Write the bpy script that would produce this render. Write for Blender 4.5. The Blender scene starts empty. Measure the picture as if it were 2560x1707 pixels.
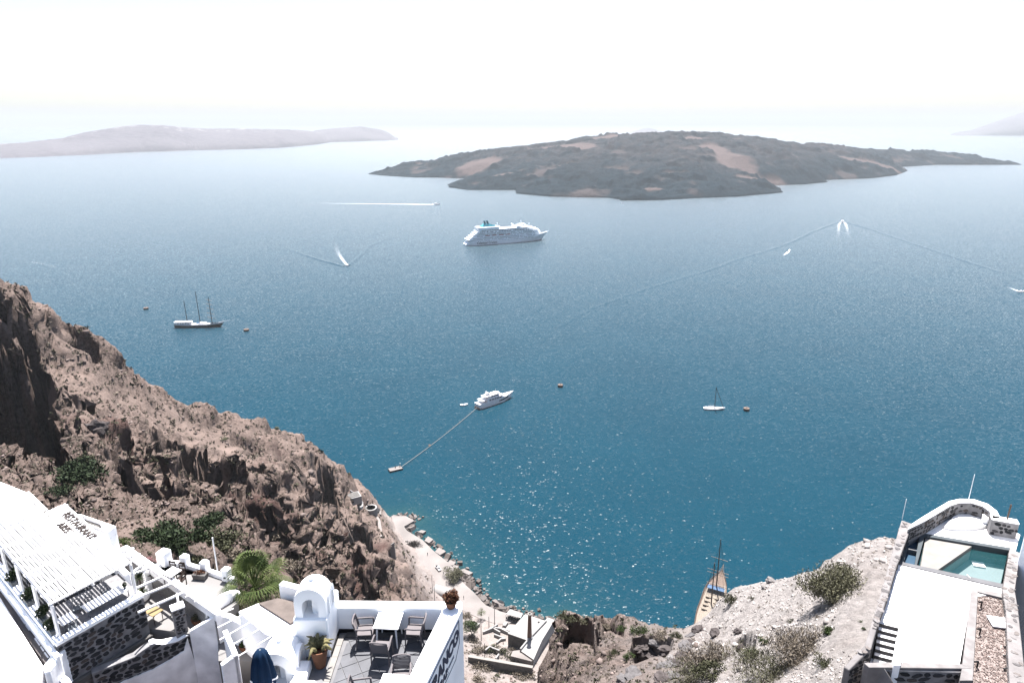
import bpy, bmesh, math, random
import numpy as np
from mathutils import Vector, Matrix, Euler
R = math.radians
random.seed(7)
rng = np.random.default_rng(11)
sc = bpy.context.scene
col = sc.collection

# ------------------------------------------------------------------ camera
CAM_Z, FPX = 235.0, 1707.0
PITCH = math.atan(548.5 / FPX)
cam_d = bpy.data.cameras.new('camera')
cam_d.sensor_width = 36.0
cam_d.lens = 36.0 * FPX / 2560.0
cam_d.clip_start = 0.5
cam_d.clip_end = 200000
cam = bpy.data.objects.new('camera', cam_d)
cam.location = (0, 0, CAM_Z)
cam.rotation_euler = (R(90) - PITCH, 0, 0)
col.objects.link(cam)
sc.camera = cam

# ------------------------------------------------------------------ light
SUN_EL, SUN_AZ = 67.0, 4.0          # elevation; azimuth clockwise from +Y
world = bpy.data.worlds.new('World'); sc.world = world; world.use_nodes = True
wn = world.node_tree
sky = wn.nodes.new('ShaderNodeTexSky'); sky.sky_type = 'NISHITA'; sky.sun_disc = False
sky.sun_elevation = R(SUN_EL); sky.sun_rotation = R(SUN_AZ)
sky.altitude = 100; sky.air_density = 1.0; sky.dust_density = 1.6; sky.ozone_density = 1.0
wn.nodes['Background'].inputs['Strength'].default_value = 0.06
wn.links.new(sky.outputs[0], wn.nodes['Background'].inputs[0])
sun_d = bpy.data.lights.new('sun', 'SUN'); sun_d.energy = 5.0; sun_d.angle = R(0.53); sun_d.color = (1.0, 0.975, 0.95)
sun = bpy.data.objects.new('sun', sun_d); col.objects.link(sun)
sd = Vector((math.sin(R(SUN_AZ)) * math.cos(R(SUN_EL)), math.cos(R(SUN_AZ)) * math.cos(R(SUN_EL)), math.sin(R(SUN_EL))))
sun.rotation_euler = sd.to_track_quat('Z', 'Y').to_euler()
sun.location = (0, 0, 400)
vs = sc.view_settings
vs.view_transform = 'Standard'; vs.look = 'None'; vs.gamma = 1.0; vs.exposure = 2.0; vs.use_curve_mapping = False
sc.cycles.use_denoising = True
sc.cycles.max_bounces = 8; sc.cycles.volume_bounces = 0; sc.cycles.transparent_max_bounces = 12
sc.cycles.diffuse_bounces = 5; sc.cycles.glossy_bounces = 2
sc.cycles.sample_clamp_indirect = 6
sc.cycles.caustics_reflective = False; sc.cycles.caustics_refractive = False

# ------------------------------------------------------------------ helpers
SHEET = {0: ((0, 0), 1.0), 1: ((0, 1180), 2.976), 2: ((200, 1340), 4.273), 3: ((620, 1400), 4.055), 4: ((2020, 1200), 3.093),
         5: ((900, 1250), 3.825), 6: ((1300, 1320), 3.095), 7: ((1150, 1500), 7.574), 8: ((2300, 1200), 6.03), 9: ((0, 1420), 5.464)}
def ray(x, y):
    u = (x - 1280) / FPX; v = (y - 853.5) / FPX
    return np.array([u, math.cos(PITCH) - v * math.sin(PITCH), -math.sin(PITCH) - v * math.cos(PITCH)])
def pz(k, a, b, z):                     # survey point: where the sight line through a reference point meets height z
    o, s = SHEET[k]; d = ray(o[0] + a / s, o[1] + b / s); t = (z - CAM_Z) / d[2]
    return Vector((t * d[0], t * d[1], z))
def py(k, a, b, Y):                     # the same at ground distance Y
    o, s = SHEET[k]; d = ray(o[0] + a / s, o[1] + b / s); t = Y / d[1]
    return Vector((t * d[0], Y, CAM_Z + t * d[2]))

def tag(o, label=None, cat=None, group=None, kind=None):
    if label: o['label'] = label
    if cat: o['category'] = cat
    if group: o['group'] = group
    if kind: o['kind'] = kind
    elif cat: o['kind'] = 'thing'
    return o
MATX = {}
def empty(name, loc, rz=0.0, label=None, cat=None, group=None, scale=1.0):
    o = bpy.data.objects.new(name, None); col.objects.link(o)
    o.empty_display_size = 0.2
    o.location = loc; o.rotation_euler = (0, 0, rz); o.scale = (scale,) * 3
    MATX[o.name] = (Matrix.Translation(Vector(loc)) @ Matrix.Rotation(rz, 4, 'Z') @ Matrix.Scale(scale, 4)).inverted()
    tag(o, label, cat, group)
    return o
def link(name, me, mat, parent=None):
    o = bpy.data.objects.new(name, me); col.objects.link(o)
    if mat is not None and not me.materials:
        me.materials.append(mat)
    if parent is not None:
        o.parent = parent
        if parent.name in MATX and parent.type != 'EMPTY': MATX[o.name] = MATX[parent.name]
        elif parent.name in MATX: MATX[o.name] = MATX[parent.name]
    return o
def copy_tree(o, parent=None):
    c = o.copy(); col.objects.link(c); c.parent = parent
    for ch in o.children: copy_tree(ch, c)
    return c

class MB:
    def __init__(s): s.v = []; s.f = []
    def add(s, vs, fs):
        b = len(s.v); s.v += [tuple(p) for p in vs]; s.f += [tuple(i + b for i in f) for f in fs]; return s
    def box(s, c, size, rz=0.0, rx=0.0, ry=0.0):
        m = Matrix.Translation(Vector(c)) @ Euler((rx, ry, rz)).to_matrix().to_4x4()
        x, y, z = [q / 2 for q in size]
        vs = [m @ Vector(p) for p in ((-x,-y,-z),(x,-y,-z),(x,y,-z),(-x,y,-z),(-x,-y,z),(x,-y,z),(x,y,z),(-x,y,z))]
        return s.add(vs, [(0,3,2,1),(4,5,6,7),(0,1,5,4),(1,2,6,5),(2,3,7,6),(3,0,4,7)])
    def bar(s, p, q, w, h, up=(0, 0, 1)):
        p = Vector(p); q = Vector(q); d = (q - p).normalized(); up = Vector(up)
        sx = d.cross(up)
        if sx.length < 1e-4: sx = d.cross(Vector((1, 0, 0)))
        sx.normalize(); uz = sx.cross(d).normalized()
        vs = []
        for e in (p, q):
            for a, b in ((-1,-1),(1,-1),(1,1),(-1,1)): vs.append(e + sx * (a * w / 2) + uz * (b * h / 2))
        return s.add(vs, [(3,2,1,0),(4,5,6,7),(0,1,5,4),(1,2,6,5),(2,3,7,6),(3,0,4,7)])
    def prism(s, poly, z0, z1):
        n = len(poly)
        g = lambda z, i: z[i] if hasattr(z, '__len__') else z
        vs = [(p[0], p[1], g(z0, i)) for i, p in enumerate(poly)] + [(p[0], p[1], g(z1, i)) for i, p in enumerate(poly)]
        a = sum(poly[i][0] * poly[(i+1) % n][1] - poly[(i+1) % n][0] * poly[i][1] for i in range(n))
        fs = [tuple(range(n))[::-1], tuple(range(n, 2*n))] + [(i, (i+1) % n, n + (i+1) % n, n + i) for i in range(n)]
        if a < 0: fs = [f[::-1] for f in fs]
        return s.add(vs, fs)
    def hexa(s, b, t):                   # 4 bottom, 4 top points
        return s.add(list(b) + list(t), [(0,3,2,1),(4,5,6,7),(0,1,5,4),(1,2,6,5),(2,3,7,6),(3,0,4,7)])
    def tube(s, p, q, r0, r1=None, n=8, caps=True):
        r1 = r0 if r1 is None else r1
        p = Vector(p); q = Vector(q); d = (q - p).normalized()
        a = d.cross(Vector((0, 0, 1)))
        if a.length < 1e-3: a = d.cross(Vector((1, 0, 0)))
        a.normalize(); b = d.cross(a)
        vs = []
        for e, r in ((p, r0), (q, r1)):
            for i in range(n):
                t = 2 * math.pi * i / n; vs.append(e + a * (r * math.cos(t)) + b * (r * math.sin(t)))
        fs = [(i, (i+1) % n, n + (i+1) % n, n + i) for i in range(n)]
        if caps: fs += [tuple(range(n))[::-1], tuple(range(n, 2*n))]
        return s.add(vs, fs)
    def path(s, pts, r, n=6):
        for i in range(len(pts) - 1):
            r0 = r[i] if hasattr(r, '__len__') else r; r1 = r[i+1] if hasattr(r, '__len__') else r
            s.tube(pts[i], pts[i+1], r0, r1, n)
        return s
    def lathe(s, c, prof, n=20, sx=1.0, sy=1.0):
        vs = []; fs = []; c = Vector(c)
        for r, z in prof:
            for i in range(n):
                t = 2 * math.pi * i / n; vs.append((c.x + sx * r * math.cos(t), c.y + sy * r * math.sin(t), c.z + z))
        for k in range(len(prof) - 1):
            for i in range(n):
                fs.append((k*n+i, k*n+(i+1) % n, (k+1)*n+(i+1) % n, (k+1)*n+i))
        if prof[0][0] > 1e-3: fs.append(tuple(range(n))[::-1])
        if prof[-1][0] > 1e-3: fs.append(tuple(range((len(prof)-1)*n, len(prof)*n)))
        return s.add(vs, fs)
    def loft(s, rings, caps=True, closed=True):
        n = len(rings[0]); b = []; fs = []
        for r in rings: b += [tuple(p) for p in r]
        m = n if closed else n - 1
        for k in range(len(rings) - 1):
            for i in range(m): fs.append((k*n+i, k*n+(i+1) % n, (k+1)*n+(i+1) % n, (k+1)*n+i))
        if caps and closed: fs += [tuple(range(n))[::-1], tuple(range((len(rings)-1)*n, len(rings)*n))]
        return s.add(b, fs)
    def build(s, name, mat, parent=None, smooth=False, bevel=0.0, recalc=True, seg=2, angle=40):
        vs = s.v
        if parent is not None and parent.name in MATX:
            m = np.array(MATX[parent.name]); a = np.array(vs, dtype=float)
            vs = (a @ m[:3, :3].T + m[:3, 3]).tolist()
        me = bpy.data.meshes.new(name); me.from_pydata(vs, [], s.f)
        if recalc:
            bm = bmesh.new(); bm.from_mesh(me); bmesh.ops.recalc_face_normals(bm, faces=bm.faces); bm.to_mesh(me); bm.free()
        if smooth:
            me.shade_smooth()
            if smooth != 'all': me.set_sharp_from_angle(angle=R(angle))
        o = link(name, me, mat, parent)
        if bevel:
            b = o.modifiers.new('bevel', 'BEVEL'); b.width = bevel; b.segments = seg; b.limit_method = 'ANGLE'; b.angle_limit = R(35); b.harden_normals = False
            if not smooth: me.shade_smooth(); me.set_sharp_from_angle(angle=R(35))
        return o
def local(parent):                       # parts modelled in the thing's own axes
    MATX.pop(parent.name, None); return parent
def text(name, body, mat, parent, loc, size, mx, extrude=0.004, font_bold=0.0, align='LEFT', spacing=1.0):
    cu = bpy.data.curves.new(name, 'FONT'); cu.body = body; cu.size = size; cu.extrude = extrude; cu.offset = font_bold
    cu.align_x = align; cu.space_character = spacing
    tmp = bpy.data.objects.new('tmp_text', cu); col.objects.link(tmp)
    me = bpy.data.meshes.new_from_object(tmp.evaluated_get(bpy.context.evaluated_depsgraph_get()))
    bpy.data.objects.remove(tmp); bpy.data.curves.remove(cu)
    m = Matrix.Translation(Vector(loc)) @ mx.to_4x4()
    if parent is not None and parent.name in MATX: m = MATX[parent.name] @ m
    me.transform(m); me.materials.clear()
    return link(name, me, mat, parent)

# ---- vectorised noise
_perm = np.random.default_rng(3).permutation(512).astype(np.int64)
_perm = np.concatenate([_perm, _perm, _perm])
_grad = np.random.default_rng(4).normal(size=(512, 3)); _grad /= np.linalg.norm(_grad, axis=1)[:, None]
def _h(i, j, k): return _perm[(_perm[(_perm[i & 511] + j) & 511] + k) & 511]
def pnoise(p):
    i = np.floor(p).astype(np.int64); fr = p - i; w = fr * fr * fr * (fr * (fr * 6 - 15) + 10); out = 0
    for a in (0, 1):
        for b in (0, 1):
            for c in (0, 1):
                g = _grad[_h(i[:, 0] + a, i[:, 1] + b, i[:, 2] + c)]
                d = (g * (fr - np.array([a, b, c]))).sum(1)
                out = out + d * (w[:, 0] if a else 1 - w[:, 0]) * (w[:, 1] if b else 1 - w[:, 1]) * (w[:, 2] if c else 1 - w[:, 2])
    return out * 1.5
def fbm(p, o=4, g=0.5):
    r = 0; a = 1.0; t = 0
    for k in range(o): r = r + a * pnoise(p * 2.03 ** k + k * 17.3); t += a; a *= g
    return r / t
def ridged(p, o=4, g=0.5):
    r = 0; a = 1.0; t = 0
    for k in range(o): r = r + a * (1 - 2.2 * np.abs(pnoise(p * 2.03 ** k + k * 17.3))); t += a; a *= g
    return r / t
_cellr = np.random.default_rng(5).random((512, 3))
def worley(p):
    i = np.floor(p).astype(np.int64); fr = p - i
    d1 = np.full(len(p), 9.0); d2 = np.full(len(p), 9.0); cid = np.zeros(len(p))
    for a in (-1, 0, 1):
        for b in (-1, 0, 1):
            for c in (-1, 0, 1):
                h = _h(i[:, 0] + a, i[:, 1] + b, i[:, 2] + c)
                d = ((np.array([a, b, c]) + _cellr[h] - fr) ** 2).sum(1)
                m = d < d1
                d2 = np.where(m, d1, np.minimum(d2, d)); cid = np.where(m, h / 512.0, cid); d1 = np.where(m, d, d1)
    return np.sqrt(d1), np.sqrt(d2), cid
def smooth(a, b, x):
    t = np.clip((x - a) / (b - a), 0, 1); return t * t * (3 - 2 * t)

# ------------------------------------------------------------------ materials
MT = {}
def mat(name, c, rough=0.8, var=0.12, scale=1.5, bump=0.0, bscale=12.0, spec=0.1, metal=0.0, c2=None, detail=5, dist=0.02):
    if name in MT: return MT[name]
    ALB = 0.57 if max(c) < 0.57 else 1.0        # the picture is exposed for the shade; dark surfaces stay at their low real values
    c = tuple(q * ALB for q in c); c2 = None if c2 is None else tuple(q * ALB for q in c2)
    m = bpy.data.materials.new(name); m.use_nodes = True; nt = m.node_tree; b = nt.nodes['Principled BSDF']
    b.inputs['Roughness'].default_value = rough; b.inputs['Specular IOR Level'].default_value = spec; b.inputs['Metallic'].default_value = metal
    tc = nt.nodes.new('ShaderNodeTexCoord')
    n = nt.nodes.new('ShaderNodeTexNoise'); n.inputs['Scale'].default_value = scale; n.inputs['Detail'].default_value = detail
    nt.links.new(tc.outputs['Object'], n.inputs['Vector'])
    mx = nt.nodes.new('ShaderNodeMix'); mx.data_type = 'RGBA'
    if c2 is None:
        ca = [min(1, q * (1 - var)) for q in c]; cb = [min(1, q * (1 + var)) for q in c]
    else: ca, cb = c, c2
    mx.inputs['A'].default_value = (*ca, 1); mx.inputs['B'].default_value = (*cb, 1)
    rp = nt.nodes.new('ShaderNodeMapRange'); rp.inputs['From Min'].default_value = 0.32; rp.inputs['From Max'].default_value = 0.68
    nt.links.new(n.outputs['Fac'], rp.inputs['Value']); nt.links.new(rp.outputs[0], mx.inputs['Factor'])
    nt.links.new(mx.outputs['Result'], b.inputs['Base Color'])
    if bump:
        n2 = nt.nodes.new('ShaderNodeTexNoise'); n2.inputs['Scale'].default_value = bscale; n2.inputs['Detail'].default_value = 6
        nt.links.new(tc.outputs['Object'], n2.inputs['Vector'])
        bp = nt.nodes.new('ShaderNodeBump'); bp.inputs['Strength'].default_value = bump; bp.inputs['Distance'].default_value = dist
        nt.links.new(n2.outputs['Fac'], bp.inputs['Height']); nt.links.new(bp.outputs[0], b.inputs['Normal'])
    MT[name] = m
    return m
# ================================================================== SEA
SHORE = [(300,150),(440,150),(520,195),(420,250),(450,290),(600,380),(700,480),(850,600),(930,690),(960,760),(1000,800),(1090,880),(1200,1000),(1340,1060),(1420,1080),(1560,1110),(1760,1170),(1900,1130)]
SHORE_W = [pz(5, a, b, 0.6) for a, b in SHORE]
def seg_dist(px_, py_, poly):
    d = np.full(px_.shape, 1e9)
    for (a, b) in zip(poly[:-1], poly[1:]):
        vx, vy = b[0] - a[0], b[1] - a[1]
        t = np.clip(((px_ - a[0]) * vx + (py_ - a[1]) * vy) / (vx * vx + vy * vy + 1e-9), 0, 1)
        d = np.minimum(d, np.hypot(px_ - a[0] - t * vx, py_ - a[1] - t * vy))
    return d
def grid_mesh(name, V, nu, nv, mt, attrs=None, smooth_=True, parent=None, keep=None):
    idx = np.arange(nu * nv).reshape(nu, nv)
    F = np.stack([idx[:-1, :-1], idx[1:, :-1], idx[1:, 1:], idx[:-1, 1:]], -1).reshape(-1, 4)
    if keep is not None:
        k = keep.reshape(-1)[F].any(1); F = F[k]
        used = np.unique(F); remap = np.full(nu * nv, -1); remap[used] = np.arange(len(used)); F = remap[F]; V = V[used]
        if attrs: attrs = {a: q[used] for a, q in attrs.items()}
    me = bpy.data.meshes.new(name); me.vertices.add(len(V)); me.vertices.foreach_set('co', V.astype(np.float32).ravel())
    me.loops.add(F.size); me.loops.foreach_set('vertex_index', F.astype(np.int32).ravel())
    me.polygons.add(len(F)); me.polygons.foreach_set('loop_start', np.arange(0, F.size, 4, dtype=np.int32))
    if smooth_: me.polygons.foreach_set('use_smooth', np.ones(len(F), dtype=bool))
    me.update(calc_edges=True)
    for a, q in (attrs or {}).items():
        at = me.attributes.new(a, 'FLOAT', 'POINT'); at.data.foreach_set('value', q.astype(np.float32))
    return link(name, me, mt, parent)

def sea_material():
    m = bpy.data.materials.new('sea_water'); m.use_nodes = True; nt = m.node_tree; b = nt.nodes['Principled BSDF']; L = nt.links.new
    tc = nt.nodes.new('ShaderNodeTexCoord'); at = nt.nodes.new('ShaderNodeAttribute'); at.attribute_name = 'shallow'
    big = nt.nodes.new('ShaderNodeTexNoise'); big.inputs['Scale'].default_value = 0.012; big.inputs['Detail'].default_value = 4; L(tc.outputs['Object'], big.inputs['Vector'])
    c1 = nt.nodes.new('ShaderNodeMix'); c1.data_type = 'RGBA'; c1.inputs['A'].default_value = (0.0, 0.0190, 0.0325, 1); c1.inputs['B'].default_value = (0.0, 0.0250, 0.0410, 1)
    L(big.outputs['Fac'], c1.inputs['Factor'])
    c2 = nt.nodes.new('ShaderNodeMix'); c2.data_type = 'RGBA'; c2.inputs['B'].default_value = (0.010, 0.036, 0.039, 1)
    L(at.outputs['Fac'], c2.inputs['Factor']); L(c1.outputs['Result'], c2.inputs['A'])
    def wave(scale, sx, detail, rough=0.5, rot=0.0):
        mp = nt.nodes.new('ShaderNodeMapping'); mp.inputs['Scale'].default_value = (scale * sx, scale, scale); mp.inputs['Rotation'].default_value = (0, 0, rot)
        L(tc.outputs['Object'], mp.inputs['Vector'])
        n = nt.nodes.new('ShaderNodeTexNoise'); n.inputs['Scale'].default_value = 1.0; n.inputs['Detail'].default_value = detail; n.inputs['Roughness'].default_value = rough
        L(mp.outputs[0], n.inputs['Vector']); return n.outputs['Fac']
    w1 = wave(0.16, 0.5, 2, rot=R(8)); w2 = wave(0.95, 0.6, 2, 0.6, rot=R(-6))
    bp1 = nt.nodes.new('ShaderNodeBump'); bp1.inputs['Strength'].default_value = 0.4; bp1.inputs['Distance'].default_value = 0.6; L(w1, bp1.inputs['Height'])
    bp2 = nt.nodes.new('ShaderNodeBump'); bp2.inputs['Strength'].default_value = 0.6; bp2.inputs['Distance'].default_value = 0.22; L(w2, bp2.inputs['Height']); L(bp1.outputs[0], bp2.inputs['Normal'])
    # ripples: every small patch of water leans its own way, so a few of them flash in the sun
    def facets(scale, sx):
        mp = nt.nodes.new('ShaderNodeMapping'); mp.inputs['Scale'].default_value = (scale * sx, scale, scale); L(tc.outputs['Object'], mp.inputs['Vector'])
        v = nt.nodes.new('ShaderNodeTexVoronoi'); v.voronoi_dimensions = '2D'; v.inputs['Scale'].default_value = 1.0; L(mp.outputs[0], v.inputs['Vector'])
        return v.outputs['Color']
    def vm(op, a, c):
        n = nt.nodes.new('ShaderNodeVectorMath'); n.operation = op
        for k, q in enumerate((a, c)):
            if isinstance(q, tuple): n.inputs[k].default_value = q
            elif q is not None: L(q, n.inputs[k])
        return n.outputs[0]
    fc = vm('ADD', facets(1.8, 0.62), facets(0.85, 0.6))
    fc = vm('SUBTRACT', fc, (1.0, 1.0, 1.0)); f2 = vm('MULTIPLY', fc, fc); f5 = vm('MULTIPLY', f2, fc)
    fc = vm('ADD', vm('MULTIPLY', fc, (0.03, 0.04, 0.0)), vm('MULTIPLY', f5, (0.44, 0.36, 0.0)))
    nrm = vm('NORMALIZE', vm('ADD', bp2.outputs[0], fc), None)
    # body colour under a water film whose mirror share rises towards grazing view (Schlick)
    df = nt.nodes.new('ShaderNodeBsdfDiffuse'); L(c2.outputs['Result'], df.inputs['Color'])
    gl = nt.nodes.new('ShaderNodeBsdfGlossy'); gl.inputs['Roughness'].default_value = 0.24; gl.inputs['Color'].default_value = (1.0, 0.98, 0.955, 1)
    lw_ = nt.nodes.new('ShaderNodeLayerWeight'); lw_.inputs['Blend'].default_value = 0.5
    for s_ in (df, gl, lw_): L(nrm, s_.inputs['Normal'])
    pw = nt.nodes.new('ShaderNodeMath'); pw.operation = 'POWER'; L(lw_.outputs['Facing'], pw.inputs[0]); pw.inputs[1].default_value = 6.5
    ma = nt.nodes.new('ShaderNodeMath'); ma.operation = 'MULTIPLY_ADD'; L(pw.outputs[0], ma.inputs[0]); ma.inputs[1].default_value = 0.68; ma.inputs[2].default_value = 0.005
    ms = nt.nodes.new('ShaderNodeMixShader'); L(ma.outputs[0], ms.inputs[0]); L(df.outputs[0], ms.inputs[1]); L(gl.outputs[0], ms.inputs[2])
    L(ms.outputs[0], [n for n in nt.nodes if n.type == 'OUTPUT_MATERIAL'][0].inputs['Surface']); nt.nodes.remove(b)
    return m
M_sea = sea_material()
nr, na = 260, 200
rr = np.concatenate([np.geomspace(180, 700, 160), np.geomspace(720, 42000, 100)])
aa = np.linspace(R(-75), R(75), na)
RR, AA = np.meshgrid(rr, aa, indexing='ij')
sx_, sy_ = (RR * np.sin(AA)).ravel(), (RR * np.cos(AA)).ravel()
sd_ = seg_dist(sx_, sy_, SHORE_W)
left_sh = [py(0, a, b, Y) for a, b, Y in ((969, 1285, 372), (925, 1252, 362), (870, 1210, 350))]
sd_ = np.minimum(sd_, seg_dist(sx_, sy_, left_sh) )
pp = np.stack([sx_, sy_, sx_ * 0], 1)
shal = np.exp(-(sd_ / 9.0) ** 1.3) * 0.7 + 0.25 * np.exp(-(sd_ / 38.0) ** 2) * (0.7 + fbm(pp / 9.0, 3))
sea = grid_mesh('sea', np.stack([sx_, sy_, 0 * sx_], 1), nr, na, M_sea, {'shallow': np.clip(shal, 0, 1)})
tag(sea, kind='structure')

# ================================================================== TERRAIN
def ground_material(name, dark, light, pale, mscale=1.0):
    m = bpy.data.materials.new(name); m.use_nodes = True; nt = m.node_tree; b = nt.nodes['Principled BSDF']; L = nt.links.new
    b.inputs['Roughness'].default_value = 0.95; b.inputs['Specular IOR Level'].default_value = 0.1
    tc = nt.nodes.new('ShaderNodeTexCoord')
    def noise(s, d, r=0.55):
        n = nt.nodes.new('ShaderNodeTexNoise'); n.inputs['Scale'].default_value = s * mscale; n.inputs['Detail'].default_value = d; n.inputs['Roughness'].default_value = r
        L(tc.outputs['Object'], n.inputs['Vector']); return n.outputs['Fac']
    def rng_(v, a, c):
        r = nt.nodes.new('ShaderNodeMapRange'); r.inputs['From Min'].default_value = a; r.inputs['From Max'].default_value = c; L(v, r.inputs['Value']); return r.outputs[0]
    def mix(f, a, c):
        x = nt.nodes.new('ShaderNodeMix'); x.data_type = 'RGBA'
        for k, q in (('Factor', f), ('A', a), ('B', c)):
            if isinstance(q, tuple): x.inputs[k].default_value = (*q, 1)
            else: L(q, x.inputs[k])
        return x.outputs['Result']
    base = mix(rng_(noise(0.9, 8, 0.65), 0.36, 0.64), dark, light)
    base = mix(rng_(noise(0.06, 4), 0.4, 0.7), base, mix(rng_(noise(2.5, 5), 0.4, 0.6), light, tuple(q * 1.18 for q in light)))
    at = nt.nodes.new('ShaderNodeAttribute'); at.attribute_name = 'pale'
    pl = mix(rng_(noise(1.7, 7, 0.65), 0.35, 0.62), tuple(q * 0.66 for q in pale), pale)
    c = mix(at.outputs['Fac'], base, pl)
    at2 = nt.nodes.new('ShaderNodeAttribute'); at2.attribute_name = 'red'
    c = mix(at2.outputs['Fac'], c, (0.042, 0.020, 0.017))
    L(c, b.inputs['Base Color'])
    bp = nt.nodes.new('ShaderNodeBump'); bp.inputs['Strength'].default_value = 0.9; bp.inputs['Distance'].default_value = 0.8 / mscale; L(noise(1.9, 9, 0.75), bp.inputs['Height'])
    L(bp.outputs[0], b.inputs['Normal'])
    return m
M_ground = ground_material('volcanic_ground', (0.040, 0.029, 0.0245), (0.150, 0.112, 0.096), (0.31, 0.282, 0.268))

CT = []      # x, y, z, rock amplitude, pale, step weight
def c_y(x, y, Y, amp=1.0, pale=0.0, st=0.6):
    p = py(0, x, y, Y); CT.append((*p, amp, pale, st)); return p
def c_w(x, y, z, amp=1.0, pale=0.0, st=0.4): CT.append((x, y, z, amp, pale, st))
RIDGE = [(-90,660,228),(0,706,235),(40,716,238),(95,790,246),(160,818,246),(235,852,252),(290,905,258),(318,950,262),(345,968,268),(415,992,275),(510,1035,284),(610,1068,292),(675,1078,298),(740,1090,303),(785,1122,312),(827,1172,322),(870,1210,335),(925,1255,352)]
for x, y, Y in RIDGE:
    p = c_y(x, y, Y, 0.8, 0.0, 0.5)
    for k, zf in ((1.05, 0.90), (1.13, 0.6), (1.3, -0.2)):
        c_w(p.x * k, p.y * k, p.z * zf - (12 if k > 1.06 else 0), 0.4)
for x, y, Y, a, st in [
    (0,1000,205,1,.8),(0,1180,140,1,.6),(130,930,225,.4,.2),(200,930,232,.3,.2),(160,1010,208,.8,.4),(300,1010,235,.3,.15),(230,1090,178,1,.4),(300,1130,170,1,.4),(120,1150,128,.9,.3),(170,1230,105,.8,.3),
    (400,1060,250,.3,.15),(420,1180,190,1,.9),(400,1270,120,1,.9),(480,1100,258,.3,.15),(550,1130,258,.35,.2),(520,1210,205,1.2,.9),(560,1270,180,1.2,.9),(640,1150,270,.5,.3),(650,1250,215,1.2,.9),(620,1330,160,1.1,.9),
    (740,1170,285,.9,.6),(760,1250,250,1.2,.9),(760,1330,205,1.2,.9),(720,1400,150,1.2,.9),(830,1250,300,1,.7),(850,1310,275,1.1,.8),(850,1390,215,1.2,.9),(820,1450,155,1.3,.9),(900,1300,315,.8,.6),
    (930,1370,270,1.1,.8),(920,1450,200,1.3,.9),(960,1500,165,1.2,.9),(991,1352,318,.6,.4),(1023,1432,262,.8,.5),(1046,1506,190,.9,.6),(960,1300,345,.4,.3),
    (200,1300,82,.8,.3),(330,1345,62,.5,.2),(300,1300,80,.6,.3),(450,1400,52,.4,.2),(420,1340,68,.5,.3),(560,1400,58,.5,.3),(560,1340,90,.7,.5),(700,1430,80,.8,.5),(640,1400,80,.8,.5)]:
    c_y(x, y, Y, a, 0.0, st)
# beneath the houses
for x, y, z in [(-33,40,205.5),(-24,34,203),(-22,28,201),(-30,33,206),(-18,33,200.5),(-14,30,200),(-12,25,199),(-8,20,205),(-4,16,214),(0,10,216),(-20,20,203),(-30,20,214),(-45,30,208),(-45,55,197),(12,10,216),(25,12,216)]: c_w(x, y, z, 0.0, 0.0, 0)
# gully between the bar and the outcrop, down to the port
for x, y, z in [(-2,22,196),(-3,35,176),(-4,60,142),(-12,60,140),(-25,90,130),(-4,110,86),(-16,120,84),(-6,170,38),(-20,180,44),(-40,200,60)]: c_w(x, y, z, 0.5, 0.0, .3)
for x, y, z in [(-10,213,19),(2,213,17),(16,213,14),(30,205,16),(-22,222,20),(-30,240,16)]: c_w(x, y, z, 0.12, 0.3, 0)
for (x, y, z) in [(-6,236,9),(8,236,8),(-20,250,8),(14,250,4.6),(-6,262,3.4),(14,272,3.2),(-28,268,6),(-40,300,2.2),(-52,320,2.2),(-62,340,2.2),(-70,352,2.2),(-34,285,3.5),(26,262,3)]: c_w(x, y, z, 0.03, 0.5, 0)
for p in SHORE_W:
    d = Vector((0.82, 0.57, 0))
    c_w(p.x - d.x*4, p.y - d.y*4, 1.0, 0.05, 0.4, 0); c_w(p.x + d.x * 8, p.y + d.y * 8, -4, 0.1, 0, 0); c_w(p.x + d.x * 30, p.y + d.y * 30, -14, 0, 0, 0)
# right: outcrop, pumice slope, hotel
for x, y, Y, a, pl, st in [(1395,1532,64,.45,.1,.2),(1450,1550,62,.5,.15,.4),(1540,1562,58,.5,.2,.3),(1640,1580,54,.4,.3,.2),(1735,1592,50,.3,.6,.1),(1780,1560,52,.15,1,.1),(1790,1500,55,.15,1,.1),(1830,1462,57,.15,1,.1),(1920,1462,57,.15,1,.1),(2010,1470,56,.15,1,.1),(2060,1420,57,.3,.75,.3),(2150,1378,56,.32,.7,.3),(2230,1372,54,.32,.7,.3),
    (1350,1690,52,.5,.1,.5),(1370,1610,57,.6,.1,.5),(1470,1640,50,.6,.1,.4),(1560,1660,46,.4,.2,.2),(1650,1690,41,.3,.4,.1),(1750,1640,44,.15,.9,.1),(1850,1560,46,.12,1,.1),(1950,1520,45,.12,1,.1),(2080,1470,43,.25,1,.1),(2180,1430,41,.35,.8,.2),
    (1850,1690,36,.1,.9,0),(1980,1640,36,.1,1,0),(2080,1600,34,.1,1,0),(2150,1690,28,.05,1,0),(2000,1760,29,.05,.9,0),(1700,1780,34,.1,.6,0),(1500,1780,38,.2,.3,.2),(2150,1540,36,.08,1,0)]:
    p = c_y(x, y, Y, a, pl, st)
for x, y, z, pl in [(20,31,207,1),(24,36,206,1),(28,40,204,1),(33,40,203,1),(30,33,206,1),(25,28,206,1),(21,24,207,1),(40,36,204,1),(34,28,207,1),(45,30,206,1)]: c_w(x, y, z, 0.0, pl, 0)
for x, y, z in [(5,78,150),(12,76,152),(20,70,160),(26,72,160),(32,72,165),(40,68,172),(46,64,178),(55,50,190),(-1,64,128)]: c_w(x, y, z, 0.6, .2, .3)
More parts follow.
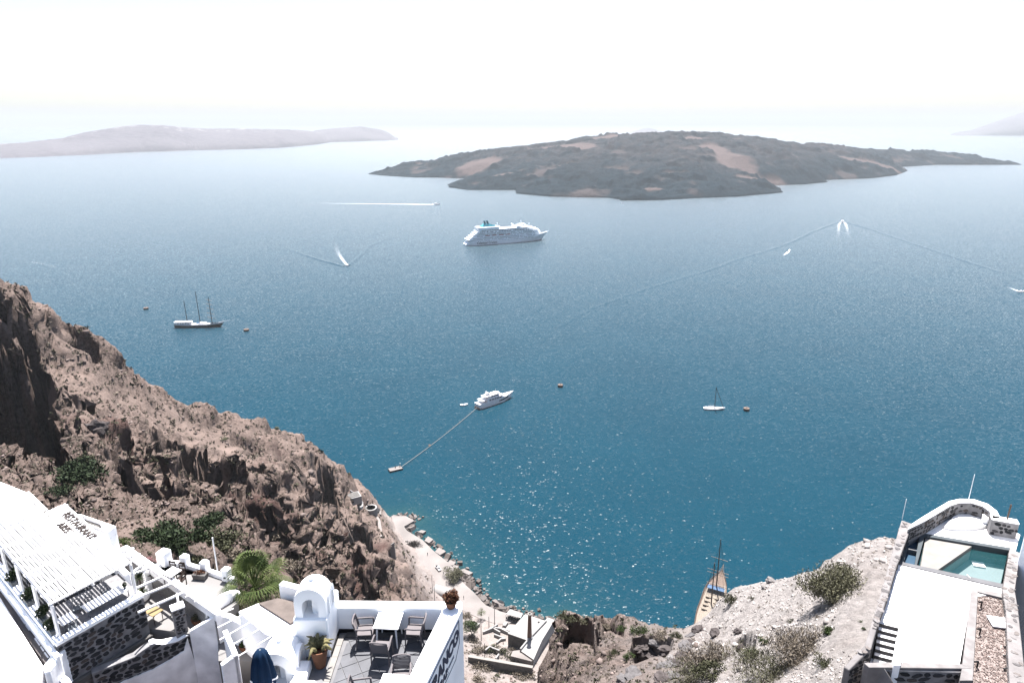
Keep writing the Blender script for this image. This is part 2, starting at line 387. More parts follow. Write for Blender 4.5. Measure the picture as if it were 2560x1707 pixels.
for x, y, z in [(10,120,84),(30,120,84),(60,110,88),(80,80,120),(20,170,34),(60,170,25),(40,215,-6),(80,220,-20),(60,250,-20),(100,140,30),(140,160,-20),(120,300,-30),(60,330,-30)]: c_w(x, y, z, 0.3, 0, .2)
for x, y, z in [(-230,120,210),(-160,90,195),(-110,70,190),(-70,60,192),(-330,160,230),(-330,260,200)]: c_w(x, y, z, 0.6, 0, .4)
for az in range(-52, 52, 8): c_w(11 * math.sin(R(az)), 11 * math.cos(R(az)), 216.5, 0, 0, 0)
for az, ls in ((-53, ((20,212),(34,207),(60,196),(110,182),(170,178),(240,180),(320,178),(400,60),(440,-20))), (-44, ((400,40),(440,-25))), (-34, ((430,-28),)), (-24, ((440,-28),)), (-12, ((420,-28),)), (0, ((330,-20),(430,-28))), (12, ((430,-28),)), (24, ((300,-28),(430,-28))), (36, ((300,-28),(430,-28))), (49, ((20,211),(34,207),(60,192),(100,120),(200,0),(300,-28),(430,-28)))):
    for r0, z0 in ls: c_w(r0 * math.sin(R(az)), r0 * math.cos(R(az)), z0, 0.4 if z0 > 0 and r0 > 60 else 0, 0, 0.3)
C = np.array(CT)
def rbf_fit(P, val):
    n = len(P); D = np.linalg.norm(P[:, None] - P[None], axis=2)
    A = np.zeros((n + 3, n + 3)); A[:n, :n] = D - np.eye(n) * 0.6; A[:n, n] = 1; A[:n, n+1:] = P; A[n, :n] = 1; A[n+1:, :n] = P.T
    return np.linalg.solve(A, np.concatenate([val, np.zeros((3, val.shape[1]))]))
# distances are taken in a log-radial plane so that near and far ground keep their own scale
def warp(x, y):
    r = np.hypot(x, y); a = np.arctan2(x, y); return np.stack([a * 2.2, np.log(r)], -1) * 60
CW = rbf_fit(warp(C[:, 0], C[:, 1]), C[:, 2:6])
def terrain_base(x, y):
    P0 = warp(C[:, 0], C[:, 1]); q = warp(x, y); out = np.zeros((len(x), 4))
    for k in range(0, len(x), 40000):
        qq = q[k:k+40000]; D = np.sqrt(((qq[:, None] - P0[None]) ** 2).sum(2))
        out[k:k+40000] = D @ CW[:len(P0)] + CW[len(P0)] + qq @ CW[len(P0)+1:]
    return out
CLIFFS = [  # sight points along the lip of a crag, ground distance, drop, run-out
    ([(-140,818,224),(0,812,222),(60,797,221),(86,795,220),(112,880,215)], 52, 150),
    ([(400,1150,212),(440,1128,218),(500,1120,222),(545,1150,222),(562,1185,220)], 40, 95),
    ([(300,1245,140),(360,1205,150),(420,1215,152)], 24, 60),
    ([(586,1172,236),(625,1180,238),(664,1196,238)], 24, 46),
    ([(655,1225,222),(690,1218,226),(716,1240,226)], 12, 30),
    ([(792,1165,305),(815,1168,306),(838,1185,304)], 42, 70),
    ([(520,1245,188),(575,1228,196),(620,1240,196)], 10, 30),
    ([(700,1312,212),(745,1296,220),(800,1318,222),(818,1340,218)], 30, 60),
    ([(868,1352,262),(900,1345,266),(948,1380,262)], 27, 55),
    ([(870,1420,214),(930,1400,222),(985,1440,216)], 22, 50),
    ([(640,1345,165),(690,1330,170),(735,1375,165)], 22, 50),
    ([(150,830,247),(200,845,248),(236,862,249)], 9, 14),
    ([(170,1000,210),(205,990,214),(222,1010,212)], 6, 14),
    ([(690,1150,272),(735,1156,276)], 6, 14),
    ([(580,1105,272),(640,1118,275)], 4, 10),
    ([(1408,1590,60),(1440,1572,61),(1478,1590,59.5),(1490,1620,58)], 4.2, 12),
    ([(1500,1580,57.5),(1532,1572,57.8),(1560,1600,56)], 2.2, 7),
    ([(1585,1640,49.5),(1630,1632,50),(1668,1640,48.5)], 2.6, 6),
    ([(1840,1614,43),(1862,1612,43),(1884,1636,42)], 1.6, 3.2)]
def _cliff_drop(x, y, p):
    az = np.arctan2(x, y); r = np.hypot(x, y); out = np.zeros(len(x))
    wob = fbm(p / 7.0 + 21, 4, 0.6)
    for pts, D, Lf in CLIFFS:
        w = [py(0, *q) for q in pts]; a_ = np.array([math.atan2(q.x, q.y) for q in w]); r_ = np.array([math.hypot(q.x, q.y) for q in w])
        sp = a_[-1] - a_[0]
        m = (az > a_[0] - 0.3 * sp) & (az < a_[-1] + 0.3 * sp) & (r > r_.min() - Lf - D) & (r < r_.max() + D)
        if not m.any(): continue
        rt = np.interp(az[m], a_, r_) + wob[m] * D * 0.45
        t = rt - r[m]; e = (az[m] - a_[0]) / sp + 0.12 * wob[m]
        en = smooth(-0.06, 0.05, e) * smooth(1.06, 0.95, e)
        out[m] += D * smooth(0, D * 0.13, t) * (1 - smooth(Lf * 0.25, Lf, t)) * en
    return out
def terrain_eval(x, y):
    B = terrain_base(x, y); z = B[:, 0].copy(); amp = np.clip(B[:, 1], 0, 1.4); st = np.clip(B[:, 3], 0, 1)
    r = np.hypot(x, y); p = np.stack([x, y, z], 1)
    far = np.clip(r / 150, 0.12, 1.1)
    big = ridged(p / 42.0 + 3.1, 2) * 6.0 + ridged(np.stack([x / 17, y / 24, z / 50], 1) + 9, 2) * 4.6
    z2 = z + amp * far * big
    per = 13.0 * np.clip(r / 150, 0.25, 1.4); ph = z2 / per + fbm(p / 30.0, 2) * 1.6
    fl = np.floor(ph); fr = ph - fl; sh = smooth(0.30, 0.50, fr)
    z2 = z2 + st * np.minimum(amp, 1) * per * (sh - fr) * 0.9
    return z2 - _cliff_drop(x, y, p), B
tn_r, tn_a, td_r = 640, 560, 420
aa = np.linspace(R(-50), R(47), tn_a); rd = np.geomspace(11, 430, td_r)
RR, AA = np.meshgrid(rd, aa, indexing='ij')
Zd = terrain_eval((RR * np.sin(AA)).ravel(), (RR * np.cos(AA)).ravel())[0].reshape(td_r, tn_a)
dist = np.sqrt(RR ** 2 + (Zd - CAM_Z) ** 2)
ds = np.sqrt(np.diff(RR, axis=0) ** 2 + np.diff(Zd, axis=0) ** 2) / dist[1:]
# crags get as many rows of faces as they have height
cum = np.concatenate([np.zeros((1, tn_a)), np.cumsum(ds + 0.35 * np.diff(np.log(RR), axis=0), axis=0)]); cum /= cum[-1]
ker = np.ones(7) / 7; pad = np.pad(cum, ((0, 0), (3, 3)), mode='edge')
cum = np.stack([np.convolve(pad[i], ker, 'valid') for i in range(td_r)])
Rn = np.stack([np.interp(np.linspace(0, 1, tn_r), cum[:, j], rd) for j in range(tn_a)], 1)
Zn = np.stack([np.interp(Rn[:, j], rd, Zd[:, j]) for j in range(tn_a)], 1)
Xn, Yn = Rn * np.sin(aa)[None], Rn * np.cos(aa)[None]
P3 = np.stack([Xn, Yn, Zn], -1)
N3 = np.cross(np.gradient(P3, axis=1), np.gradient(P3, axis=0)); N3 /= np.linalg.norm(N3, axis=2)[..., None] + 1e-9
N3 *= np.sign(N3[..., 2:3] + 1e-6)
q = P3.reshape(-1, 3); nn = N3.reshape(-1, 3); B = terrain_base(q[:, 0], q[:, 1]); amp_ = np.clip(B[:, 1], 0, 1.4); r_ = np.hypot(q[:, 0], q[:, 1])
steep = smooth(0.85, 0.45, nn[:, 2])
qw = q + 1.2 * np.stack([fbm(q / 4 + 31, 3), fbm(q / 4 + 47, 3), fbm(q / 4 + 71, 3)], 1); w1, w2, cid = worley(qw / np.array([7.0, 7.0, 4.5])); k1 = (cid - 0.5) * 2.6 - 1.6 * np.exp(-(w2 - w1) / 0.12)
w1, w2, cid = worley(qw / np.array([2.6, 2.6, 1.7]) + 7); k2 = (cid - 0.5) * 1.3 - 0.8 * np.exp(-(w2 - w1) / 0.15)
fine = fbm(q / 9.0 + 5, 6, 0.6)
disp = amp_ * (np.clip(r_ / 140, 0.15, 1.1) * k1 * (0.45 + 0.75 * steep) + np.clip(r_ / 90, 0.3, 1.1) * (k2 * (0.4 + 0.6 * steep) + fine * 4.2))
q2 = q + nn * disp[:, None]
q2[:, 2] += np.clip(amp_, 0, 1) * np.clip(fbm(q2 / 0.9, 3, 0.6), -0.1, 1) * np.clip(r_ / 60, 0.35, 1.0) * 0.9
q2[:, 2] += 0.5 * fbm(q2 / 1.5 + 4, 5, 0.65) * smooth(0.02, 0.1, B[:, 1])
red = smooth(0.12, 0.42, fbm(q / 24.0 + 60, 3)) * smooth(0.55, 1.0, amp_) * 0.75
pale = np.clip(B[:, 2] + 0.35 * fbm(q / 3.0, 3) * (B[:, 2] > 0.1), 0, 1)
terrain = grid_mesh('hillside', q2, tn_r, tn_a, M_ground, {'pale': pale, 'red': red}, keep=(q2[:, 2] > -6))
tag(terrain, kind='structure')
from mathutils.bvhtree import BVHTree
TBVH = BVHTree.FromObject(terrain, bpy.context.evaluated_depsgraph_get())
def drop(x, y, z0=300.0):
    h = TBVH.ray_cast(Vector((x, y, z0)), Vector((0, 0, -1)))
    return h[0] if h[0] is not None else Vector((x, y, 0.0))
def look(x, y):                           # where a sight line meets the hillside
    h = TBVH.ray_cast(Vector((0, 0, CAM_Z)), Vector(ray(x, y)).normalized())
    return h[0], h[1]

# ================================================================== ISLANDS
M_lava = ground_material('lava_ground', (0.0010, 0.0060, 0.0095), (0.0042, 0.0130, 0.0190), (0.095, 0.072, 0.068), 0.09)
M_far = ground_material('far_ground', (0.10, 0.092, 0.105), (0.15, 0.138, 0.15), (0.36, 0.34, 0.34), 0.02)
def inside(px_, py_, poly):
    c = np.zeros(px_.shape, bool); n = len(poly)
    for i in range(n):
        (x1, y1), (x2, y2) = poly[i][:2], poly[(i + 1) % n][:2]
        c ^= ((y1 > py_) != (y2 > py_)) & (px_ < (x2 - x1) * (py_ - y1) / (y2 - y1 + 1e-12) + x1)
    return c
S = 1.0884
front = [(845,400),(870,403),(950,408),(1000,408),(1075,411),(1030,424),(1030,431),(1080,437),(1180,437),(1185,445),(1260,452),(1400,455),(1430,461),(1525,460),(1590,456),(1700,452),(1795,443),(1797,438),(1755,427),(1850,424),(1898,419),(1895,414),(1950,412),(2000,410),(2060,403),(2085,393),(2070,384),(2150,379),(2250,379),(2347,379)]
fw = [pz(0, a * S, b * S, 0) for a, b in front]
back = [(2985, 4150), (2700, 4560), (1900, 4900), (1300, 4900), (600, 4700), (-100, 4350), (-600, 3900)]
coast = [(p.x, p.y) for p in fw] + back
top = [(860,397,3420),(950,385,3420),(1050,363,3450),(1100,352,3500),(1200,343,3550),(1300,330,3600),(1340,322,3650),(1368,318,3650),(1378,309,3650),(1420,310,3650),(1500,312,3600),(1560,310,3500),(1600,311,3550),(1660,311,3500),(1700,314,3480),(1760,325,3450),(1800,333,3450),(1880,339,3700),(1950,340,3900),(2050,343,4200),(2130,350,4300),(2200,356,4300),(2270,362,4300),(2330,374,4180)]
mid = [(1000,390,3050),(1100,375,3100),(1200,365,3100),(1200,400,2800),(1300,385,2800),(1400,365,2900),(1400,410,2550),(1500,350,2950),(1500,400,2500),(1560,335,3100),(1600,350,2900),(1620,385,2650),(1650,350,2950),(1720,360,2850),(1750,390,2650),(1600,420,2350),(1850,365,2950),(1950,375,3150),(1900,390,2900),(2000,360,3500),(2080,372,3600),(1450,440,2150),(1600,440,2150),(1300,430,2350),(1120,425,2600),(1700,430,2250)]
cp = [tuple(py(0, a * S, b * S, Y)) for a, b, Y in top + mid] + [(p.x, p.y, 2.0) for p in fw] + [(a, b, 2.0) for a, b in back]
cp = np.array(cp)
def rbf2(P, v, q):
    n = len(P); D = np.linalg.norm(P[:, None] - P[None], axis=2); A = np.zeros((n+3, n+3)); A[:n, :n] = D - np.eye(n) * 20; A[:n, n] = 1; A[:n, n+1:] = P; A[n, :n] = 1; A[n+1:, :n] = P.T
    w = np.linalg.solve(A, np.concatenate([v, np.zeros(3)])); out = np.zeros(len(q))
    for k in range(0, len(q), 50000):
        qq = q[k:k+50000]; out[k:k+50000] = np.sqrt(((qq[:, None] - P[None]) ** 2).sum(2)) @ w[:n] + w[n] + qq @ w[n+1:]
    return out
nx, ny = 700, 330
gx = np.linspace(-900, 3050, nx); gy = 1950 + (4950 - 1950) * np.linspace(0, 1, ny) ** 1.4
GX, GY = np.meshgrid(gx, gy, indexing='ij'); x, y = GX.ravel(), GY.ravel()
ins = inside(x + 14 * fbm(np.stack([x / 60, y / 60, 0 * x], 1), 2), y, coast); cd = seg_dist(x, y, coast + coast[:1])
h = rbf2(cp[:, :2], cp[:, 2], np.stack([x, y], 1))
pq = np.stack([x, y, 0 * x], 1)
ash = np.zeros(len(x))
for a, b, Y, rx, ry in [(1690,372,2800,95,170),(1640,340,3020,70,120),(1600,325,3300,60,100),(1100,376,3150,110,130),(1170,396,2830,80,40),(1290,352,3350,170,100),(1420,325,3550,150,70),(1300,385,2830,60,30),(1720,395,2560,60,20),(1790,385,2700,70,60),(2000,355,3350,200,60),(1870,405,2650,60,20),(1420,395,2650,50,18),(1560,405,2500,60,20),(1500,420,2330,40,15),(1330,350,3250,90,90)]:
    p = py(0, a * S, b * S, Y); d = np.hypot((x - p.x) / rx, (y - p.y) / ry)
    ash = np.maximum(ash, smooth(1.15, 0.7, d + 0.45 * fbm(pq / 60.0, 3)))
ash = np.maximum(ash, 0.55 * smooth(0.16, 0.34, fbm(pq / 170.0 + 7, 4)))
hh = np.clip(h, 0, 200); up_ash = 0.42 * smooth(35, 105, hh + 40 * fbm(pq / 120.0 + 2, 3)) * (0.55 + 1.2 * fbm(pq / 45.0 + 5, 3)); rough_l = (1 - 0.92 * ash); ash = np.clip(np.maximum(ash, 0.8 * up_ash), 0, 1)
z = np.minimum(h, 2 + cd * 0.55) + rough_l * (fbm(pq / 55 + 3, 5, 0.62) * 17 + ridged(pq / 28 + 3, 3) * 6.5 + ridged(pq / 85 + 6, 3) * 11 - 9) * np.clip(cd / 40, 0.15, 1)
lob = fbm(pq / 260.0 + 1.7, 3)
z = z + rough_l * 13 * smooth(0.0, 0.04, lob) * np.clip(cd / 60, 0, 1)
z = np.where(ins, np.maximum(z, 1.0 + 2.5 * np.clip(cd / 8, 0, 1)), -8)
isl = grid_mesh('volcanic_island', np.stack([x, y, z], 1), nx, ny, M_lava, {'pale': ash, 'red': 0 * ash}, keep=ins)
tag(isl, kind='structure')

def far_land(name, prof, Y0s, depth, seed, paleness=0.0, foot=0.25):
    """prof: (px, py_top, py_base) in the survey frame; ground distance follows from the base at sea level."""
    prof = [(a * S, t * S, b * S) for a, t, b in prof]
    xs = np.linspace(prof[0][0], prof[-1][0], 260)
    tp = np.interp(xs, [p[0] for p in prof], [p[1] for p in prof]); bs = np.interp(xs, [p[0] for p in prof], [p[2] for p in prof])
    n = 46; rows = []
    for i, xx in enumerate(xs):
        b = pz(0, xx, bs[i], 0); k = Y0s
        dirv = Vector((b.x, b.y, 0)).normalized()
        dtop = (Vector((b.x, b.y, 0)).length + depth * 0.6)
        t_ = ray(xx, tp[i]); hz = max(4.0, CAM_Z + t_[2] / math.hypot(t_[0], t_[1]) * dtop)
        row = []
        for j in range(n):
            u = j / (n - 1)
            d = Vector((b.x, b.y, 0)).length + depth * u
            zz = hz * (min(1, u / 0.6) ** 0.55 if u < 0.6 else 1 - ((u - 0.6) / 0.4) ** 2 * 1.05)
            row.append((dirv.x * d, dirv.y * d, zz))
        rows.append(row)
    A = np.array(rows).reshape(-1, 3); u = np.tile(np.arange(n) / (n - 1), len(xs))
    q = A / 400.0 + seed
    A[:, 2] += np.where((u > 0.03) & (u < 0.97), (fbm(q, 5, 0.6) * 0.5 + ridged(A / 700.0 + seed, 4) * 0.35 - 0.1) * 55 * np.clip(u * 4, 0, 1) * np.clip(A[:, 2] / 120, 0, 1) * np.clip((0.6 - np.minimum(u, 0.6)) * 8, 0.12, 1), 0)
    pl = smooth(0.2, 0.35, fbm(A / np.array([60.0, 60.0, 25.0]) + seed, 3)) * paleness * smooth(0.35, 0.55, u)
    o = grid_mesh(name, A, len(xs), n, M_far, {'pale': pl, 'red': 0 * pl}); tag(o, kind='structure'); return o
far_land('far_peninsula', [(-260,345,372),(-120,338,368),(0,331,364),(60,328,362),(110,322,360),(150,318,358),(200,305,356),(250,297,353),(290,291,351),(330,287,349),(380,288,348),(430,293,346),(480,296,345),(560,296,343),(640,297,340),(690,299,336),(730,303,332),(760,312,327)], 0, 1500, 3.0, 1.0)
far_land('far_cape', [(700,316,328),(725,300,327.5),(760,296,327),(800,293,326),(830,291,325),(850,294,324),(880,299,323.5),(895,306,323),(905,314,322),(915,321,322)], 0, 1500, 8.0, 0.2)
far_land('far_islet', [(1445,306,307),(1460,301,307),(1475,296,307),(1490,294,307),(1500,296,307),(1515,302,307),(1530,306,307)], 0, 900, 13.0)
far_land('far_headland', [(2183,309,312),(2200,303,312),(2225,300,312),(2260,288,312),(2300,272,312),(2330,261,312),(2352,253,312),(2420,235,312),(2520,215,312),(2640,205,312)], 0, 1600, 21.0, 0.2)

# ================================================================== HAZE
hb = MB().prism([(-43000, -600), (43000, -600), (43000, 43000), (-43000, 43000)], -31.0, 520.0)
mh = bpy.data.materials.new('haze_air'); mh.use_nodes = True
for n_ in list(mh.node_tree.nodes):
    if n_.type == 'BSDF_PRINCIPLED': mh.node_tree.nodes.remove(n_)
pv = mh.node_tree.nodes.new('ShaderNodeVolumePrincipled'); pv.inputs['Color'].default_value = (0.50, 0.525, 0.55, 1); pv.inputs['Density'].default_value = 0.00007; pv.inputs['Anisotropy'].default_value = 0.0
mh.node_tree.links.new(pv.outputs[0], [n_ for n_ in mh.node_tree.nodes if n_.type == 'OUTPUT_MATERIAL'][0].inputs['Volume'])
haze = hb.build('haze', mh); tag(haze, 'pale haze in the air over the sea', 'haze', kind='stuff')
# ================================================================== SHARED BUILDING KIT
M_lime = mat('limewash', (0.87, 0.86, 0.86), 0.85, 0.09, 0.7, bump=0.3, bscale=3.0, dist=0.03, spec=0.15)
M_limed = mat('weathered_limewash', (0.80, 0.79, 0.79), 0.9, 0.24, 0.8, bump=0.45, bscale=5.0, dist=0.03, spec=0.1)
M_floorw = mat('pale_cement', (0.27, 0.257, 0.25), 0.9, 0.10, 0.5, bump=0.15, spec=0.1)
M_mortar = mat('grey_mortar', (0.30, 0.29, 0.295), 0.95, 0.25, 2.0, bump=0.5, bscale=9, dist=0.03)
M_mortarw = mat('pale_mortar', (0.27, 0.25, 0.245), 0.95, 0.18, 2.0, bump=0.5, bscale=9, dist=0.03)
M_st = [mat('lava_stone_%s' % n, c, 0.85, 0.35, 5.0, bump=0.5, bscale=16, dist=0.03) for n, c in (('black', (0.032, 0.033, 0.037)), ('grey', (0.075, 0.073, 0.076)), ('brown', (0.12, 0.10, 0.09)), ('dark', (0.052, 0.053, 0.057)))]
M_stp = [mat('pale_stone_%s' % n, c, 0.9, 0.25, 4.0, bump=0.5, bscale=14, dist=0.03) for n, c in (('white', (0.25, 0.23, 0.225)), ('buff', (0.20, 0.175, 0.165)), ('grey', (0.14, 0.13, 0.13)))]
M_tilef = mat('slate_floor_tile', (0.115, 0.116, 0.128), 0.7, 0.18, 2.2, bump=0.15, spec=0.3)
M_grout = mat('tile_grout', (0.22, 0.215, 0.22), 0.95, 0.1, 3.0)
M_cream = mat('cream_stone', (0.30, 0.28, 0.26), 0.85, 0.08, 2.0, bump=0.2)
M_taupe = mat('taupe_resin', (0.20, 0.178, 0.182), 0.6, 0.06, 3.0)
M_wtab = mat('white_table_top', (0.70, 0.69, 0.69), 0.5, 0.03, 3.0)
M_terra = mat('terracotta', (0.22, 0.105, 0.065), 0.85, 0.18, 3.0, bump=0.3)
M_soil = mat('soil', (0.06, 0.045, 0.035), 0.95, 0.2, 6.0)
M_blue = mat('blue_cloth', (0.006, 0.027, 0.070), 0.85, 0.2, 2.5, bump=0.4, bscale=6)
M_wcloth = mat('white_trim', (0.70, 0.70, 0.71), 0.8, 0.05)
M_wpaint = mat('white_painted_wood', (0.70, 0.685, 0.68), 0.7, 0.08, 2.5, bump=0.15)
M_dkwood = mat('dark_wood', (0.045, 0.03, 0.024), 0.7, 0.25, 4.0)
M_ywood = mat('yellow_wood', (0.34, 0.25, 0.13), 0.7, 0.12, 4.0)
M_gpaint = mat('grey_furniture', (0.22, 0.235, 0.25), 0.6, 0.08, 2.0)
M_signb = mat('sign_blue', (0.008, 0.035, 0.095), 0.5, 0.06, 2.0)
M_iron = mat('iron', (0.02, 0.02, 0.022), 0.6, 0.1, 3.0)
M_block = mat('concrete_block', (0.13, 0.125, 0.132), 0.95, 0.15, 2.0, bump=0.4, bscale=12)
M_conc = mat('concrete', (0.15, 0.142, 0.135), 0.95, 0.2, 0.8, bump=0.3, bscale=3)
M_quay = mat('quay_concrete', (0.27, 0.243, 0.23), 0.95, 0.16, 0.10, bump=0.3, bscale=0.7, dist=0.1)
M_lime2 = mat('chalky_roof', (0.36, 0.345, 0.335), 0.9, 0.08, 0.15)
M_brick = mat('chimney_brick', (0.20, 0.115, 0.082), 0.9, 0.2, 1.2)

def rot_z_of(d): return math.atan2(d.y, d.x)
_sr = random.Random(99)
STONE_ME = []
for k in range(14):                       # shared stones: irregular, flat-backed, one unit across
    n = _sr.choice((6, 7, 8)); mb = MB(); ph = _sr.random() * 6
    o_ = [(0.5 * math.cos(ph + 2 * math.pi * i / n + _sr.uniform(-.22, .22)) * _sr.uniform(.82, 1.05), 0.5 * math.sin(ph + 2 * math.pi * i / n + _sr.uniform(-.22, .22)) * _sr.uniform(.82, 1.05)) for i in range(n)]
    rings = [[(x, -0.02, z) for x, z in o_], [(x * .98, 0.10, z * .98) for x, z in o_], [(x * .72 + _sr.uniform(-.03, .03), 0.17 + _sr.uniform(-.03, .03), z * .72) for x, z in o_]]
    mb.loft(rings)
    me = bpy.data.meshes.new('stone'); me.from_pydata(mb.v, [], mb.f)
    bm = bmesh.new(); bm.from_mesh(me); bmesh.ops.recalc_face_normals(bm, faces=bm.faces); bm.to_mesh(me); bm.free()
    STONE_ME.append(me)
STONE_VAR = {}
def stone_mesh(k, m):
    key = (k, m.name)
    if key not in STONE_VAR:
        me = STONE_ME[k].copy(); me.materials.append(m); STONE_VAR[key] = me
    return STONE_VAR[key]
def stones(parent, p0, p1, zb, zt, size, mats, seed, nrm, depth=0.6, fill=0.9, name='stone', flat=1.5):
    """lay stones on the vertical face over line p0->p1 between zb(s) and zt(s); nrm points out of the wall"""
    r = random.Random(seed); p0 = Vector((p0[0], p0[1], 0)); p1 = Vector((p1[0], p1[1], 0)); d = p1 - p0; L = d.length; d /= L
    nrm = Vector((nrm[0], nrm[1], 0)).normalized(); inv = MATX.get(parent.name, Matrix.Identity(4))
    fz = zb if callable(zb) else (lambda s: zb); ft = zt if callable(zt) else (lambda s: zt)
    zlo = min(fz(L * i / 20) for i in range(21)); zhi = max(ft(L * i / 20) for i in range(21))
    rot = Matrix((( d.x, nrm.x, 0), (d.y, nrm.y, 0), (0, 0, 1))).to_4x4(); n = 0
    z = zlo + size * .3; row = 0
    while z < zhi:
        h = size / flat ** .5 * r.uniform(.85, 1.15); s = r.uniform(0, size * .6)
        while s < L:
            w = size * flat ** .5 * r.uniform(.5, 1.6); c = s + w / 2; zz = z + r.uniform(-.18, .18) * h
            if c + w * .4 < L and c - w * .4 > 0 and zz - h * .42 > fz(c) and zz + h * .42 < ft(c) and r.random() < fill + .06:
                sc_ = r.uniform(.92, 1.08); m = Matrix.Translation(p0 + d * c + Vector((0, 0, zz)) + nrm * 0.004) @ rot @ Matrix.Rotation(r.uniform(-.3, .3), 4, 'Y') @ Matrix.Diagonal((w * sc_, size * depth, h * sc_ * r.uniform(.85, 1.1), 1))
                o = bpy.data.objects.new(name, stone_mesh(r.randrange(14), r.choice(mats))); col.objects.link(o); o.parent = parent; o.matrix_basis = inv @ m; n += 1
            s += w
        z += h; row += 1
    return n
def wall(name, line_pts, zb, zt, th, m, parent=None, side=1, bevel=0.04, closed=False):
    """a wall that follows a line; its thickness lies on the left (+1) or right (-1) of the line"""
    P = [Vector((p[0], p[1], 0)) for p in line_pts]; n = len(P); O = []
    for i in range(n):
        a = (P[i] - P[i-1]).normalized() if i > 0 else None; b = (P[i+1] - P[i]).normalized() if i < n - 1 else None
        if a is None: a = b
        if b is None: b = a
        na = Vector((-a.y, a.x, 0)); nb = Vector((-b.y, b.x, 0)); k = (na + nb); k = k / max(0.5, k.dot(na)); O.append(P[i] + k * (side * th))
    g = lambda z, i: z[i] if hasattr(z, '__len__') else z
    rings = [[(P[i].x, P[i].y, g(zb, i)), (O[i].x, O[i].y, g(zb, i)), (O[i].x, O[i].y, g(zt, i)), (P[i].x, P[i].y, g(zt, i))] for i in range(n)]
    return MB().loft(rings).build(name, m, parent, bevel=bevel)
def clip_poly(poly, quad):
    """Sutherland-Hodgman against a convex counter-clockwise polygon"""
    out = list(poly)
    for i in range(len(quad)):
        a, b = quad[i], quad[(i + 1) % len(quad)]; res = []
        f = lambda p: (b[0]-a[0]) * (p[1]-a[1]) - (b[1]-a[1]) * (p[0]-a[0])
        for j in range(len(out)):
            p, q = out[j], out[(j + 1) % len(out)]; fp, fq = f(p), f(q)
            if fp >= 0: res.append(p)
            if fp * fq < 0: t = fp / (fp - fq); res.append((p[0] + t * (q[0]-p[0]), p[1] + t * (q[1]-p[1])))
        out = res
        if len(out) < 3: return []
    return out
def ccw(q):
    a = sum(q[i][0] * q[(i+1) % len(q)][1] - q[(i+1) % len(q)][0] * q[i][1] for i in range(len(q)))
    return list(q) if a > 0 else list(q)[::-1]
def tiles(parent, quad, z, size, ang, m, gap=0.02, th=0.02, name='floor_tile'):
    quad = ccw([(p[0], p[1]) for p in quad]); c, s = math.cos(ang), math.sin(ang)
    xs = [c * p[0] + s * p[1] for p in quad]; ys = [-s * p[0] + c * p[1] for p in quad]
    for i in range(int((max(xs) - min(xs)) / size) + 2):
        for j in range(int((max(ys) - min(ys)) / size) + 2):
            x0, y0 = min(xs) + (i - .4) * size, min(ys) + (j - .6) * size
            pl = [(x0, y0), (x0 + size - gap, y0), (x0 + size - gap, y0 + size - gap), (x0, y0 + size - gap)]
            pl = clip_poly([(c * a - s * b, s * a + c * b) for a, b in pl], quad)
            if len(pl) >= 3:
                ar = abs(sum(pl[k][0] * pl[(k+1) % len(pl)][1] - pl[(k+1) % len(pl)][0] * pl[k][1] for k in range(len(pl)))) / 2
                if ar > size * size * .04: MB().prism(pl, z - th, z + random.uniform(-.0015, .0015)).build(name, m, parent)

# ---- foliage
def leaf_cloud(cs, n, size, r, aspect=0.5, up=0.3):
    """n leaf blades spread through the given (centre, radii) lumps"""
    g = np.random.default_rng(r); k = g.integers(0, len(cs), n); C_ = np.array([c[0] for c in cs])[k]; Rd = np.array([c[1] for c in cs])[k]
    d = g.normal(size=(n, 3)); d /= np.linalg.norm(d, axis=1)[:, None]; rad = g.random(n) ** 0.42
    P = C_ + d * Rd * rad[:, None]
    t = g.normal(size=(n, 3)); t[:, 2] += up; t += d * 0.8; t /= np.linalg.norm(t, axis=1)[:, None]
    s = np.cross(t, g.normal(size=(n, 3))); s /= np.linalg.norm(s, axis=1)[:, None] + 1e-9
    L = size * (0.6 + 0.8 * g.random(n)); w = L * aspect
    V = np.stack([P - t * L[:, None] * .5, P + s * w[:, None] * .5, P + t * L[:, None] * .5, P - s * w[:, None] * .5], 1).reshape(-1, 3)
    F = np.arange(n * 4).reshape(-1, 4); return V, F
def np_mesh(name, V, F, m, parent=None, rndm=None):
    if parent is not None and parent.name in MATX:
        M4 = np.array(MATX[parent.name]); V = V @ M4[:3, :3].T + M4[:3, 3]
    me = bpy.data.meshes.new(name); me.vertices.add(len(V)); me.vertices.foreach_set('co', V.astype(np.float32).ravel())
    k = F.shape[1]; me.loops.add(F.size); me.loops.foreach_set('vertex_index', F.astype(np.int32).ravel()); me.polygons.add(len(F)); me.polygons.foreach_set('loop_start', np.arange(0, F.size, k, dtype=np.int32)); me.update(calc_edges=True)
    return link(name, me, m, parent)
def leafmat(name, a, b, scale=3.0, trans=0.15):
    m = mat(name, a, 0.75, 0.2, scale, c2=b, spec=0.15); return m
M_leafg = leafmat('shrub_green', (0.012, 0.024, 0.009), (0.046, 0.066, 0.026))
M_leafb = leafmat('bright_leaf', (0.026, 0.05, 0.012), (0.07, 0.095, 0.028))
M_sage = leafmat('sage_scrub', (0.075, 0.073, 0.042), (0.20, 0.19, 0.12), 2.0)
M_dry = leafmat('dry_scrub', (0.12, 0.097, 0.074), (0.30, 0.25, 0.195), 2.0)
M_olive = leafmat('olive_scrub', (0.035, 0.038, 0.018), (0.10, 0.10, 0.055), 2.0)
M_palm = leafmat('palm_green', (0.032, 0.058, 0.012), (0.115, 0.145, 0.040), 1.5)
M_palmd = leafmat('palm_dry', (0.15, 0.125, 0.07), (0.27, 0.23, 0.14), 1.5)
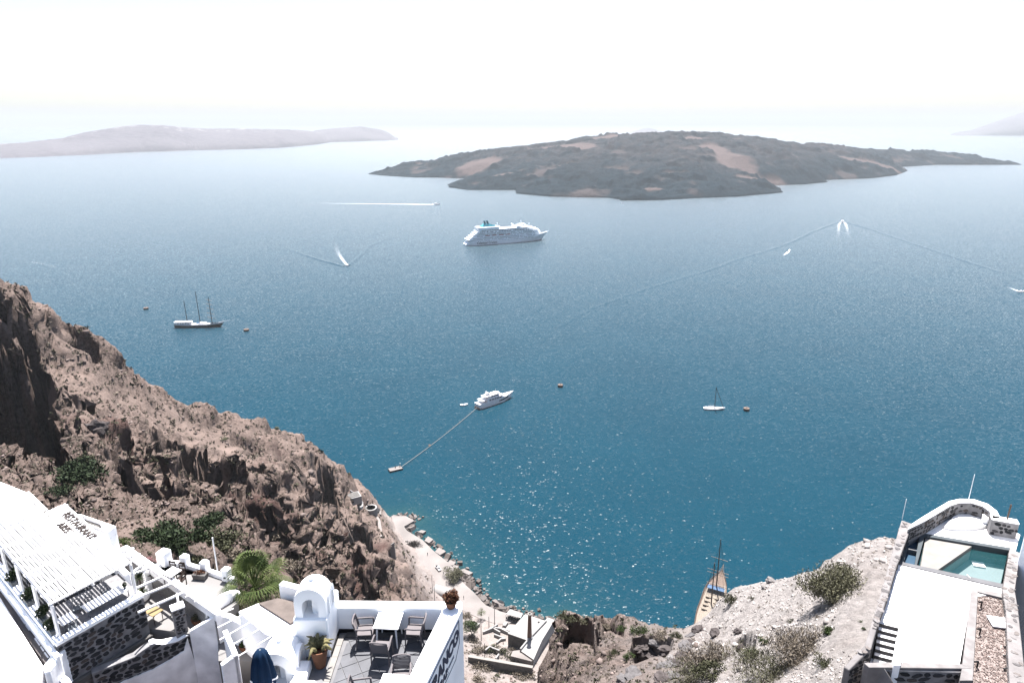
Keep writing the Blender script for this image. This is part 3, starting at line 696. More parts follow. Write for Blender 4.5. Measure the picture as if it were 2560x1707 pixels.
M_bark = mat('bark', (0.10, 0.075, 0.055), 0.95, 0.3, 6.0, bump=0.5)
M_succ = leafmat('red_succulent', (0.13, 0.035, 0.024), (0.17, 0.10, 0.055), 9.0)
M_agave = leafmat('pale_agave', (0.16, 0.14, 0.06), (0.28, 0.245, 0.125), 4.0)
M_pink = leafmat('pink_blossom', (0.36, 0.15, 0.17), (0.45, 0.28, 0.27), 5.0)
def bush(name, pos, rx, ry, rz, label, m, n=1400, leaf=0.12, seed=1, cat='bush', aspect=0.45, lumps=9, up=0.3, group=None, stemh=0.5):
    o = empty(name, pos, 0, label, cat, group); g = random.Random(seed); pos = Vector(pos); cs = []
    for k in range(lumps):
        a = g.random() * 6.28; q = g.random() ** .5 * .75
        f = g.uniform(.38, .62)
        cs.append(((pos.x + math.cos(a) * rx * q, pos.y + math.sin(a) * ry * q, pos.z + rz * g.uniform(.25, .68) * (1 - .35 * q)), (rx * f, ry * f, rz * f * .75)))
    V, F = leaf_cloud(cs, n, leaf, seed, aspect, up); V[:, 2] = np.maximum(V[:, 2], pos.z - 0.25 * rz)
    np_mesh('foliage', V, F, m, o)
    st_ = MB()
    for k in range(6):
        c = cs[k % len(cs)][0]; st_.tube((pos.x + g.uniform(-.1, .1) * rx, pos.y + g.uniform(-.1, .1) * ry, pos.z - .15 * rz), (pos.x + (c[0] - pos.x) * .8, pos.y + (c[1] - pos.y) * .8, c[2]), rz * .035, rz * .012, 5)
    st_.build('stem', M_bark, o)
    return o
W_ship = mat('ship_white', (0.72, 0.74, 0.76), 0.4, 0.05, 0.2)
W_boat = mat('boat_white', (0.62, 0.60, 0.60), 0.35, 0.06, 0.5)
K_glass = mat('dark_glass', (0.012, 0.018, 0.025), 0.12, 0.1, 1.0, spec=0.6)
K_hull = mat('black_hull', (0.008, 0.011, 0.014), 0.3, 0.2, 0.5)
M_teak = mat('teak_deck', (0.30, 0.20, 0.13), 0.7, 0.2, 0.8)
M_tealf = mat('funnel_teal', (0.10, 0.42, 0.50), 0.5, 0.06, 0.3)
M_teald = mat('funnel_dark_teal', (0.012, 0.11, 0.15), 0.5, 0.1, 0.3)
M_lred = mat('lifeboat_red', (0.34, 0.07, 0.07), 0.5, 0.1, 0.5)
M_mast = mat('mast_grey', (0.012, 0.018, 0.022), 0.5, 0.1, 0.5)
M_spar = mat('spar_pale', (0.28, 0.23, 0.195), 0.6, 0.1, 0.5)
M_wood = mat('varnished_wood', (0.155, 0.105, 0.078), 0.5, 0.25, 1.2, bump=0.2)
M_woodp = mat('pale_deck_planks', (0.28, 0.235, 0.19), 0.7, 0.18, 1.5, bump=0.2)
M_wred = mat('red_paint', (0.20, 0.03, 0.025), 0.5, 0.15, 0.5)
M_canvas = mat('blue_canvas', (0.10, 0.16, 0.26), 0.9, 0.15, 1.0)
M_foam = mat('foam', (0.62, 0.64, 0.66), 0.9, 0.15, 0.4)
M_buoyt = mat('buoy_concrete', (0.20, 0.148, 0.122), 0.9, 0.2, 1.0, bump=0.3)
M_buoyd = mat('buoy_rubber', (0.018, 0.017, 0.018), 0.8, 0.2, 1.0)
M_rope = mat('rope', (0.33, 0.29, 0.26), 0.95, 0.15, 3.0)
M_grey = mat('grey_paint', (0.22, 0.23, 0.25), 0.6, 0.1, 0.6)
M_inkh = mat('hull_lettering', (0.05, 0.07, 0.10), 0.6, 0.05)
# ================================================================== BAR TERRACE
ZB = 220.0
SI_n, SI_f = pz(3, 1610, 1245, ZB + .9), pz(3, 1950, 590, ZB + .9)     # inner and outer edges of the sign wall
SO_n, SO_f = pz(3, 1800, 1245, ZB + .9), Vector((-1.52, 17.36, ZB + .9))
dS = (SO_f - SO_n).normalized(); SO_n = SO_n - dS * 2.6; SI_n = SI_n - (SI_f - SI_n).normalized() * 2.6
bar = empty('bar_terrace', (-3.6, 15.5, ZB - 0.3), 0, 'white walled bar terrace with slate floor and lettered outer wall', 'terrace')
MB().prism([(-6.2, 11.6), (SI_n.x + .1, 11.6), (SI_f.x + .1, 17.4), (-6.2, 17.4)], ZB - 6, ZB - .024).build('floor_slab', M_grout, bar)
FQ = [(-5.12, 11.8), (SI_n.x, 11.8), (SI_f.x, 17.12), (-5.0, 17.12)]
tiles(bar, FQ, ZB, 0.46, R(28), M_tilef)
for i in range(12):                        # cream kerb stones along the left and pale border tiles at the back
    y0 = 11.7 + i * .46; MB().prism([(-5.30, y0), (-5.13, y0), (-5.13, y0 + .452), (-5.30, y0 + .452)], ZB - .02, ZB + .03).build('kerb_stone', M_cream, bar)
for i in range(7): MB().prism([(-5.1 + .44 * i, 17.13), (-4.67 + .44 * i, 17.13), (-4.67 + .44 * i, 17.35), (-5.1 + .44 * i, 17.35)], ZB - .02, ZB + .004).build('border_tile', M_conc, bar)
MB().prism([(-5.34, 17.345), (-2.05, 17.345), (-2.05, 17.375), (-5.34, 17.375)], ZB - .02, ZB + .1).build('skirting', M_iron, bar)
MB().prism([(-5.345, 16.4), (-5.32, 16.4), (-5.32, 17.37), (-5.345, 17.37)], ZB - .02, ZB + .1).build('skirting', M_iron, bar)
MB().prism([(-5.4, 17.38), (-1.6, 17.34), (-1.6, 17.68), (-5.4, 17.72)], ZB - 8, ZB + .9).build('back_wall', M_lime, bar, bevel=.07)
sw = MB().prism([(SI_n.x, SI_n.y), (SO_n.x, SO_n.y), (SO_f.x, SO_f.y), (SO_f.x - .02, SO_f.y + .34), (-2.16, 17.70), (SI_f.x - .01, 17.2)], ZB - 8, ZB + .905).build('sign_wall', M_lime, bar, bevel=.07)
MB().prism([(-6.36, 16.36), (-5.35, 16.36), (-5.35, 17.72), (-6.36, 17.72)], ZB - 8, ZB + 1.3).build('oven_block', M_lime, bar, bevel=.06)
MB().hexa([(-6.2, 13.6, ZB - 6), (-5.78, 13.6, ZB - 6), (-5.78, 16.0, ZB - 6), (-6.2, 16.0, ZB - 6)], [(-6.2, 13.6, ZB - .1), (-5.78, 13.6, ZB - .1), (-5.78, 15.95, ZB + .25), (-6.2, 15.95, ZB + .25)]).build('side_wall', M_lime, bar, bevel=.05)
MB().prism([(-5.75, 13.2), (-5.42, 13.2), (-5.42, 15.2), (-5.75, 15.2)], ZB - 2, ZB + .28).build('low_bench', M_lime, bar, bevel=.09)
# lettering on the outer face
nS = Vector((dS.y, -dS.x, 0)); mS = Matrix((dS, Vector((0, 0, 1)), nS)).transposed()
far_s = SO_f - dS * 0.42
def on_wall(s, z): q = far_s - dS * s + nS * .004; return Vector((q.x, q.y, z))
text('sign_name', 'FRANCO', M_signb, sw, on_wall(2.42, ZB + .10), 0.60, mS, .006, 0.034)
text('sign_suffix', '\u2019s', M_signb, sw, on_wall(0.24, ZB + .13), 0.30, mS, .006, 0.008)
text('sign_word', 'BAR', M_signb, sw, on_wall(1.62, ZB - .30), 0.36, mS, .006, 0.02)
fr = MB()
def wbar(s0, z0, s1, z1, w): fr.bar(on_wall(s0, z0), on_wall(s1, z1), .012, w, nS) if False else fr.bar(on_wall(s0, z0) + nS * .003, on_wall(s1, z1) + nS * .003, w, .012, nS)
wbar(-.06, ZB + .72, 3.4, ZB + .72, .05); wbar(-.06, ZB + .72, -.06, ZB - .12, .016); wbar(-.06, ZB - .12, .30, ZB - .42, .016); wbar(.3, ZB - .42, 3.4, ZB - .42, .016); wbar(.45, ZB - .12, .95, ZB - .12, .014); wbar(.45, ZB - .18, .95, ZB - .18, .014)
fr.build('sign_border', M_signb, sw)
# small ovens / vents with arched mouths
def arch_ring(r, legs, n=14): return [(-r, 0)] + [(-r * math.cos(math.pi * i / n), legs + r * math.sin(math.pi * i / n)) for i in range(n + 1)] + [(r, 0)]
def vault(name, label, c, w, dep, legs, mouth, knob=True):
    o = empty(name, c, 0, label, 'oven vent', 'arched vents beside the bar terrace'); c = Vector(c)
    out = arch_ring(w / 2, legs); inn = arch_ring(mouth, legs * .75); y0, y1 = c.y - dep / 2, c.y + dep / 2
    mb = MB(); n = len(out)
    P = lambda ring, y, k=1.0: [(c.x + x * k, y, c.z + z) for x, z in ring]
    # outer skin, softened at both ends
    mb.loft([P(out, y0, .99), P(out, y0 + .04, 1.0), P(out, y1 - .25, 1.0), P([(x, z * .93) for x, z in out], y1 - .08, .95), P([(x, z * .72) for x, z in out], y1, .75)], caps=False, closed=False)
    mb.add(P([(x * .75, z * .72) for x, z in out], y1), [tuple(range(n))])
    mb.loft([P(out, y0, .99), P(inn, y0)], caps=False, closed=False); mb.loft([P(inn, y0), P(inn, y0 + dep * .62)], caps=False, closed=False)
    mb.add(P(inn, y0 + dep * .62), [tuple(range(n))])
    mb.build('shell', M_lime, o, smooth=True, recalc=False, angle=50)
    for s, nm in ((1, 'side_mouth'),):   # cross vault with its own mouth on the right
        q = MB(); w2 = dep * .33; o2 = arch_ring(w2, legs * .9); i2 = arch_ring(w2 * .68, legs * .7)
        Q = lambda ring, x: [(x, c.y + .06 + a, c.z + b) for a, b in ring]
        q.loft([Q(o2, c.x), Q(o2, c.x + w / 2 + .05)], caps=False, closed=False); q.loft([Q(o2, c.x + w / 2 + .05), Q(i2, c.x + w / 2 + .05)], caps=False, closed=False); q.loft([Q(i2, c.x + w / 2 + .05), Q(i2, c.x + w / 2 - .14)], caps=False, closed=False); q.add(Q(i2, c.x + w / 2 - .14), [tuple(range(len(i2)))])
        q.build(nm, M_lime, o, smooth=True, recalc=False, angle=50)
    if knob: MB().lathe((c.x, y0 + dep * .45, c.z + legs + w / 2 - .02), [(.11, 0), (.10, .05), (.055, .08), (.07, .13), (.05, .18), (.01, .2)], 12).build('knob', M_lime, o, smooth=True)
    return o
vault('arched_vent', 'white arched vent with knob standing on the tall block behind the bar terrace', (-5.84, 16.86, ZB + 1.3), .92, .86, .52, .23)
vault('arched_vent', 'lower white arched vent beside the blue folded parasol', (-6.62, 15.95, ZB - .15), 1.0, 1.0, .55, .25)
MB_b = MB().prism([(-7.3, 13.2), (-6.02, 13.2), (-6.02, 16.5), (-7.3, 16.5)], ZB - 6, ZB - .15)
MB_b.build('vent_base', M_lime, bar, bevel=.05)

# furniture
def armchair(loc, rz, label):
    o = local(empty('armchair', loc, rz, label, 'chair', 'taupe armchairs on the bar terrace'))
    for sx, sy in ((1, 1), (1, -1), (-1, 1), (-1, -1)):
        h = .66 if sx > 0 else .46
        MB().tube((sx * .25, sy * .26, 0), (sx * .22, sy * .255, h), .018, .026, 8).build('leg', M_taupe, o, smooth=True)
    MB().prism([(-.23, -.235), (.25, -.24), (.25, .24), (-.23, .235)], .42, .455).build('seat', M_taupe, o, bevel=.015)
    pts = [(-.21, .40), (-.235, .55), (-.27, .70), (-.315, .86)]
    fr_ = MB()
    for s in (-1, 1): fr_.path([(x, s * .235, z) for x, z in pts], .024, 8)
    fr_.path([(-.312, -.235, .855), (-.335, -.12, .875), (-.34, 0, .88), (-.335, .12, .875), (-.312, .235, .855)], .026, 8)
    bk = fr_.build('back_frame', M_taupe, o, smooth=True)
    for i in range(9):
        z = .485 + i * .040; x = np.interp(z, [p[1] for p in pts], [p[0] for p in pts])
        MB().hexa([(x - .03, -.22, z - .0165), (x - .045, 0, z - .0165), (x - .033, 0, z - .0165), (x - .018, -.22, z - .0165)], [(x - .03, -.22, z + .0165), (x - .045, 0, z + .0165), (x - .033, 0, z + .0165), (x - .018, -.22, z + .0165)]).hexa([(x - .045, 0, z - .0165), (x - .03, .22, z - .0165), (x - .018, .22, z - .0165), (x - .033, 0, z - .0165)], [(x - .045, 0, z + .0165), (x - .03, .22, z + .0165), (x - .018, .22, z + .0165), (x - .033, 0, z + .0165)]).build('back_slat', M_taupe, bk)
    for s in (-1, 1): MB().path([(-.26, s * .25, .665), (-.02, s * .265, .66), (.2, s * .262, .665), (.245, s * .258, .64)], .027, 8).build('armrest', M_taupe, o, smooth=True)
    return o
tb0 = Vector((-3.72, 17.0, ZB))
armchair((-4.42, 16.93, ZB), R(4), 'taupe armchair at the left of the far white table on the bar terrace')
armchair((-2.93, 16.95, ZB), R(176), 'taupe armchair at the right of the far white table on the bar terrace')
armchair((-3.80, 16.22, ZB), R(86), 'taupe armchair with its back to us at the far white table')
armchair((-3.06, 15.12, ZB), R(-86), 'taupe armchair facing us across the near white table')
armchair((-4.02, 14.55, ZB), R(8), 'taupe armchair at the left of the near white table')
def bar_table(c, rz, label):
    o = local(empty('table', c, rz, label, 'table', 'white square tables on the bar terrace'))
    MB().box((0, 0, .735), (.76, .76, .035)).build('tabletop', M_wtab, o, bevel=.012)
    MB().box((0, 0, .695), (.66, .66, .045)).build('apron', M_taupe, o)
    for sx, sy in ((1, 1), (1, -1), (-1, 1), (-1, -1)): MB().tube((sx * .31, sy * .31, 0), (sx * .28, sy * .28, .68), .02, .03, 8).build('leg', M_wtab, o, smooth=True)
bar_table(tb0, R(-4), 'white square table by the back wall of the bar terrace')
bar_table((-3.16, 14.5, ZB), R(-6), 'white square table nearest to us on the bar terrace, cut by the frame')
def pot(name, c, r, h, m, label, cat='flowerpot', belly=1.1):
    o = empty(name, c, 0, label, cat)
    MB().lathe(c, [(r * .62, 0), (r * .8 * belly, h * .35), (r * belly * .95, h * .7), (r * .96, h * .86), (r * 1.08, h * .88), (r * 1.1, h), (r * .95, h), (r * .9, h * .82), (.01, h * .8)], 24).build('pot_body', m, o, smooth=True)
    return o
sp = pot('succulent_pot', (-1.86, 17.36, ZB + .9), .17, .26, M_terra, 'red-tipped succulent in a terracotta pot on the corner of the bar wall', 'potted plant')
V, F = leaf_cloud([((-1.86, 17.36, ZB + 1.30), (.24, .22, .17)), ((-1.78, 17.34, ZB + 1.36), (.16, .16, .22)), ((-1.98, 17.34, ZB + 1.26), (.14, .14, .14)), ((-1.74, 17.34, ZB + 1.22), (.14, .14, .14))], 1500, .085, 5, .32, .5); np_mesh('succulent_leaves', V, F, M_succ, sp)
MB().lathe((-1.86, 17.36, ZB + 1.14), [(.155, 0), (.01, .05)], 14).build('soil', M_soil, sp)
cpt = pot('cactus_pot', (-5.55, 15.98, ZB), .235, .62, M_terra, 'tall terracotta pot with drooping pale cactus beside the bar terrace', 'potted plant', 1.0)
gg = random.Random(4)
for k in range(22):                        # drooping fleshy arms
    a = gg.random() * 6.28; l = gg.uniform(.22, .46); rr_ = gg.uniform(.03, .05); b0 = Vector((-5.55 + .1 * math.cos(a), 15.98 + .1 * math.sin(a), ZB + .55))
    p1 = b0 + Vector((math.cos(a) * l * .45, math.sin(a) * l * .45, gg.uniform(.14, .34))); p2 = p1 + Vector((math.cos(a) * l * .5, math.sin(a) * l * .5, -gg.uniform(.02, .22)))
    MB().path([b0, b0.lerp(p1, .55) + Vector((0, 0, .04)), p1, p2], [rr_ * .8, rr_ * 1.1, rr_, rr_ * .25], 7).build('cactus_arm', M_agave, cpt, smooth='all')
# folded parasol
uc = Vector((-6.78, 14.95, 0)); um = empty('folded_parasol', (uc.x, uc.y, ZB - 1.6), 0, 'folded blue parasol with white scalloped trim', 'parasol')
MB().tube((uc.x, uc.y, ZB - 2.5), (uc.x, uc.y, ZB + 1.5), .025).build('pole', M_gpaint, um)
def folds(r, z, n=48, k=8, amp=.16, ph=0): return [(uc.x + r * (1 + amp * math.sin(k * 2 * math.pi * i / n + ph)) * math.cos(2 * math.pi * i / n), uc.y + r * (1 + amp * math.sin(k * 2 * math.pi * i / n + ph)) * math.sin(2 * math.pi * i / n), z) for i in range(n)]
MB().loft([folds(.03, ZB + 1.50), folds(.12, ZB + 1.46, amp=.05), folds(.19, ZB + 1.34, amp=.1), folds(.25, ZB + 1.05, amp=.14), folds(.285, ZB + .72, amp=.17), folds(.30, ZB + .52, amp=.2)], caps=False).build('canopy_flap', M_blue, um, smooth='all')
MB().loft([folds(.302, ZB + .545, amp=.2), folds(.31, ZB + .50, amp=.21), folds(.302, ZB + .50, amp=.21), folds(.296, ZB + .545, amp=.2)]).build('trim', M_wcloth, um, smooth='all')
MB().loft([folds(.22, ZB + .9, amp=.2), folds(.25, ZB + .4, amp=.25, ph=.4), folds(.24, ZB - .2, amp=.3, ph=.7), folds(.20, ZB - .9, amp=.3, ph=1)], caps=False).build('folded_cloth', M_blue, um, smooth='all')
# ================================================================== RESTAURANT ON THE LEFT
ZR = 209.0
M_canlet = mat('sign_letters', (0.10, 0.082, 0.076), 0.8, 0.15, 3.0)
M_path = mat('path_paving', (0.17, 0.152, 0.148), 0.9, 0.12, 1.2, bump=0.2)
FL, FR_, BR = pz(1, 375, 985, ZR + 2.5), pz(1, 980, 670, ZR + 2.5), pz(1, 490, 230, ZR + 2.5)
ex = (FR_ - FL).normalized()                # along the front edge
ey = (BR - FR_).normalized()               # towards the back
Wd = (FR_ - FL).length; Ln = (BR - FR_).dot(ey)
def rl(a, b, z): q = FL + ex * a + ey * b; return Vector((q.x, q.y, z))
rest = empty('restaurant_pergola', rl(Wd / 2, Ln / 2, ZR), 0, 'white slatted restaurant pergola with raised roof lettering', 'pergola')
nsl = 23
def slat_mesh(L, w):
    mb = MB().box((0, 0, 0), (w, L, .03)); me = bpy.data.meshes.new('slat'); me.from_pydata(mb.v, [], mb.f); me.materials.append(M_wpaint); return me
inv = MATX[rest.name]; az_ = math.atan2(ey.y, ey.x) - math.pi / 2
def lay(a0, a1, b0, b1, n, z):
    w = (a1 - a0) / n; me = slat_mesh(b1 - b0, w * .63)
    for i in range(n):
        o = bpy.data.objects.new('roof_slat', me); col.objects.link(o); o.parent = rest
        o.matrix_basis = inv @ Matrix.Translation(rl(a0 + w * (i + .5), (b0 + b1) / 2 + random.uniform(-.03, .03), z + random.uniform(-.004, .004))) @ Matrix.Rotation(az_ + random.uniform(-.0015, .0015), 4, 'Z')
lay(0, Wd, 0, Ln, nsl, ZR + 2.5)
lay(-1.6, Wd - 1.0, Ln + .06, Ln + 3.6, 27, ZR + 2.52)
for b in np.linspace(.15, Ln - .2, 6): MB().bar(rl(-.05, b, ZR + 2.43), rl(Wd + .05, b, ZR + 2.43), .08, .1).build('rafter', M_wpaint, rest)
for a in (.06, Wd / 2, Wd - .06): MB().bar(rl(a, -.02, ZR + 2.34), rl(a, Ln + (3.4 if a < Wd - 1.1 else -.1), ZR + 2.34), .10, .08).build('beam', M_wpaint, rest)
for b in (.08, 2.95, 5.7, 8.4): MB().bar(rl(.06, b, ZR + .45), rl(.06, b, ZR + 2.3), .14, .14, (0, 1, 0)).build('post', M_wpaint, rest, bevel=.01)
for b in (.08, 5.2): MB().bar(rl(Wd - .06, b, ZR - 1.2), rl(Wd - .06, b, ZR + 2.3), .12, .12, (0, 1, 0)).build('post', M_wpaint, rest, bevel=.01)
t0 = pz(1, 462, 318, ZR + 2.54); t1 = pz(1, 705, 520, ZR + 2.54); mx_ = Matrix((-ey, ex, Vector((0, 0, 1)))).transposed()
LT = (t1 - t0).length
text('roof_lettering', 'RESTAURANT', M_canlet, rest, t0, LT / 7.1 * 1.0, mx_, .05, -.004, spacing=1.05)
t2 = pz(1, 418, 395, ZR + 2.54); text('roof_lettering', 'ARIS', M_canlet, rest, t2, LT / 7.1 * 1.0, mx_, .05, -.004, spacing=1.05)
# terrace beneath
rt = empty('restaurant_terrace', rl(Wd / 2, Ln / 2, ZR - 1), 0, 'dark floored restaurant terrace on a stone wall under the pergola', 'terrace')
M_dfloor = mat('dark_terrace_floor', (0.075, 0.075, 0.08), 0.85, 0.15, 1.5)
MB().prism([rl(-.2, -.2, 0)[:2], rl(Wd + .1, -.2, 0)[:2], rl(Wd + .1, Ln + 4, 0)[:2], rl(-.2, Ln + 4, 0)[:2]], ZR - .3, ZR).build('floor', M_dfloor, rt)
MB().prism([rl(-.28, -.42, 0)[:2], rl(Wd + .16, -.42, 0)[:2], rl(Wd + .16, -.02, 0)[:2], rl(-.28, -.02, 0)[:2]], ZR + .28, ZR + .5).build('front_ledge', M_lime, rt, bevel=.03)
MB().prism([rl(-.28, -.02, 0)[:2], rl(.14, -.02, 0)[:2], rl(.14, Ln + 4, 0)[:2], rl(-.28, Ln + 4, 0)[:2]], ZR - .25, ZR + .44).build('side_ledge', M_lime, rt, bevel=.03)
MB().prism([rl(-.52, -.9, 0)[:2], rl(-.29, -.9, 0)[:2], rl(-.29, Ln + 4, 0)[:2], rl(-.52, Ln + 4, 0)[:2]], ZR - 3, ZR + .1).build('outer_kerb', M_lime, rt, bevel=.05)
s1 = MB().prism([rl(-.24, -.36, 0)[:2], rl(Wd + .12, -.36, 0)[:2], rl(Wd + .12, 3.0, 0)[:2], rl(-.24, 3.0, 0)[:2]], ZR - 8, ZR + .275).build('stone_base', M_mortar, rt)
MB().prism([rl(Wd + .12, 2.0, 0)[:2], rl(Wd + .45, 2.0, 0)[:2], rl(Wd + .45, Ln, 0)[:2], rl(Wd + .12, Ln, 0)[:2]], ZR - 4, ZR + .6).build('side_wall', M_lime, rt, bevel=.04)
stones(rt, rl(-.24, -.36, 0), rl(Wd + .12, -.36, 0), ZR - 2.15, ZR + .26, .34, M_st + [M_st[0], M_st[3]], 5, -ey)
MB().prism([rl(-.2, -.62, 0)[:2], rl(Wd + .16, -.62, 0)[:2], rl(Wd + .16, -.37, 0)[:2], rl(-.2, -.37, 0)[:2]], ZR - 2.55, ZR - 2.2).build('cement_ledge', M_conc, rt, bevel=.04)
# tables and chairs
def xchair(loc, rz, label, m=M_gpaint):
    o = local(empty('cross_back_chair', loc, rz, label, 'chair', 'grey cross-back chairs under the pergola'))
    MB().box((0, 0, .45), (.42, .42, .035)).build('seat', m, o)
    for sx, sy in ((1, 1), (1, -1), (-1, 1), (-1, -1)): MB().tube((sx * .19, sy * .19, 0), (sx * .18, sy * .18, .45 if sx > 0 else .9), .02, n=6).build('leg', m, o)
    MB().bar((-.18, -.18, .48), (-.18, .18, .86), .02, .03).bar((-.18, .18, .48), (-.18, -.18, .86), .02, .03).bar((-.18, -.2, .89), (-.18, .2, .89), .025, .04).build('cross_back', m, o)
    return o
def plain_table(loc, rz, sx, sy, label, m=M_wtab, ml=M_gpaint, group=None):
    o = local(empty('table', loc, rz, label, 'table', group))
    MB().box((0, 0, .735), (sx, sy, .04)).build('tabletop', m, o, bevel=.008)
    for a, b in ((1, 1), (1, -1), (-1, 1), (-1, -1)): MB().tube((a * (sx / 2 - .08), b * (sy / 2 - .08), 0), (a * (sx / 2 - .08), b * (sy / 2 - .08), .715), .025, n=6).build('leg', ml, o)
    return o
ang = math.atan2(ex.y, ex.x)
tp = rl(2.75, .75, ZR); plain_table(tp, ang, 2.3, .78, 'long white table at the open front of the pergola')
xchair(rl(2.2, 1.5, ZR), ang - R(90), 'grey cross-back chair behind the long table, left of two'); xchair(rl(3.1, 1.55, ZR), ang - R(80), 'grey cross-back chair behind the long table, right of two')
plain_table(rl(.72, .75, ZR), ang, .8, .8, 'small white table beside the pergola corner post')
xchair(rl(.75, .12, ZR), ang + R(80), 'grey cross-back chair wedged between small table and front ledge'); xchair(rl(1.5, 1.6, ZR), ang - R(120), 'grey cross-back chair alone in the pergola shade')
plain_table(rl(2.4, 3.4, ZR), ang, .9, .9, 'white table deep in the pergola shade'); xchair(rl(3.2, 3.3, ZR), ang + R(170), 'grey cross-back chair beside the table deep in the shade')
plain_table(rl(.9, 3.6, ZR), ang, .8, .8, 'white table by the pergola side posts'); plain_table(rl(.9, 6.4, ZR), ang, .8, .8, 'white table near the back of the pergola side')
M_trough = mat('grey_trough', (0.16, 0.17, 0.175), 0.8, 0.1, 2.0)
for k, (b, lb) in enumerate([(.75, 'dark green plant in a grey trough at the pergola front corner'), (2.1, 'dark green plant in a grey trough beside the second pergola post'), (4.3, 'dark green plant in a grey trough beside the third pergola post'), (7.0, 'dark green plant in a grey trough near the left picture edge')]):
    c = rl(-.06, b, ZR + .45); o = empty('planter', c, 0, lb, 'planter', 'planters on the pergola ledge')
    MB().prism([rl(-.2, b - .35, 0)[:2], rl(.1, b - .35, 0)[:2], rl(.1, b + .35, 0)[:2], rl(-.2, b + .35, 0)[:2]], ZR + .445, ZR + .7).build('trough', M_trough, o, bevel=.02)
    V, F = leaf_cloud([((c.x, c.y, ZR + .95), (.32, .36, .3)), ((c.x + .1, c.y + .1, ZR + 1.15), (.2, .25, .25))], 420, .16, 30 + k, .4, .6); np_mesh('leaves', V, F, M_leafg, o)
o = empty('small_potted_plant', rl(3.9, .5, ZR + .75), 0, 'small plant pot at the right end of the long table', 'potted plant'); MB().lathe(rl(3.78, .62, ZR + .757), [(.06, 0), (.09, .14), (.01, .13)], 12).build('pot_body', M_trough, o, smooth=True)
V, F = leaf_cloud([(tuple(rl(3.78, .62, ZR + 1.0)), (.14, .14, .14))], 120, .1, 9, .4); np_mesh('leaves', V, F, M_leafg, o)
# path, painted joints and the white roof beside it
zp = ZR - .45
def L9(a, b, z=None): return pz(9, a, b, zp if z is None else z)
pth = empty('paved_path', L9(350, 700), 0, 'grey paved path with white painted joints beside the pergola', 'path')
A, Bq, Cq, Dq = L9(0, 60), L9(745, 1110), L9(620, 1330), L9(0, 350); dl = (A - Bq).normalized()
A2 = A + dl * 4; D2 = Dq + dl * 4
MB().prism([(Bq.x, Bq.y), (A2.x, A2.y), (D2.x, D2.y), (Cq.x, Cq.y)], zp - .3, zp - .03).build('path_bed', M_path, pth)
ux = (Cq - Bq); Lp = (A2 - Bq).length; k = 0; s = .1
while s < Lp - .5:
    l = random.uniform(.55, .95)
    for f0, f1 in ((.02, .56), (.62, .97)):
        q = [Bq + dl * s + ux * f0, Bq + dl * (s + l) + ux * f0, Bq + dl * (s + l) + ux * f1, Bq + dl * s + ux * f1]
        MB().prism([(p.x, p.y) for p in q], zp - .029, zp).build('paving_slab', M_path, pth)
    if random.random() < .9: MB().bar(Bq + dl * (s + .06) + ux * .59, Bq + dl * (s + l - .05) + ux * .59, .07, .02).build('painted_joint', M_wpaint, pth)
    s += l + .02
wr = empty('white_house', L9(200, 1000), 0, 'broad plain white house top filling the lower left corner', 'house')
q = [L9(600, 1345, zp + .25), L9(0, 365, zp + .25) + dl * 4, L9(0, 365, zp + .25) + dl * 4 - ux.normalized() * -7, L9(600, 1345, zp + .25) + ux.normalized() * 7]
MB().prism([(p.x, p.y) for p in q], zp - 4, zp + .25).build('roof_slab', M_lime, wr, bevel=.05)
q = [L9(720, 1150, zp + .3), L9(850, 1010, zp + .3), L9(900, 1100, zp + .3), L9(680, 1400, zp + .3), L9(600, 1420, zp + .3), L9(590, 1330, zp + .3)]
ec = empty('path_end_wall', L9(720, 1250), 0, 'rounded white wall closing off the end of the paved path', 'wall'); MB().prism([(p.x, p.y) for p in q], zp - 4, zp + .32).build('wall_body', M_limed, ec, bevel=.08)
# rubble bank and stub walls at its foot
q = [L9(700, 1380, zp - .2), L9(900, 1120, zp - .2), L9(930, 1400, zp - 1.6), L9(760, 1600, zp - 1.6)]
rb = MB().add([(q[0].x, q[0].y, zp + .02), (q[1].x, q[1].y, zp), (q[2].x, q[2].y, zp - 2.2), (q[3].x, q[3].y, zp - 2.2)], [(0, 1, 2, 3)]).build('rubble_bank', M_mortarw); tag(rb, 'bank of pale rubble below the end of the path', 'rubble', kind='stuff')
rr_ = random.Random(3); mb = MB()
for i in range(260):
    u, v = rr_.random(), rr_.random(); p = Vector(q[0]).lerp(q[1], u).lerp(Vector(q[3]).lerp(q[2], u), v); p.z = zp - 2.2 * v
    sz = rr_.uniform(.05, .14); mb.box((p.x, p.y, p.z + sz * .3), (sz, sz * rr_.uniform(.6, 1.2), sz * .7), rr_.random() * 6, rr_.uniform(-.5, .5))
tag(mb.build('rubble_stones', M_stp[0]), 'loose pale stones on the rubble bank', 'stones', kind='stuff')
cw = empty('curved_stub_wall', L9(800, 1480, zp - 1), 0, 'curved low wall with white top at the lower left', 'wall')
cpts = [L9(700, 1400, zp - .8), L9(780, 1420, zp - .9), L9(880, 1480, zp - 1.0), L9(960, 1560, zp - 1.1), L9(1000, 1640, zp - 1.2)]
wall('wall_body', cpts, zp - 5, zp - .95, .3, M_mortarw, cw, -1); wall('coping', cpts, zp - .94, zp - .8, .34, M_lime, cw, -1, .03)
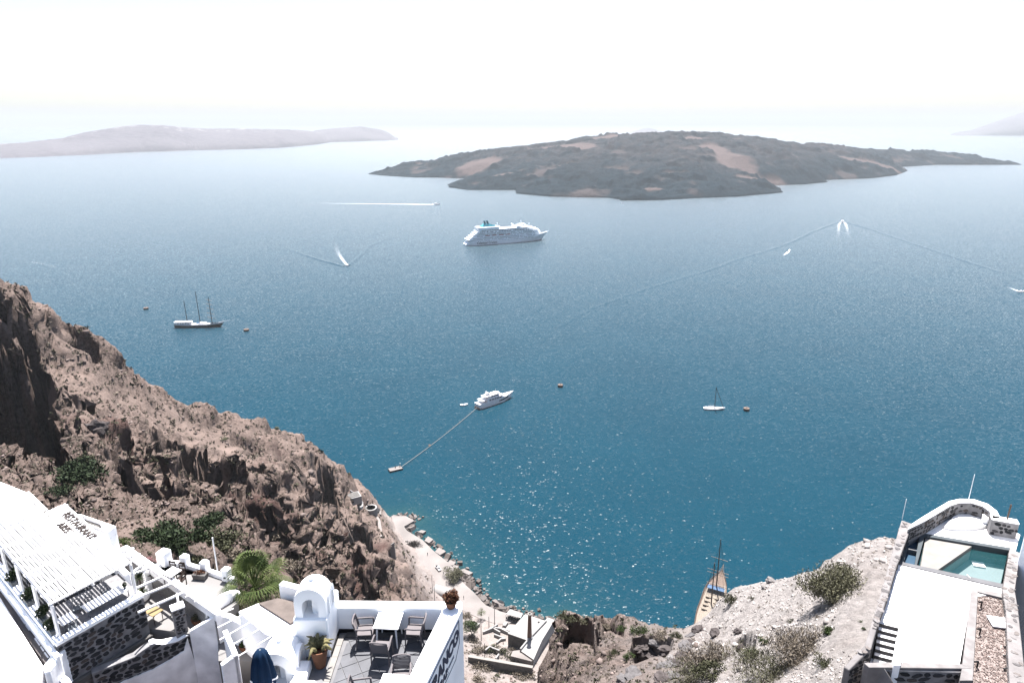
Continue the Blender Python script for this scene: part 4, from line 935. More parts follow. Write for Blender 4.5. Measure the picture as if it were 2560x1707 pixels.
# houses behind
hb_ = empty('white_house', pz(1, 60, 150, 209), 0, 'plain white house roof behind the pergola at the left edge', 'house')
q = [pz(1, -260, -60, 211.2), pz(1, 0, 68, 211.2), pz(1, 232, 160, 211.2), pz(1, 60, 215, 211.2), pz(1, -260, 330, 211.2)]
MB().prism([(p.x, p.y) for p in q], 203, 211.2).build('walls', M_lime, hb_, bevel=.06)
hc = empty('white_cube_house', pz(1, 760, 450, 207), 0, 'small white cube house with open roof well right of the pergola', 'house')
q = [pz(1, 540, 350, 210.4), pz(1, 600, 312, 210.4), pz(1, 862, 402, 210.4), pz(1, 745, 455, 210.4)]
q[3] = q[2] + (q[0] - q[1]); q = [Vector((p.x, p.y, 0)) for p in q]; cc = (q[0] + q[1] + q[2] + q[3]) / 4
MB().prism([(p.x, p.y) for p in q], 203, 209.9).build('walls', M_lime, hc, bevel=.04)
qi = [cc + (p - cc) * .8 for p in q]
for i in range(4): MB().prism([(p.x, p.y) for p in (q[i], q[(i+1) % 4], qi[(i+1) % 4], qi[i])], 209.905, 210.4).build('parapet', M_lime, hc)
MB().prism([(p.x, p.y) for p in [cc + (p - cc) * .45 + (q[1] - cc) * .3 for p in q]], 209.905, 210.15).build('roof_hatch', M_conc, hc)

# ================================================================== MIDDLE TERRACES
ZM2, ZM1 = 207.0, 208.1
def m2(a, b, z): return pz(2, a, b, z)
w1 = [m2(430, 120, ZM1 + .5), m2(1000, 520, ZM1 + .5), m2(1440, 832, ZM1 + .5)]
lower = empty('lower_terrace', m2(800, 800, ZM2), 0, 'small pale terrace with potted yucca below the pergola beams', 'terrace')
q = [m2(590, 960, ZM2), m2(1180, 1040, ZM2), m2(1420, 900, ZM2), Vector((w1[1].x, w1[1].y, 0)), Vector((w1[0].x, w1[0].y, 0)), m2(300, 560, ZM2)]
MB().prism([(p[0], p[1]) for p in q], ZM2 - 1.2, ZM2).build('floor', M_floorw, lower)
dv = wall('dividing_wall', [w1[0], w1[2]], ZM2 - .5, ZM1 + .5, .42, M_lime, lower, 1, .05)
upper = empty('upper_terrace', m2(1300, 500, ZM1), 0, 'broad pale terrace with parapet pillars beside the palm', 'terrace')
pil = [(900, 312), (1120, 338), (1332, 402), (1562, 480)]
pw_ = [m2(a, b, ZM1) for a, b in pil]
rtc = m2(1690, 700, ZM1)
MB().prism([(p[0], p[1]) for p in [w1[2], rtc, pw_[3] + Vector((.5, -.2, 0)), pw_[2], pw_[1], pw_[0], m2(700, 430, ZM1), w1[0]]], ZM1 - 3.5, ZM1).build('floor', M_floorw, upper)
for i in range(3): wall('parapet', [pw_[i], pw_[i+1]], ZM1 - 3, ZM1 + .28, .3, M_lime, upper, 1, .05)
wall('parapet', [m2(700, 440, ZM1), pw_[0]], ZM1 - 3, ZM1 + .28, .3, M_lime, upper, 1, .05)
wall('parapet', [pw_[3], m2(1640, 500, ZM1)], ZM1 - 3, ZM1 + .28, .3, M_lime, upper, 1, .05)
for p, h, w in zip(pw_, (1.0, .85, .85, .85), (.66, .46, .46, .46)): MB().box((p.x + .02, p.y + .12, ZM1 + h / 2), (w, w, h), math.atan2((pw_[3] - pw_[0]).y, (pw_[3] - pw_[0]).x)).build('pillar', M_lime, upper, bevel=.07)
for p in pw_[1:]: MB().box((p.x, p.y - .14, ZM1 + .34), (.14, .05, .1)).build('wall_lamp', M_trough, upper)
# curved white hump of a vault at its right end
hv = MB(); rgs = []
for i in range(9):
    t = i / 8; p = m2(1440, 790, ZM1).lerp(m2(1640, 690, ZM1), t); r_v = .55 + .15 * math.sin(t * 3.14)
    rgs.append([(p.x + .35 * math.cos(math.pi * j / 8), p.y + .9 * r_v * math.cos(math.pi * j / 8), ZM1 - .2 + (r_v + .35) * math.sin(math.pi * j / 8)) for j in range(9)])
hv.loft(rgs); hv.build('vault_hump', M_lime, upper, smooth='all')
# beams across both
bm_ = empty('beam_pergola', m2(800, 500, ZM2), 0, 'open pergola of thin white beams over the lower terrace', 'pergola')
for (a, b), (c, d) in [((440, 170), (575, 128)), ((520, 226), (640, 190)), ((400, 500), (730, 265)), ((470, 440), (850, 300)), ((510, 595), (930, 408)), ((580, 668), (1060, 474)), ((620, 815), (1130, 590))]:
    MB().bar(m2(a, b, ZM1 + .85), m2(c, d, ZM1 + .62), .11, .11).build('beam', M_wpaint, bm_)
MB().bar(m2(480, 150, ZM1 + .7), m2(1060, 560, ZM1 + .7), .12, .12).build('long_beam', M_wpaint, bm_)
MB().bar(m2(1055, 770, ZM2 + 1.6), m2(1035, 610, ZM1 + .75), .09, .09, (0, 1, 0)).build('post', M_wpaint, bm_)
thin = empty('rod_pergola', m2(1250, 700, ZM1), 0, 'row of thin white rods over the steps between the terraces', 'pergola')
for (a, b), (c, d) in [((1080, 570), (1160, 520)), ((1120, 650), (1260, 575)), ((1220, 700), (1365, 630)), ((1330, 760), (1470, 690)), ((1460, 845), (1640, 770))]: MB().tube(m2(a, b, ZM1 + .5), m2(c, d, ZM1 + .5), .03, n=6).build('rod', M_wpaint, thin)
# stone wall below, with pillar and white walls
q0, q1, q2_ = m2(560, 960, ZM2), m2(1010, 1000, ZM2), m2(1175, 1030, ZM2)
swl = empty('dark_stone_wall', (q0 + q1) / 2 - Vector((0, 0, 4)), 0, 'tall wall of black lava stones in pale mortar below the terraces', 'wall')
qL = rl(.9, -.75, 0); base_dir = (q2_ - qL); base_dir.z = 0; base_dir.normalize(); nb = Vector((base_dir.y, -base_dir.x, 0))
Lw = (Vector((q2_.x, q2_.y, 0)) - Vector((qL.x, qL.y, 0))).length
def top_z(s):
    t = s / Lw; return ZM2 - .15 + (0.0 if t < .45 else .25 * math.exp(-((t - .55) / .1) ** 2)) + .18 * math.exp(-((t - .62) / .05) ** 2) - .12 * math.exp(-((t - .85) / .08) ** 2)
N = 24; pts = [Vector((qL.x, qL.y, 0)) + base_dir * (Lw * i / N) for i in range(N + 1)]
wall('wall_body', pts, ZM2 - 9, [top_z(Lw * i / N) for i in range(N + 1)], .45, M_mortar, swl, 1, .03)
wall('coping', pts[14:], [top_z(Lw * i / N) + .004 for i in range(14, N + 1)], [top_z(Lw * i / N) + .07 for i in range(14, N + 1)], .47, M_lime, swl, 1, .02)
def low_z(s): return ZM2 - 5.6 + 3.2 * (s / Lw) ** 2
stones(swl, pts[0], pts[-1], low_z, lambda s: top_z(s) - .02, .33, M_st + [M_st[0], M_st[3], M_st[3]], 8, nb)
pc = m2(1085, 1010, ZM2); pb = MB().box((pc.x, pc.y, ZM2 + .7), (.62, .5, 1.9), math.atan2(base_dir.y, base_dir.x)).build('pillar', M_mortar, swl)
MB().box((pc.x, pc.y, ZM2 + 1.7), (.72, .6, .09), math.atan2(base_dir.y, base_dir.x)).build('pillar_cap', M_lime, swl, bevel=.02)
e0 = Vector((pc.x, pc.y, 0)) - base_dir * .31 + nb * .25; stones(swl, e0, e0 + base_dir * .62, ZM2 - .1, ZM2 + 1.6, .19, M_st, 18, nb)
e1 = Vector((pc.x, pc.y, 0)) + base_dir * .31 + nb * .25; stones(swl, e1, e1 - nb * .5, ZM2 - .1, ZM2 + 1.6, .19, M_st, 19, base_dir)
# white pier and block work left of it
pr0 = pts[0] + base_dir * (Lw * .16) + nb * .08; pr = MB().box((pr0.x, pr0.y, ZM2 - 4.2), (.5, .3, 5.4), math.atan2(base_dir.y, base_dir.x)).build('white_pier', M_lime, swl, bevel=.03)
bw_ = empty('block_wall', pts[0] - base_dir * 1 - Vector((0, 0, 8)) + Vector((0, 0, ZM2)), 0, 'plain grey concrete block wall at the foot of the pergola', 'wall')
f0 = pts[0] - base_dir * 2.3 + nb * .12; f1 = pts[0] + base_dir * (Lw * .16 - .3) + nb * .12
MB().prism([(p.x, p.y) for p in (f0, f1, f1 - nb * .15, f0 - nb * .15)], ZM2 - 9, ZM2 - 2.1).build('wall_core', M_mortar, bw_)
nbk = int((f1 - f0).length / .42)
for r_i in range(16):
    for c_i in range(nbk + 1):
        s0 = max(0, (c_i - (.5 if r_i % 2 else 0)) * .42); s1 = min((f1 - f0).length, (c_i + (.5 if r_i % 2 else 1)) * .42) - .012
        if s1 - s0 < .06: continue
        a_, b_ = f0 + base_dir * s0, f0 + base_dir * s1; z0 = ZM2 - 2.3 - .21 * (r_i + 1)
        MB().prism([(a_.x, a_.y), (b_.x, b_.y), (b_.x + nb.x * .03, b_.y + nb.y * .03), (a_.x + nb.x * .03, a_.y + nb.y * .03)], z0, z0 + .197).build('block', M_block, bw_)
# white garden walls
ww = empty('white_garden_wall', m2(1300, 1200, ZM2 - 3), 0, 'tall weathered white wall running down below the terraces', 'wall')
a_, b_ = m2(1165, 1020, ZM2 + .35), m2(1452, 850, ZM1 + .3); d_ = (b_ - a_); d_.z = 0; d_.normalize(); n_ = Vector((d_.y, -d_.x, 0))
MB().hexa([(a_.x, a_.y, ZM2 - 9), (b_.x, b_.y, ZM2 - 9), (b_.x - n_.x * .3, b_.y - n_.y * .3, ZM2 - 9), (a_.x - n_.x * .3, a_.y - n_.y * .3, ZM2 - 9)], [(a_.x, a_.y, a_.z), (b_.x, b_.y, b_.z), (b_.x - n_.x * .3, b_.y - n_.y * .3, b_.z), (a_.x - n_.x * .3, a_.y - n_.y * .3, a_.z)]).build('wall_body', M_limed, ww, bevel=.05)
# sloping skirt of plaster that runs out from the foot of the stones
sk0 = Vector((pts[0].x, pts[0].y, 0)) + nb * .1
def on_plane(a, b, off):
    o, s_ = SHEET[2]; d = Vector(ray(o[0] + a / s_, o[1] + b / s_)); c0_ = Vector((0, 0, CAM_Z)); q0_ = pts[0] + nb * off
    t = (q0_ - c0_).dot(nb) / d.dot(nb); return c0_ + d * t
sk = [(285, 1640), (480, 1545), (640, 1480), (780, 1424), (930, 1340), (1112, 1225), (1150, 1090), (1320, 1640)]
skA = [on_plane(a, b, .10) for a, b in sk]; skB = [p - nb * .09 for p in skA]; n8 = len(sk)
MB().add([tuple(p) for p in skA + skB], [tuple(range(n8)), tuple(range(n8, 2 * n8))[::-1]] + [(i, (i + 1) % n8, n8 + (i + 1) % n8, n8 + i) for i in range(n8)]).build('plaster_skirt', M_limed, ww)
w3 = empty('lower_white_wall', m2(1600, 1400, ZM2 - 2), 0, 'shorter white wall stepping down beside the blue parasol', 'wall')
a3, b3 = m2(1512, 1385, 208.3), m2(1692, 1258, 208.6); d3 = (b3 - a3); d3.z = 0; d3.normalize(); n3 = Vector((d3.y, -d3.x, 0))
wall('wall_body', [a3, b3], 198, [208.3, 208.6], .28, M_limed, w3, 1); b4 = b3 + Vector((-n3.x, -n3.y, 0)) * 2.4; wall('wall_return', [b3, b4], 198, [208.6, 208.5], .26, M_lime, w3, 1)
# sunken court with thin rods
ct = empty('sunken_court', m2(1750, 1150, 206), 0, 'sunken white court under thin white rods', 'terrace')
q = [m2(1480, 1330, 206.5), m2(1960, 1330, 206.5), m2(2060, 1080, 206.5), m2(1700, 940, 206.5), m2(1470, 1000, 206.5)]
MB().prism([(p.x, p.y) for p in q], 203, 206.5).build('floor', M_floorw, ct)
wall('court_wall', [m2(1440, 840, 208.2), m2(1560, 860, 208.2), m2(1760, 960, 208.2), m2(2000, 1060, 208.2)], 203, 208.2, .35, M_lime, ct, 1, .06)
for (a, b), (c, d) in [((1470, 975), (1740, 838)), ((1490, 1105), (1855, 895)), ((1590, 1180), (1975, 958)), ((1690, 1280), (2092, 1040))]: MB().tube(m2(a, b, 209.1), m2(c, d, 209.1), .035, n=6).build('rod', M_wpaint, ct)
MB().box(tuple(m2(1855, 1120, 206.8)), (.5, .4, .6), .4).build('step_block', M_lime, ct, bevel=.04); MB().box(tuple(m2(1950, 1170, 206.8)), (.6, .5, .6), .4).build('step_block', M_lime, ct, bevel=.04)
# flat roof right of the palm
fr_ = empty('flat_roofed_house', m2(1950, 950, 210), 0, 'flat-roofed white house between the palm and the arched vents', 'house')
q = [m2(1690, 800, 209.2), m2(1905, 712, 209.2), m2(2222, 815, 209.2), m2(2480, 900, 209.2), m2(2300, 1150, 209.2), m2(1980, 1040, 209.2)]
MB().prism([(p.x, p.y) for p in q], 204, 209.2).build('roof_slab', M_lime, fr_, bevel=.05)
gw_ = empty('garden_end_wall', m2(2150, 560, 207), 0, 'low white wall with small round hole behind the arched vent', 'wall')
wall('wall_body', [pz(3, 310, 245, 210.0), pz(3, 520, 300, 210.0)], 203, 210.0, .4, M_lime, gw_, 1); hp = pz(3, 458, 362, 209.3); MB().lathe((hp.x, hp.y - .02, hp.z), [(.001, -.06), (.06, -.06), (.06, .06), (.001, .06)], 12).build('vent_hole', M_iron, gw_)
# things standing on the terraces
yp = m2(682, 676, ZM2); yo = empty('yucca_pot', yp, 0, 'spiky yucca in a big round white pot on the lower terrace', 'potted plant')
MB().lathe(yp, [(.24, 0), (.34, .12), (.42, .32), (.40, .52), (.36, .56), (.31, .54), (.3, .48), (.01, .46)], 24).build('pot_body', M_lime, yo, smooth=True)
MB().tube((yp.x, yp.y, ZM2 + .45), (yp.x - .05, yp.y + .05, ZM2 + 1.5), .05, .04).build('trunk', M_bark, yo)
def spikes(c, n, L, m, par, seed, name='leaves', wd=.05, droop=.2):
    g = random.Random(seed); mb = MB()
    for i in range(n):
        a = g.random() * 6.28; e = g.uniform(-.25, 1.35); d = Vector((math.cos(a) * math.cos(e), math.sin(a) * math.cos(e), math.sin(e))); s_ = d.cross(Vector((0, 0, 1))).normalized() * wd * .5; l = L * g.uniform(.7, 1.1); c_ = Vector(c)
        mid_ = c_ + d * l * .55; tip = c_ + d * l + Vector((0, 0, -droop * l * math.cos(e)))
        mb.add([c_ - s_, c_ + s_, mid_ + s_ * .9, tip, mid_ - s_ * .9], [(0, 1, 2, 4), (4, 2, 3)])
    return mb.build(name, m, par, recalc=False)
spikes((yp.x - .05, yp.y + .05, ZM2 + 1.55), 60, .55, M_leafg, yo, 1); spikes((yp.x + .02, yp.y, ZM2 + .6), 50, .45, M_leafb, yo, 2)
yt = m2(800, 830, ZM2 + .0); ytable = plain_table(m2(800, 905, ZM2), R(-28), .95, .68, 'small yellow wooden folding table on the lower terrace', M_ywood, M_dkwood)
def folding_chair(p, rz, label):
    o = local(empty('folding_chair', p, rz, label, 'chair')); MB().box((0, 0, .45), (.38, .4, .03)).build('seat', M_ywood, o); MB().box((-.24, 0, .78), (.03, .4, .12)).build('backrest', M_ywood, o)
    for s in (-1, 1): MB().bar((.2, s * .18, 0), (-.25, s * .18, .85), .025, .025).bar((-.2, s * .18, 0), (.15, s * .18, .45), .025, .025).build('leg', M_dkwood, o)
folding_chair(m2(655, 880, ZM2), R(20), 'yellow wooden folding chair beside the yellow table')
def wood_chair(p, rz, label):
    o = local(empty('wooden_chair', p, rz, label, 'chair', 'dark wooden chairs on the upper terrace')); MB().box((0, 0, .45), (.42, .42, .04)).build('seat', M_dkwood, o)
    for sx, sy in ((1, 1), (1, -1), (-1, 1), (-1, -1)): MB().bar((sx * .19, sy * .19, 0), (sx * .19, sy * .19, .43 if sx > 0 else .92), .045, .045, (1, 0, 0)).build('leg', M_dkwood, o)
    MB().box((-.19, 0, .85), (.04, .42, .12)).box((-.19, 0, .65), (.03, .42, .07)).build('backrest', M_dkwood, o)
wood_chair(m2(985, 418, ZM1), R(-100), 'dark wooden chair at the far left of the white terrace table'); wood_chair(m2(1085, 430, ZM1), R(-100), 'dark wooden chair at the far right of the white terrace table'); wood_chair(m2(1090, 530, ZM1), R(170), 'dark wooden chair right of the white terrace table'); wood_chair(m2(945, 500, ZM1), R(30), 'dark wooden chair nearest to the pergola beam')
plain_table(m2(1000, 490, ZM1), R(-25), .8, .8, 'white table among dark wooden chairs on the upper terrace', M_wtab, M_dkwood)
fb_ = m2(1290, 440, ZM1); fo = empty('flower_trough', fb_, 0, 'stone trough of red flowers on the upper terrace', 'planter'); MB().hexa([(fb_.x - .38, fb_.y - .22, ZM1), (fb_.x + .38, fb_.y - .32, ZM1), (fb_.x + .42, fb_.y + .12, ZM1), (fb_.x - .34, fb_.y + .22, ZM1)], [(fb_.x - .44, fb_.y - .25, ZM1 + .36), (fb_.x + .44, fb_.y - .36, ZM1 + .36), (fb_.x + .48, fb_.y + .14, ZM1 + .36), (fb_.x - .4, fb_.y + .25, ZM1 + .36)]).build('trough', M_conc, fo, bevel=.03)
V, F = leaf_cloud([((fb_.x, fb_.y - .05, ZM1 + .42), (.36, .2, .12))], 260, .09, 3, .6); np_mesh('flowers', V, F, M_succ, fo)
for p, lb, r_ in ((m2(1255, 930, ZM2), 'low round pot of succulents in the corner of the lower terrace', .3), (m2(1758, 1215, 206.5), 'small terracotta pot with green plant in the sunken court', .26)):
    o = pot('flower_pot', tuple(p), r_, .36, M_terra, lb, 'potted plant'); V, F = leaf_cloud([((p.x, p.y, p.z + .45), (r_, r_, .18))], 200, .12, 5, .4, .5); np_mesh('leaves', V, F, M_leafb if r_ < .28 else M_sage, o)
wc = m2(1765, 1150, 206.5); wo = local(empty('round_wire_chair', wc, R(200), 'small round-backed metal chair in the sunken court', 'chair')); MB().lathe((0, 0, .43), [(.2, 0), (.2, .03)], 16).build('seat', M_iron, wo)
MB().path([(-.2, .2 * math.cos(t), .62 + .26 * math.sin(t)) for t in np.linspace(0, 6.28, 17)], .015, 5).build('backrest', M_iron, wo)
for sx, sy in ((1, 1), (1, -1), (-1, 1), (-1, -1)): MB().tube((sx * .17, sy * .17, 0), (sx * .14, sy * .14, .43), .012, n=5).build('leg', M_iron, wo)
# white pole beyond the parapet
pp_ = m2(1422, 390, ZM1 - .5); tag(MB().tube((pp_.x, pp_.y + .6, ZM1 - 2), (pp_.x, pp_.y + .6, ZM1 + 1.7), .045, n=8).build('white_pole', M_wpaint), 'thin white pole just beyond the terrace parapet', 'pole')
# fan palm
def fan_palm(c, th, r, n, label, seed, name='fan_palm', seg=22, mm=(M_palm, M_palmd), cat='palm tree'):
    o = empty(name, c, 0, label, cat); c = Vector(c); g = random.Random(seed)
    rings = [(.32 * r / 2, 0)] + [(.2 * r / 2 * (1 + .12 * (i % 2)), th * i / 9) for i in range(1, 10)]; MB().lathe(c, rings, 12).build('trunk', M_bark, o)
    top_ = c + Vector((0, 0, th))
    for k in range(n):
        dry = k < n * .22; a = g.random() * 6.28; e = g.uniform(-.75, -.2) if dry else (g.uniform(-.35, .4) if k < n * .6 else g.uniform(.35, 1.35))
        d = Vector((math.cos(a) * math.cos(e), math.sin(a) * math.cos(e), math.sin(e))); l = r * g.uniform(.30, .66); hub = top_ + d * l
        s = d.cross(Vector((0, 0, 1))).normalized(); u = s.cross(d).normalized(); mb = MB(); fl_ = r * g.uniform(.38, .55)
        mb.path([top_, top_ + d * l * .5 + Vector((0, 0, .05 * r)), hub], r * .012, 4)
        for j in range(seg):
            t = (j / (seg - 1) - .5) * math.radians(230); dj = (d * math.cos(t) + s * math.sin(t)).normalized(); wj = dj.cross(u).normalized() * fl_ * .030
            lj = fl_ * (.75 + .25 * math.cos(t)); m1_ = hub + dj * lj * .62 + u * (.05 * lj); tip = hub + dj * lj + Vector((0, 0, -lj * (.30 if not dry else .55)))
            b0_ = hub + dj * lj * .06
            mb.add([b0_, m1_ - wj, tip, m1_ + wj], [(0, 1, 2, 3)])
        mb.build('dry_frond' if dry else 'frond', mm[1] if dry else mm[0], o, recalc=False)
    return o
pb_ = py(0, 640, 1500, 35.0); fan_palm((pb_.x, 35.0, 205.4), 2.6, 2.45, 46, 'large green fan palm with drooping fronds in the middle of the terraces', 5)

gt = MB().prism([(p.x, p.y) for p in [pz(3, 300, 385, 209.3), pz(3, 510, 425, 209.3), pz(3, 500, 600, 209.3), pz(3, 430, 640, 209.3), pz(3, 110, 436, 209.3)]], 203, 209.32).build('garden_ground', M_dryg if 'M_dryg' in globals() else mat('garden_earth', (0.17, 0.14, 0.125), 0.95, 0.2, 1.5, bump=0.4)); tag(gt, kind='structure')
# ================================================================== HOTEL WITH POOL ON THE RIGHT
ZH = 211.0
def h4(a, b, z=ZH): return pz(4, a, b, z)
M_cope = mat('grey_coping', (0.17, 0.168, 0.175), 0.7, 0.12, 1.5)
M_copd = mat('dark_coping', (0.085, 0.098, 0.107), 0.6, 0.12, 1.5)
M_poolf = mat('pool_plaster', (0.30, 0.36, 0.36), 0.7, 0.06, 1.0)
M_poolw = mat('pool_wall_plaster', (0.09, 0.17, 0.18), 0.7, 0.06, 1.0)
M_gravel = mat('gravel_bed', (0.29, 0.24, 0.22), 0.95, 0.45, 7.0, bump=0.8, bscale=22, dist=0.04)
M_deck = mat('hotel_deck', (0.66, 0.645, 0.635), 0.85, 0.05, 0.6, bump=0.1)
def pool_water():
    m = bpy.data.materials.new('pool_water'); m.use_nodes = True; nt = m.node_tree; b = nt.nodes['Principled BSDF']
    b.inputs['Base Color'].default_value = (0.02, 0.09, 0.10, 1); b.inputs['Roughness'].default_value = 0.04; b.inputs['IOR'].default_value = 1.33; b.inputs['Alpha'].default_value = 0.25
    tc = nt.nodes.new('ShaderNodeTexCoord'); n = nt.nodes.new('ShaderNodeTexNoise'); n.inputs['Scale'].default_value = 3; nt.links.new(tc.outputs['Object'], n.inputs['Vector'])
    bp = nt.nodes.new('ShaderNodeBump'); bp.inputs['Strength'].default_value = .1; bp.inputs['Distance'].default_value = .05; nt.links.new(n.outputs['Fac'], bp.inputs['Height']); nt.links.new(bp.outputs[0], b.inputs['Normal']); return m
def P2(p): return (p[0], p[1])
hot = empty('hotel_terrace', h4(950, 1100), 0, 'broad white hotel terrace with stairs below the pool', 'terrace')
# pool corners: left-near, left-far, right-far, right-near (outer coping)
pLN, pLF, pRF, pRN = h4(692, 650), h4(772, 392), h4(1566, 524), h4(1502, 838)
gLN, gLF = h4(838, 672), h4(905, 425)       # end of the overflow channel
tA = [h4(692, 640), h4(1500, 826), h4(1500, 878), h4(1262, 900), h4(1168, 1444), h4(722, 1424), h4(709, 1142), h4(552, 1104), h4(600, 960)]
MB().prism([P2(p) for p in tA], ZH - 4, ZH).build('deck', M_deck, hot)
up_ = [h4(700, 372), h4(930, 352), h4(1100, 270), h4(1250, 235), h4(1440, 300), h4(1640, 420), h4(1600, 560), h4(1568, 522)]
MB().prism([P2(p) for p in [pLF] + up_[:1] + up_[1:]], ZH - 4, ZH - .004).build('upper_deck', M_deck, hot)
# semicircular raised platform
pf = [h4(1050, 378), h4(1110, 388), h4(1200, 390), h4(1300, 384), h4(1420, 365), h4(1425, 300), h4(1340, 250), h4(1230, 252), h4(1120, 300)]
MB().prism([P2(p) for p in pf], ZH - .2, ZH + .22).build('raised_platform', M_deck, hot, bevel=.02)
MB().prism([P2(p) for p in [h4(1340, 330, ZH + .23), h4(1420, 350, ZH + .23), h4(1425, 270, ZH + .23), h4(1345, 240, ZH + .23)]], ZH + .225, ZH + .62).build('corner_seat', M_lime, hot, bevel=.03)
# pool
pool = empty('swimming_pool', (pLN + pRF) / 2 - Vector((0, 0, 1.6)), 0, 'rectangular teal swimming pool with grey coping and pale shelf', 'swimming pool')
lerp = lambda a, b, t: a + (b - a) * t
def inset(a, b, c, d, t):
    cc = (a + b + c + d) / 4; return [p + (cc - p).normalized() * t for p in (a, b, c, d)]
MB().prism([P2(p) for p in (pLN, pLF, pRF, pRN)], ZH - 4, ZH - 1.05).build('pool_floor', M_poolf, pool)
inn = [gLN, gLF, h4(1548, 542), h4(1488, 812)]
def rim(a, b, a2, b2, z, m, nm, zb=ZH - 1.7): MB().prism([P2(p) for p in (a, b, b2, a2)], zb, z).build(nm, m, pool, bevel=.01)
rim(pLN, pRN, h4(700, 630), h4(1508, 806), ZH + .05, M_cope, 'near_coping'); rim(pLF, pRF, h4(768, 412), h4(1556, 545), ZH + .03, M_copd, 'far_coping')
rim(h4(700, 632), h4(768, 410), h4(738, 640), h4(800, 420), ZH + .045, M_copd, 'end_coping'); rim(h4(822, 665), h4(862, 424), gLN, gLF, ZH + .04, M_copd, 'channel_wall'); rim(h4(1500, 835), h4(1563, 526), h4(1515, 835), h4(1580, 526), ZH + .06, M_mortarw, 'right_wall')
MB().prism([P2(p) for p in (h4(738, 642), h4(796, 426), h4(862, 426), h4(824, 664))], ZH - .5, ZH - .25).build('channel_water', mat('channel_blue', (0.055, 0.10, 0.15), 0.2, 0.1, 1.0), pool)
MB().bar(h4(768, 545, ZH - .1), h4(842, 562, ZH - .1), .09, .3).build('channel_divider', M_cope, pool)
MB().prism([P2(p) for p in (h4(868, 655), h4(908, 438), h4(1278, 492), h4(1008, 680))], ZH - 1.07, ZH - .1).build('shelf', M_cream, pool, bevel=.01)
MB().add([(p.x, p.y, ZH - .28) for p in inn], [(0, 1, 2, 3)]).build('water', pool_water(), pool)
wl = MB(); q_in = [h4(870, 660), h4(908, 432), h4(1550, 540), h4(1492, 806)]
for i in range(4): a, b = q_in[i], q_in[(i+1) % 4]; wl.add([(a.x, a.y, ZH - 1.06), (b.x, b.y, ZH - 1.06), (b.x, b.y, ZH - .02), (a.x, a.y, ZH - .02)], [(0, 1, 2, 3)])
wl.build('pool_lining', M_poolw, pool)
dp = pz(4, 1318, 652, ZH - 1.0); MB().box(tuple(dp), (.62, .5, .08), -.3).build('floor_drain', M_wtab, pool)
gp = h4(1240, 750); MB().box((gp.x, gp.y, ZH + .07), (.03, .3, .02)).build('coping_joint', M_wtab, pool)
# long left boundary wall
lw = empty('boundary_wall', h4(620, 800), 0, 'long pale stone boundary wall left of the pool terrace', 'wall')
inner = [h4(800, 375, ZH + .55), h4(688, 655, ZH + .55), h4(620, 890, ZH + .55), h4(545, 1095, ZH + .55), h4(490, 1300, ZH + .1), h4(318, 1470, ZH - .6)]
outer = [h4(716, 345, ZH + .55), h4(632, 620, ZH + .55), h4(575, 830, ZH + .55), h4(505, 1060, ZH + .55), h4(440, 1270, ZH + .1), h4(275, 1440, ZH - .6)]
zt_ = [ZH + .9, ZH + .55, ZH + .55, ZH + .55, ZH + .1, ZH - .6]
rings = [[(o.x, o.y, ZH - 6), (i.x, i.y, ZH - 6), (i.x, i.y, z), (o.x, o.y, z)] for i, o, z in zip(inner, outer, zt_)]
MB().loft(rings).build('wall_body', M_mortarw, lw, bevel=.05)
ce = (inner[1] - outer[1]).normalized()
for k in range(5):
    a, b = inner[k], inner[k+1]; dd = (b - a); nn_ = Vector((-dd.y, dd.x, 0)).normalized(); nn_ = nn_ if nn_.dot(ce) > 0 else -nn_
    zz0, zz1, Lk = zt_[k], zt_[k+1], Vector((dd.x, dd.y, 0)).length
    lowz = ZH if k < 3 else ZH - 2.4
    stones(lw, a, b, lowz, (lambda s, A=zz0, B=zz1, L=Lk: A + (B - A) * s / L - .04), .26, M_st, 40 + k, nn_)
# flat stones bedded in its top
rs = random.Random(12)
for k in range(5):
    for j in range(9 if k < 3 else 3):
        t = (j + rs.random()) / 9; p = inner[k].lerp(inner[k+1], t).lerp(outer[k].lerp(outer[k+1], t), rs.uniform(.2, .8)); z = zt_[k] + (zt_[k+1] - zt_[k]) * t
        o = bpy.data.objects.new('cap_stone', stone_mesh(rs.randrange(14), rs.choice(M_stp))); col.objects.link(o); o.parent = lw
        o.matrix_basis = MATX[lw.name] @ Matrix.Translation((p.x, p.y, z + .002)) @ Matrix.Rotation(rs.random() * 6, 4, 'Z') @ Matrix.Rotation(R(90), 4, 'X') @ Matrix.Diagonal((rs.uniform(.25, .42), .12, rs.uniform(.22, .36), 1))
# curved wall at the far end
cwl = empty('curved_stone_wall', h4(1200, 200), 0, 'curved dark stone wall with pale top enclosing the far deck', 'wall')
zc = ZH + 1.0
ci = [h4(a, b, zc) for a, b in ((770, 385), (900, 322), (1000, 262), (1100, 200), (1170, 178), (1260, 178), (1350, 205), (1405, 245), (1425, 305))]
co = [h4(a, b, zc) for a, b in ((800, 345), (880, 292), (980, 232), (1090, 168), (1170, 150), (1280, 153), (1390, 190), (1460, 245), (1488, 300))]
MB().loft([[(o.x, o.y, ZH - 6), (i.x, i.y, ZH - 6), (i.x, i.y, zc), (o.x, o.y, zc)] for i, o in zip(ci, co)]).build('wall_body', M_mortar, cwl)
MB().loft([[(o.x, o.y, zc + .002), (i.x, i.y, zc + .002), (i.x, i.y, zc + .07), (o.x, o.y, zc + .07)] for i, o in zip(ci, co)]).build('coping', M_lime, cwl, bevel=.02)
for k in range(len(ci) - 1):
    a, b = ci[k], ci[k+1]; dd = b - a; nn_ = Vector((dd.y, -dd.x, 0)).normalized(); stones(cwl, a, b, ZH + .05, zc - .02, .22, M_st, 60 + k, nn_, fill=.85)
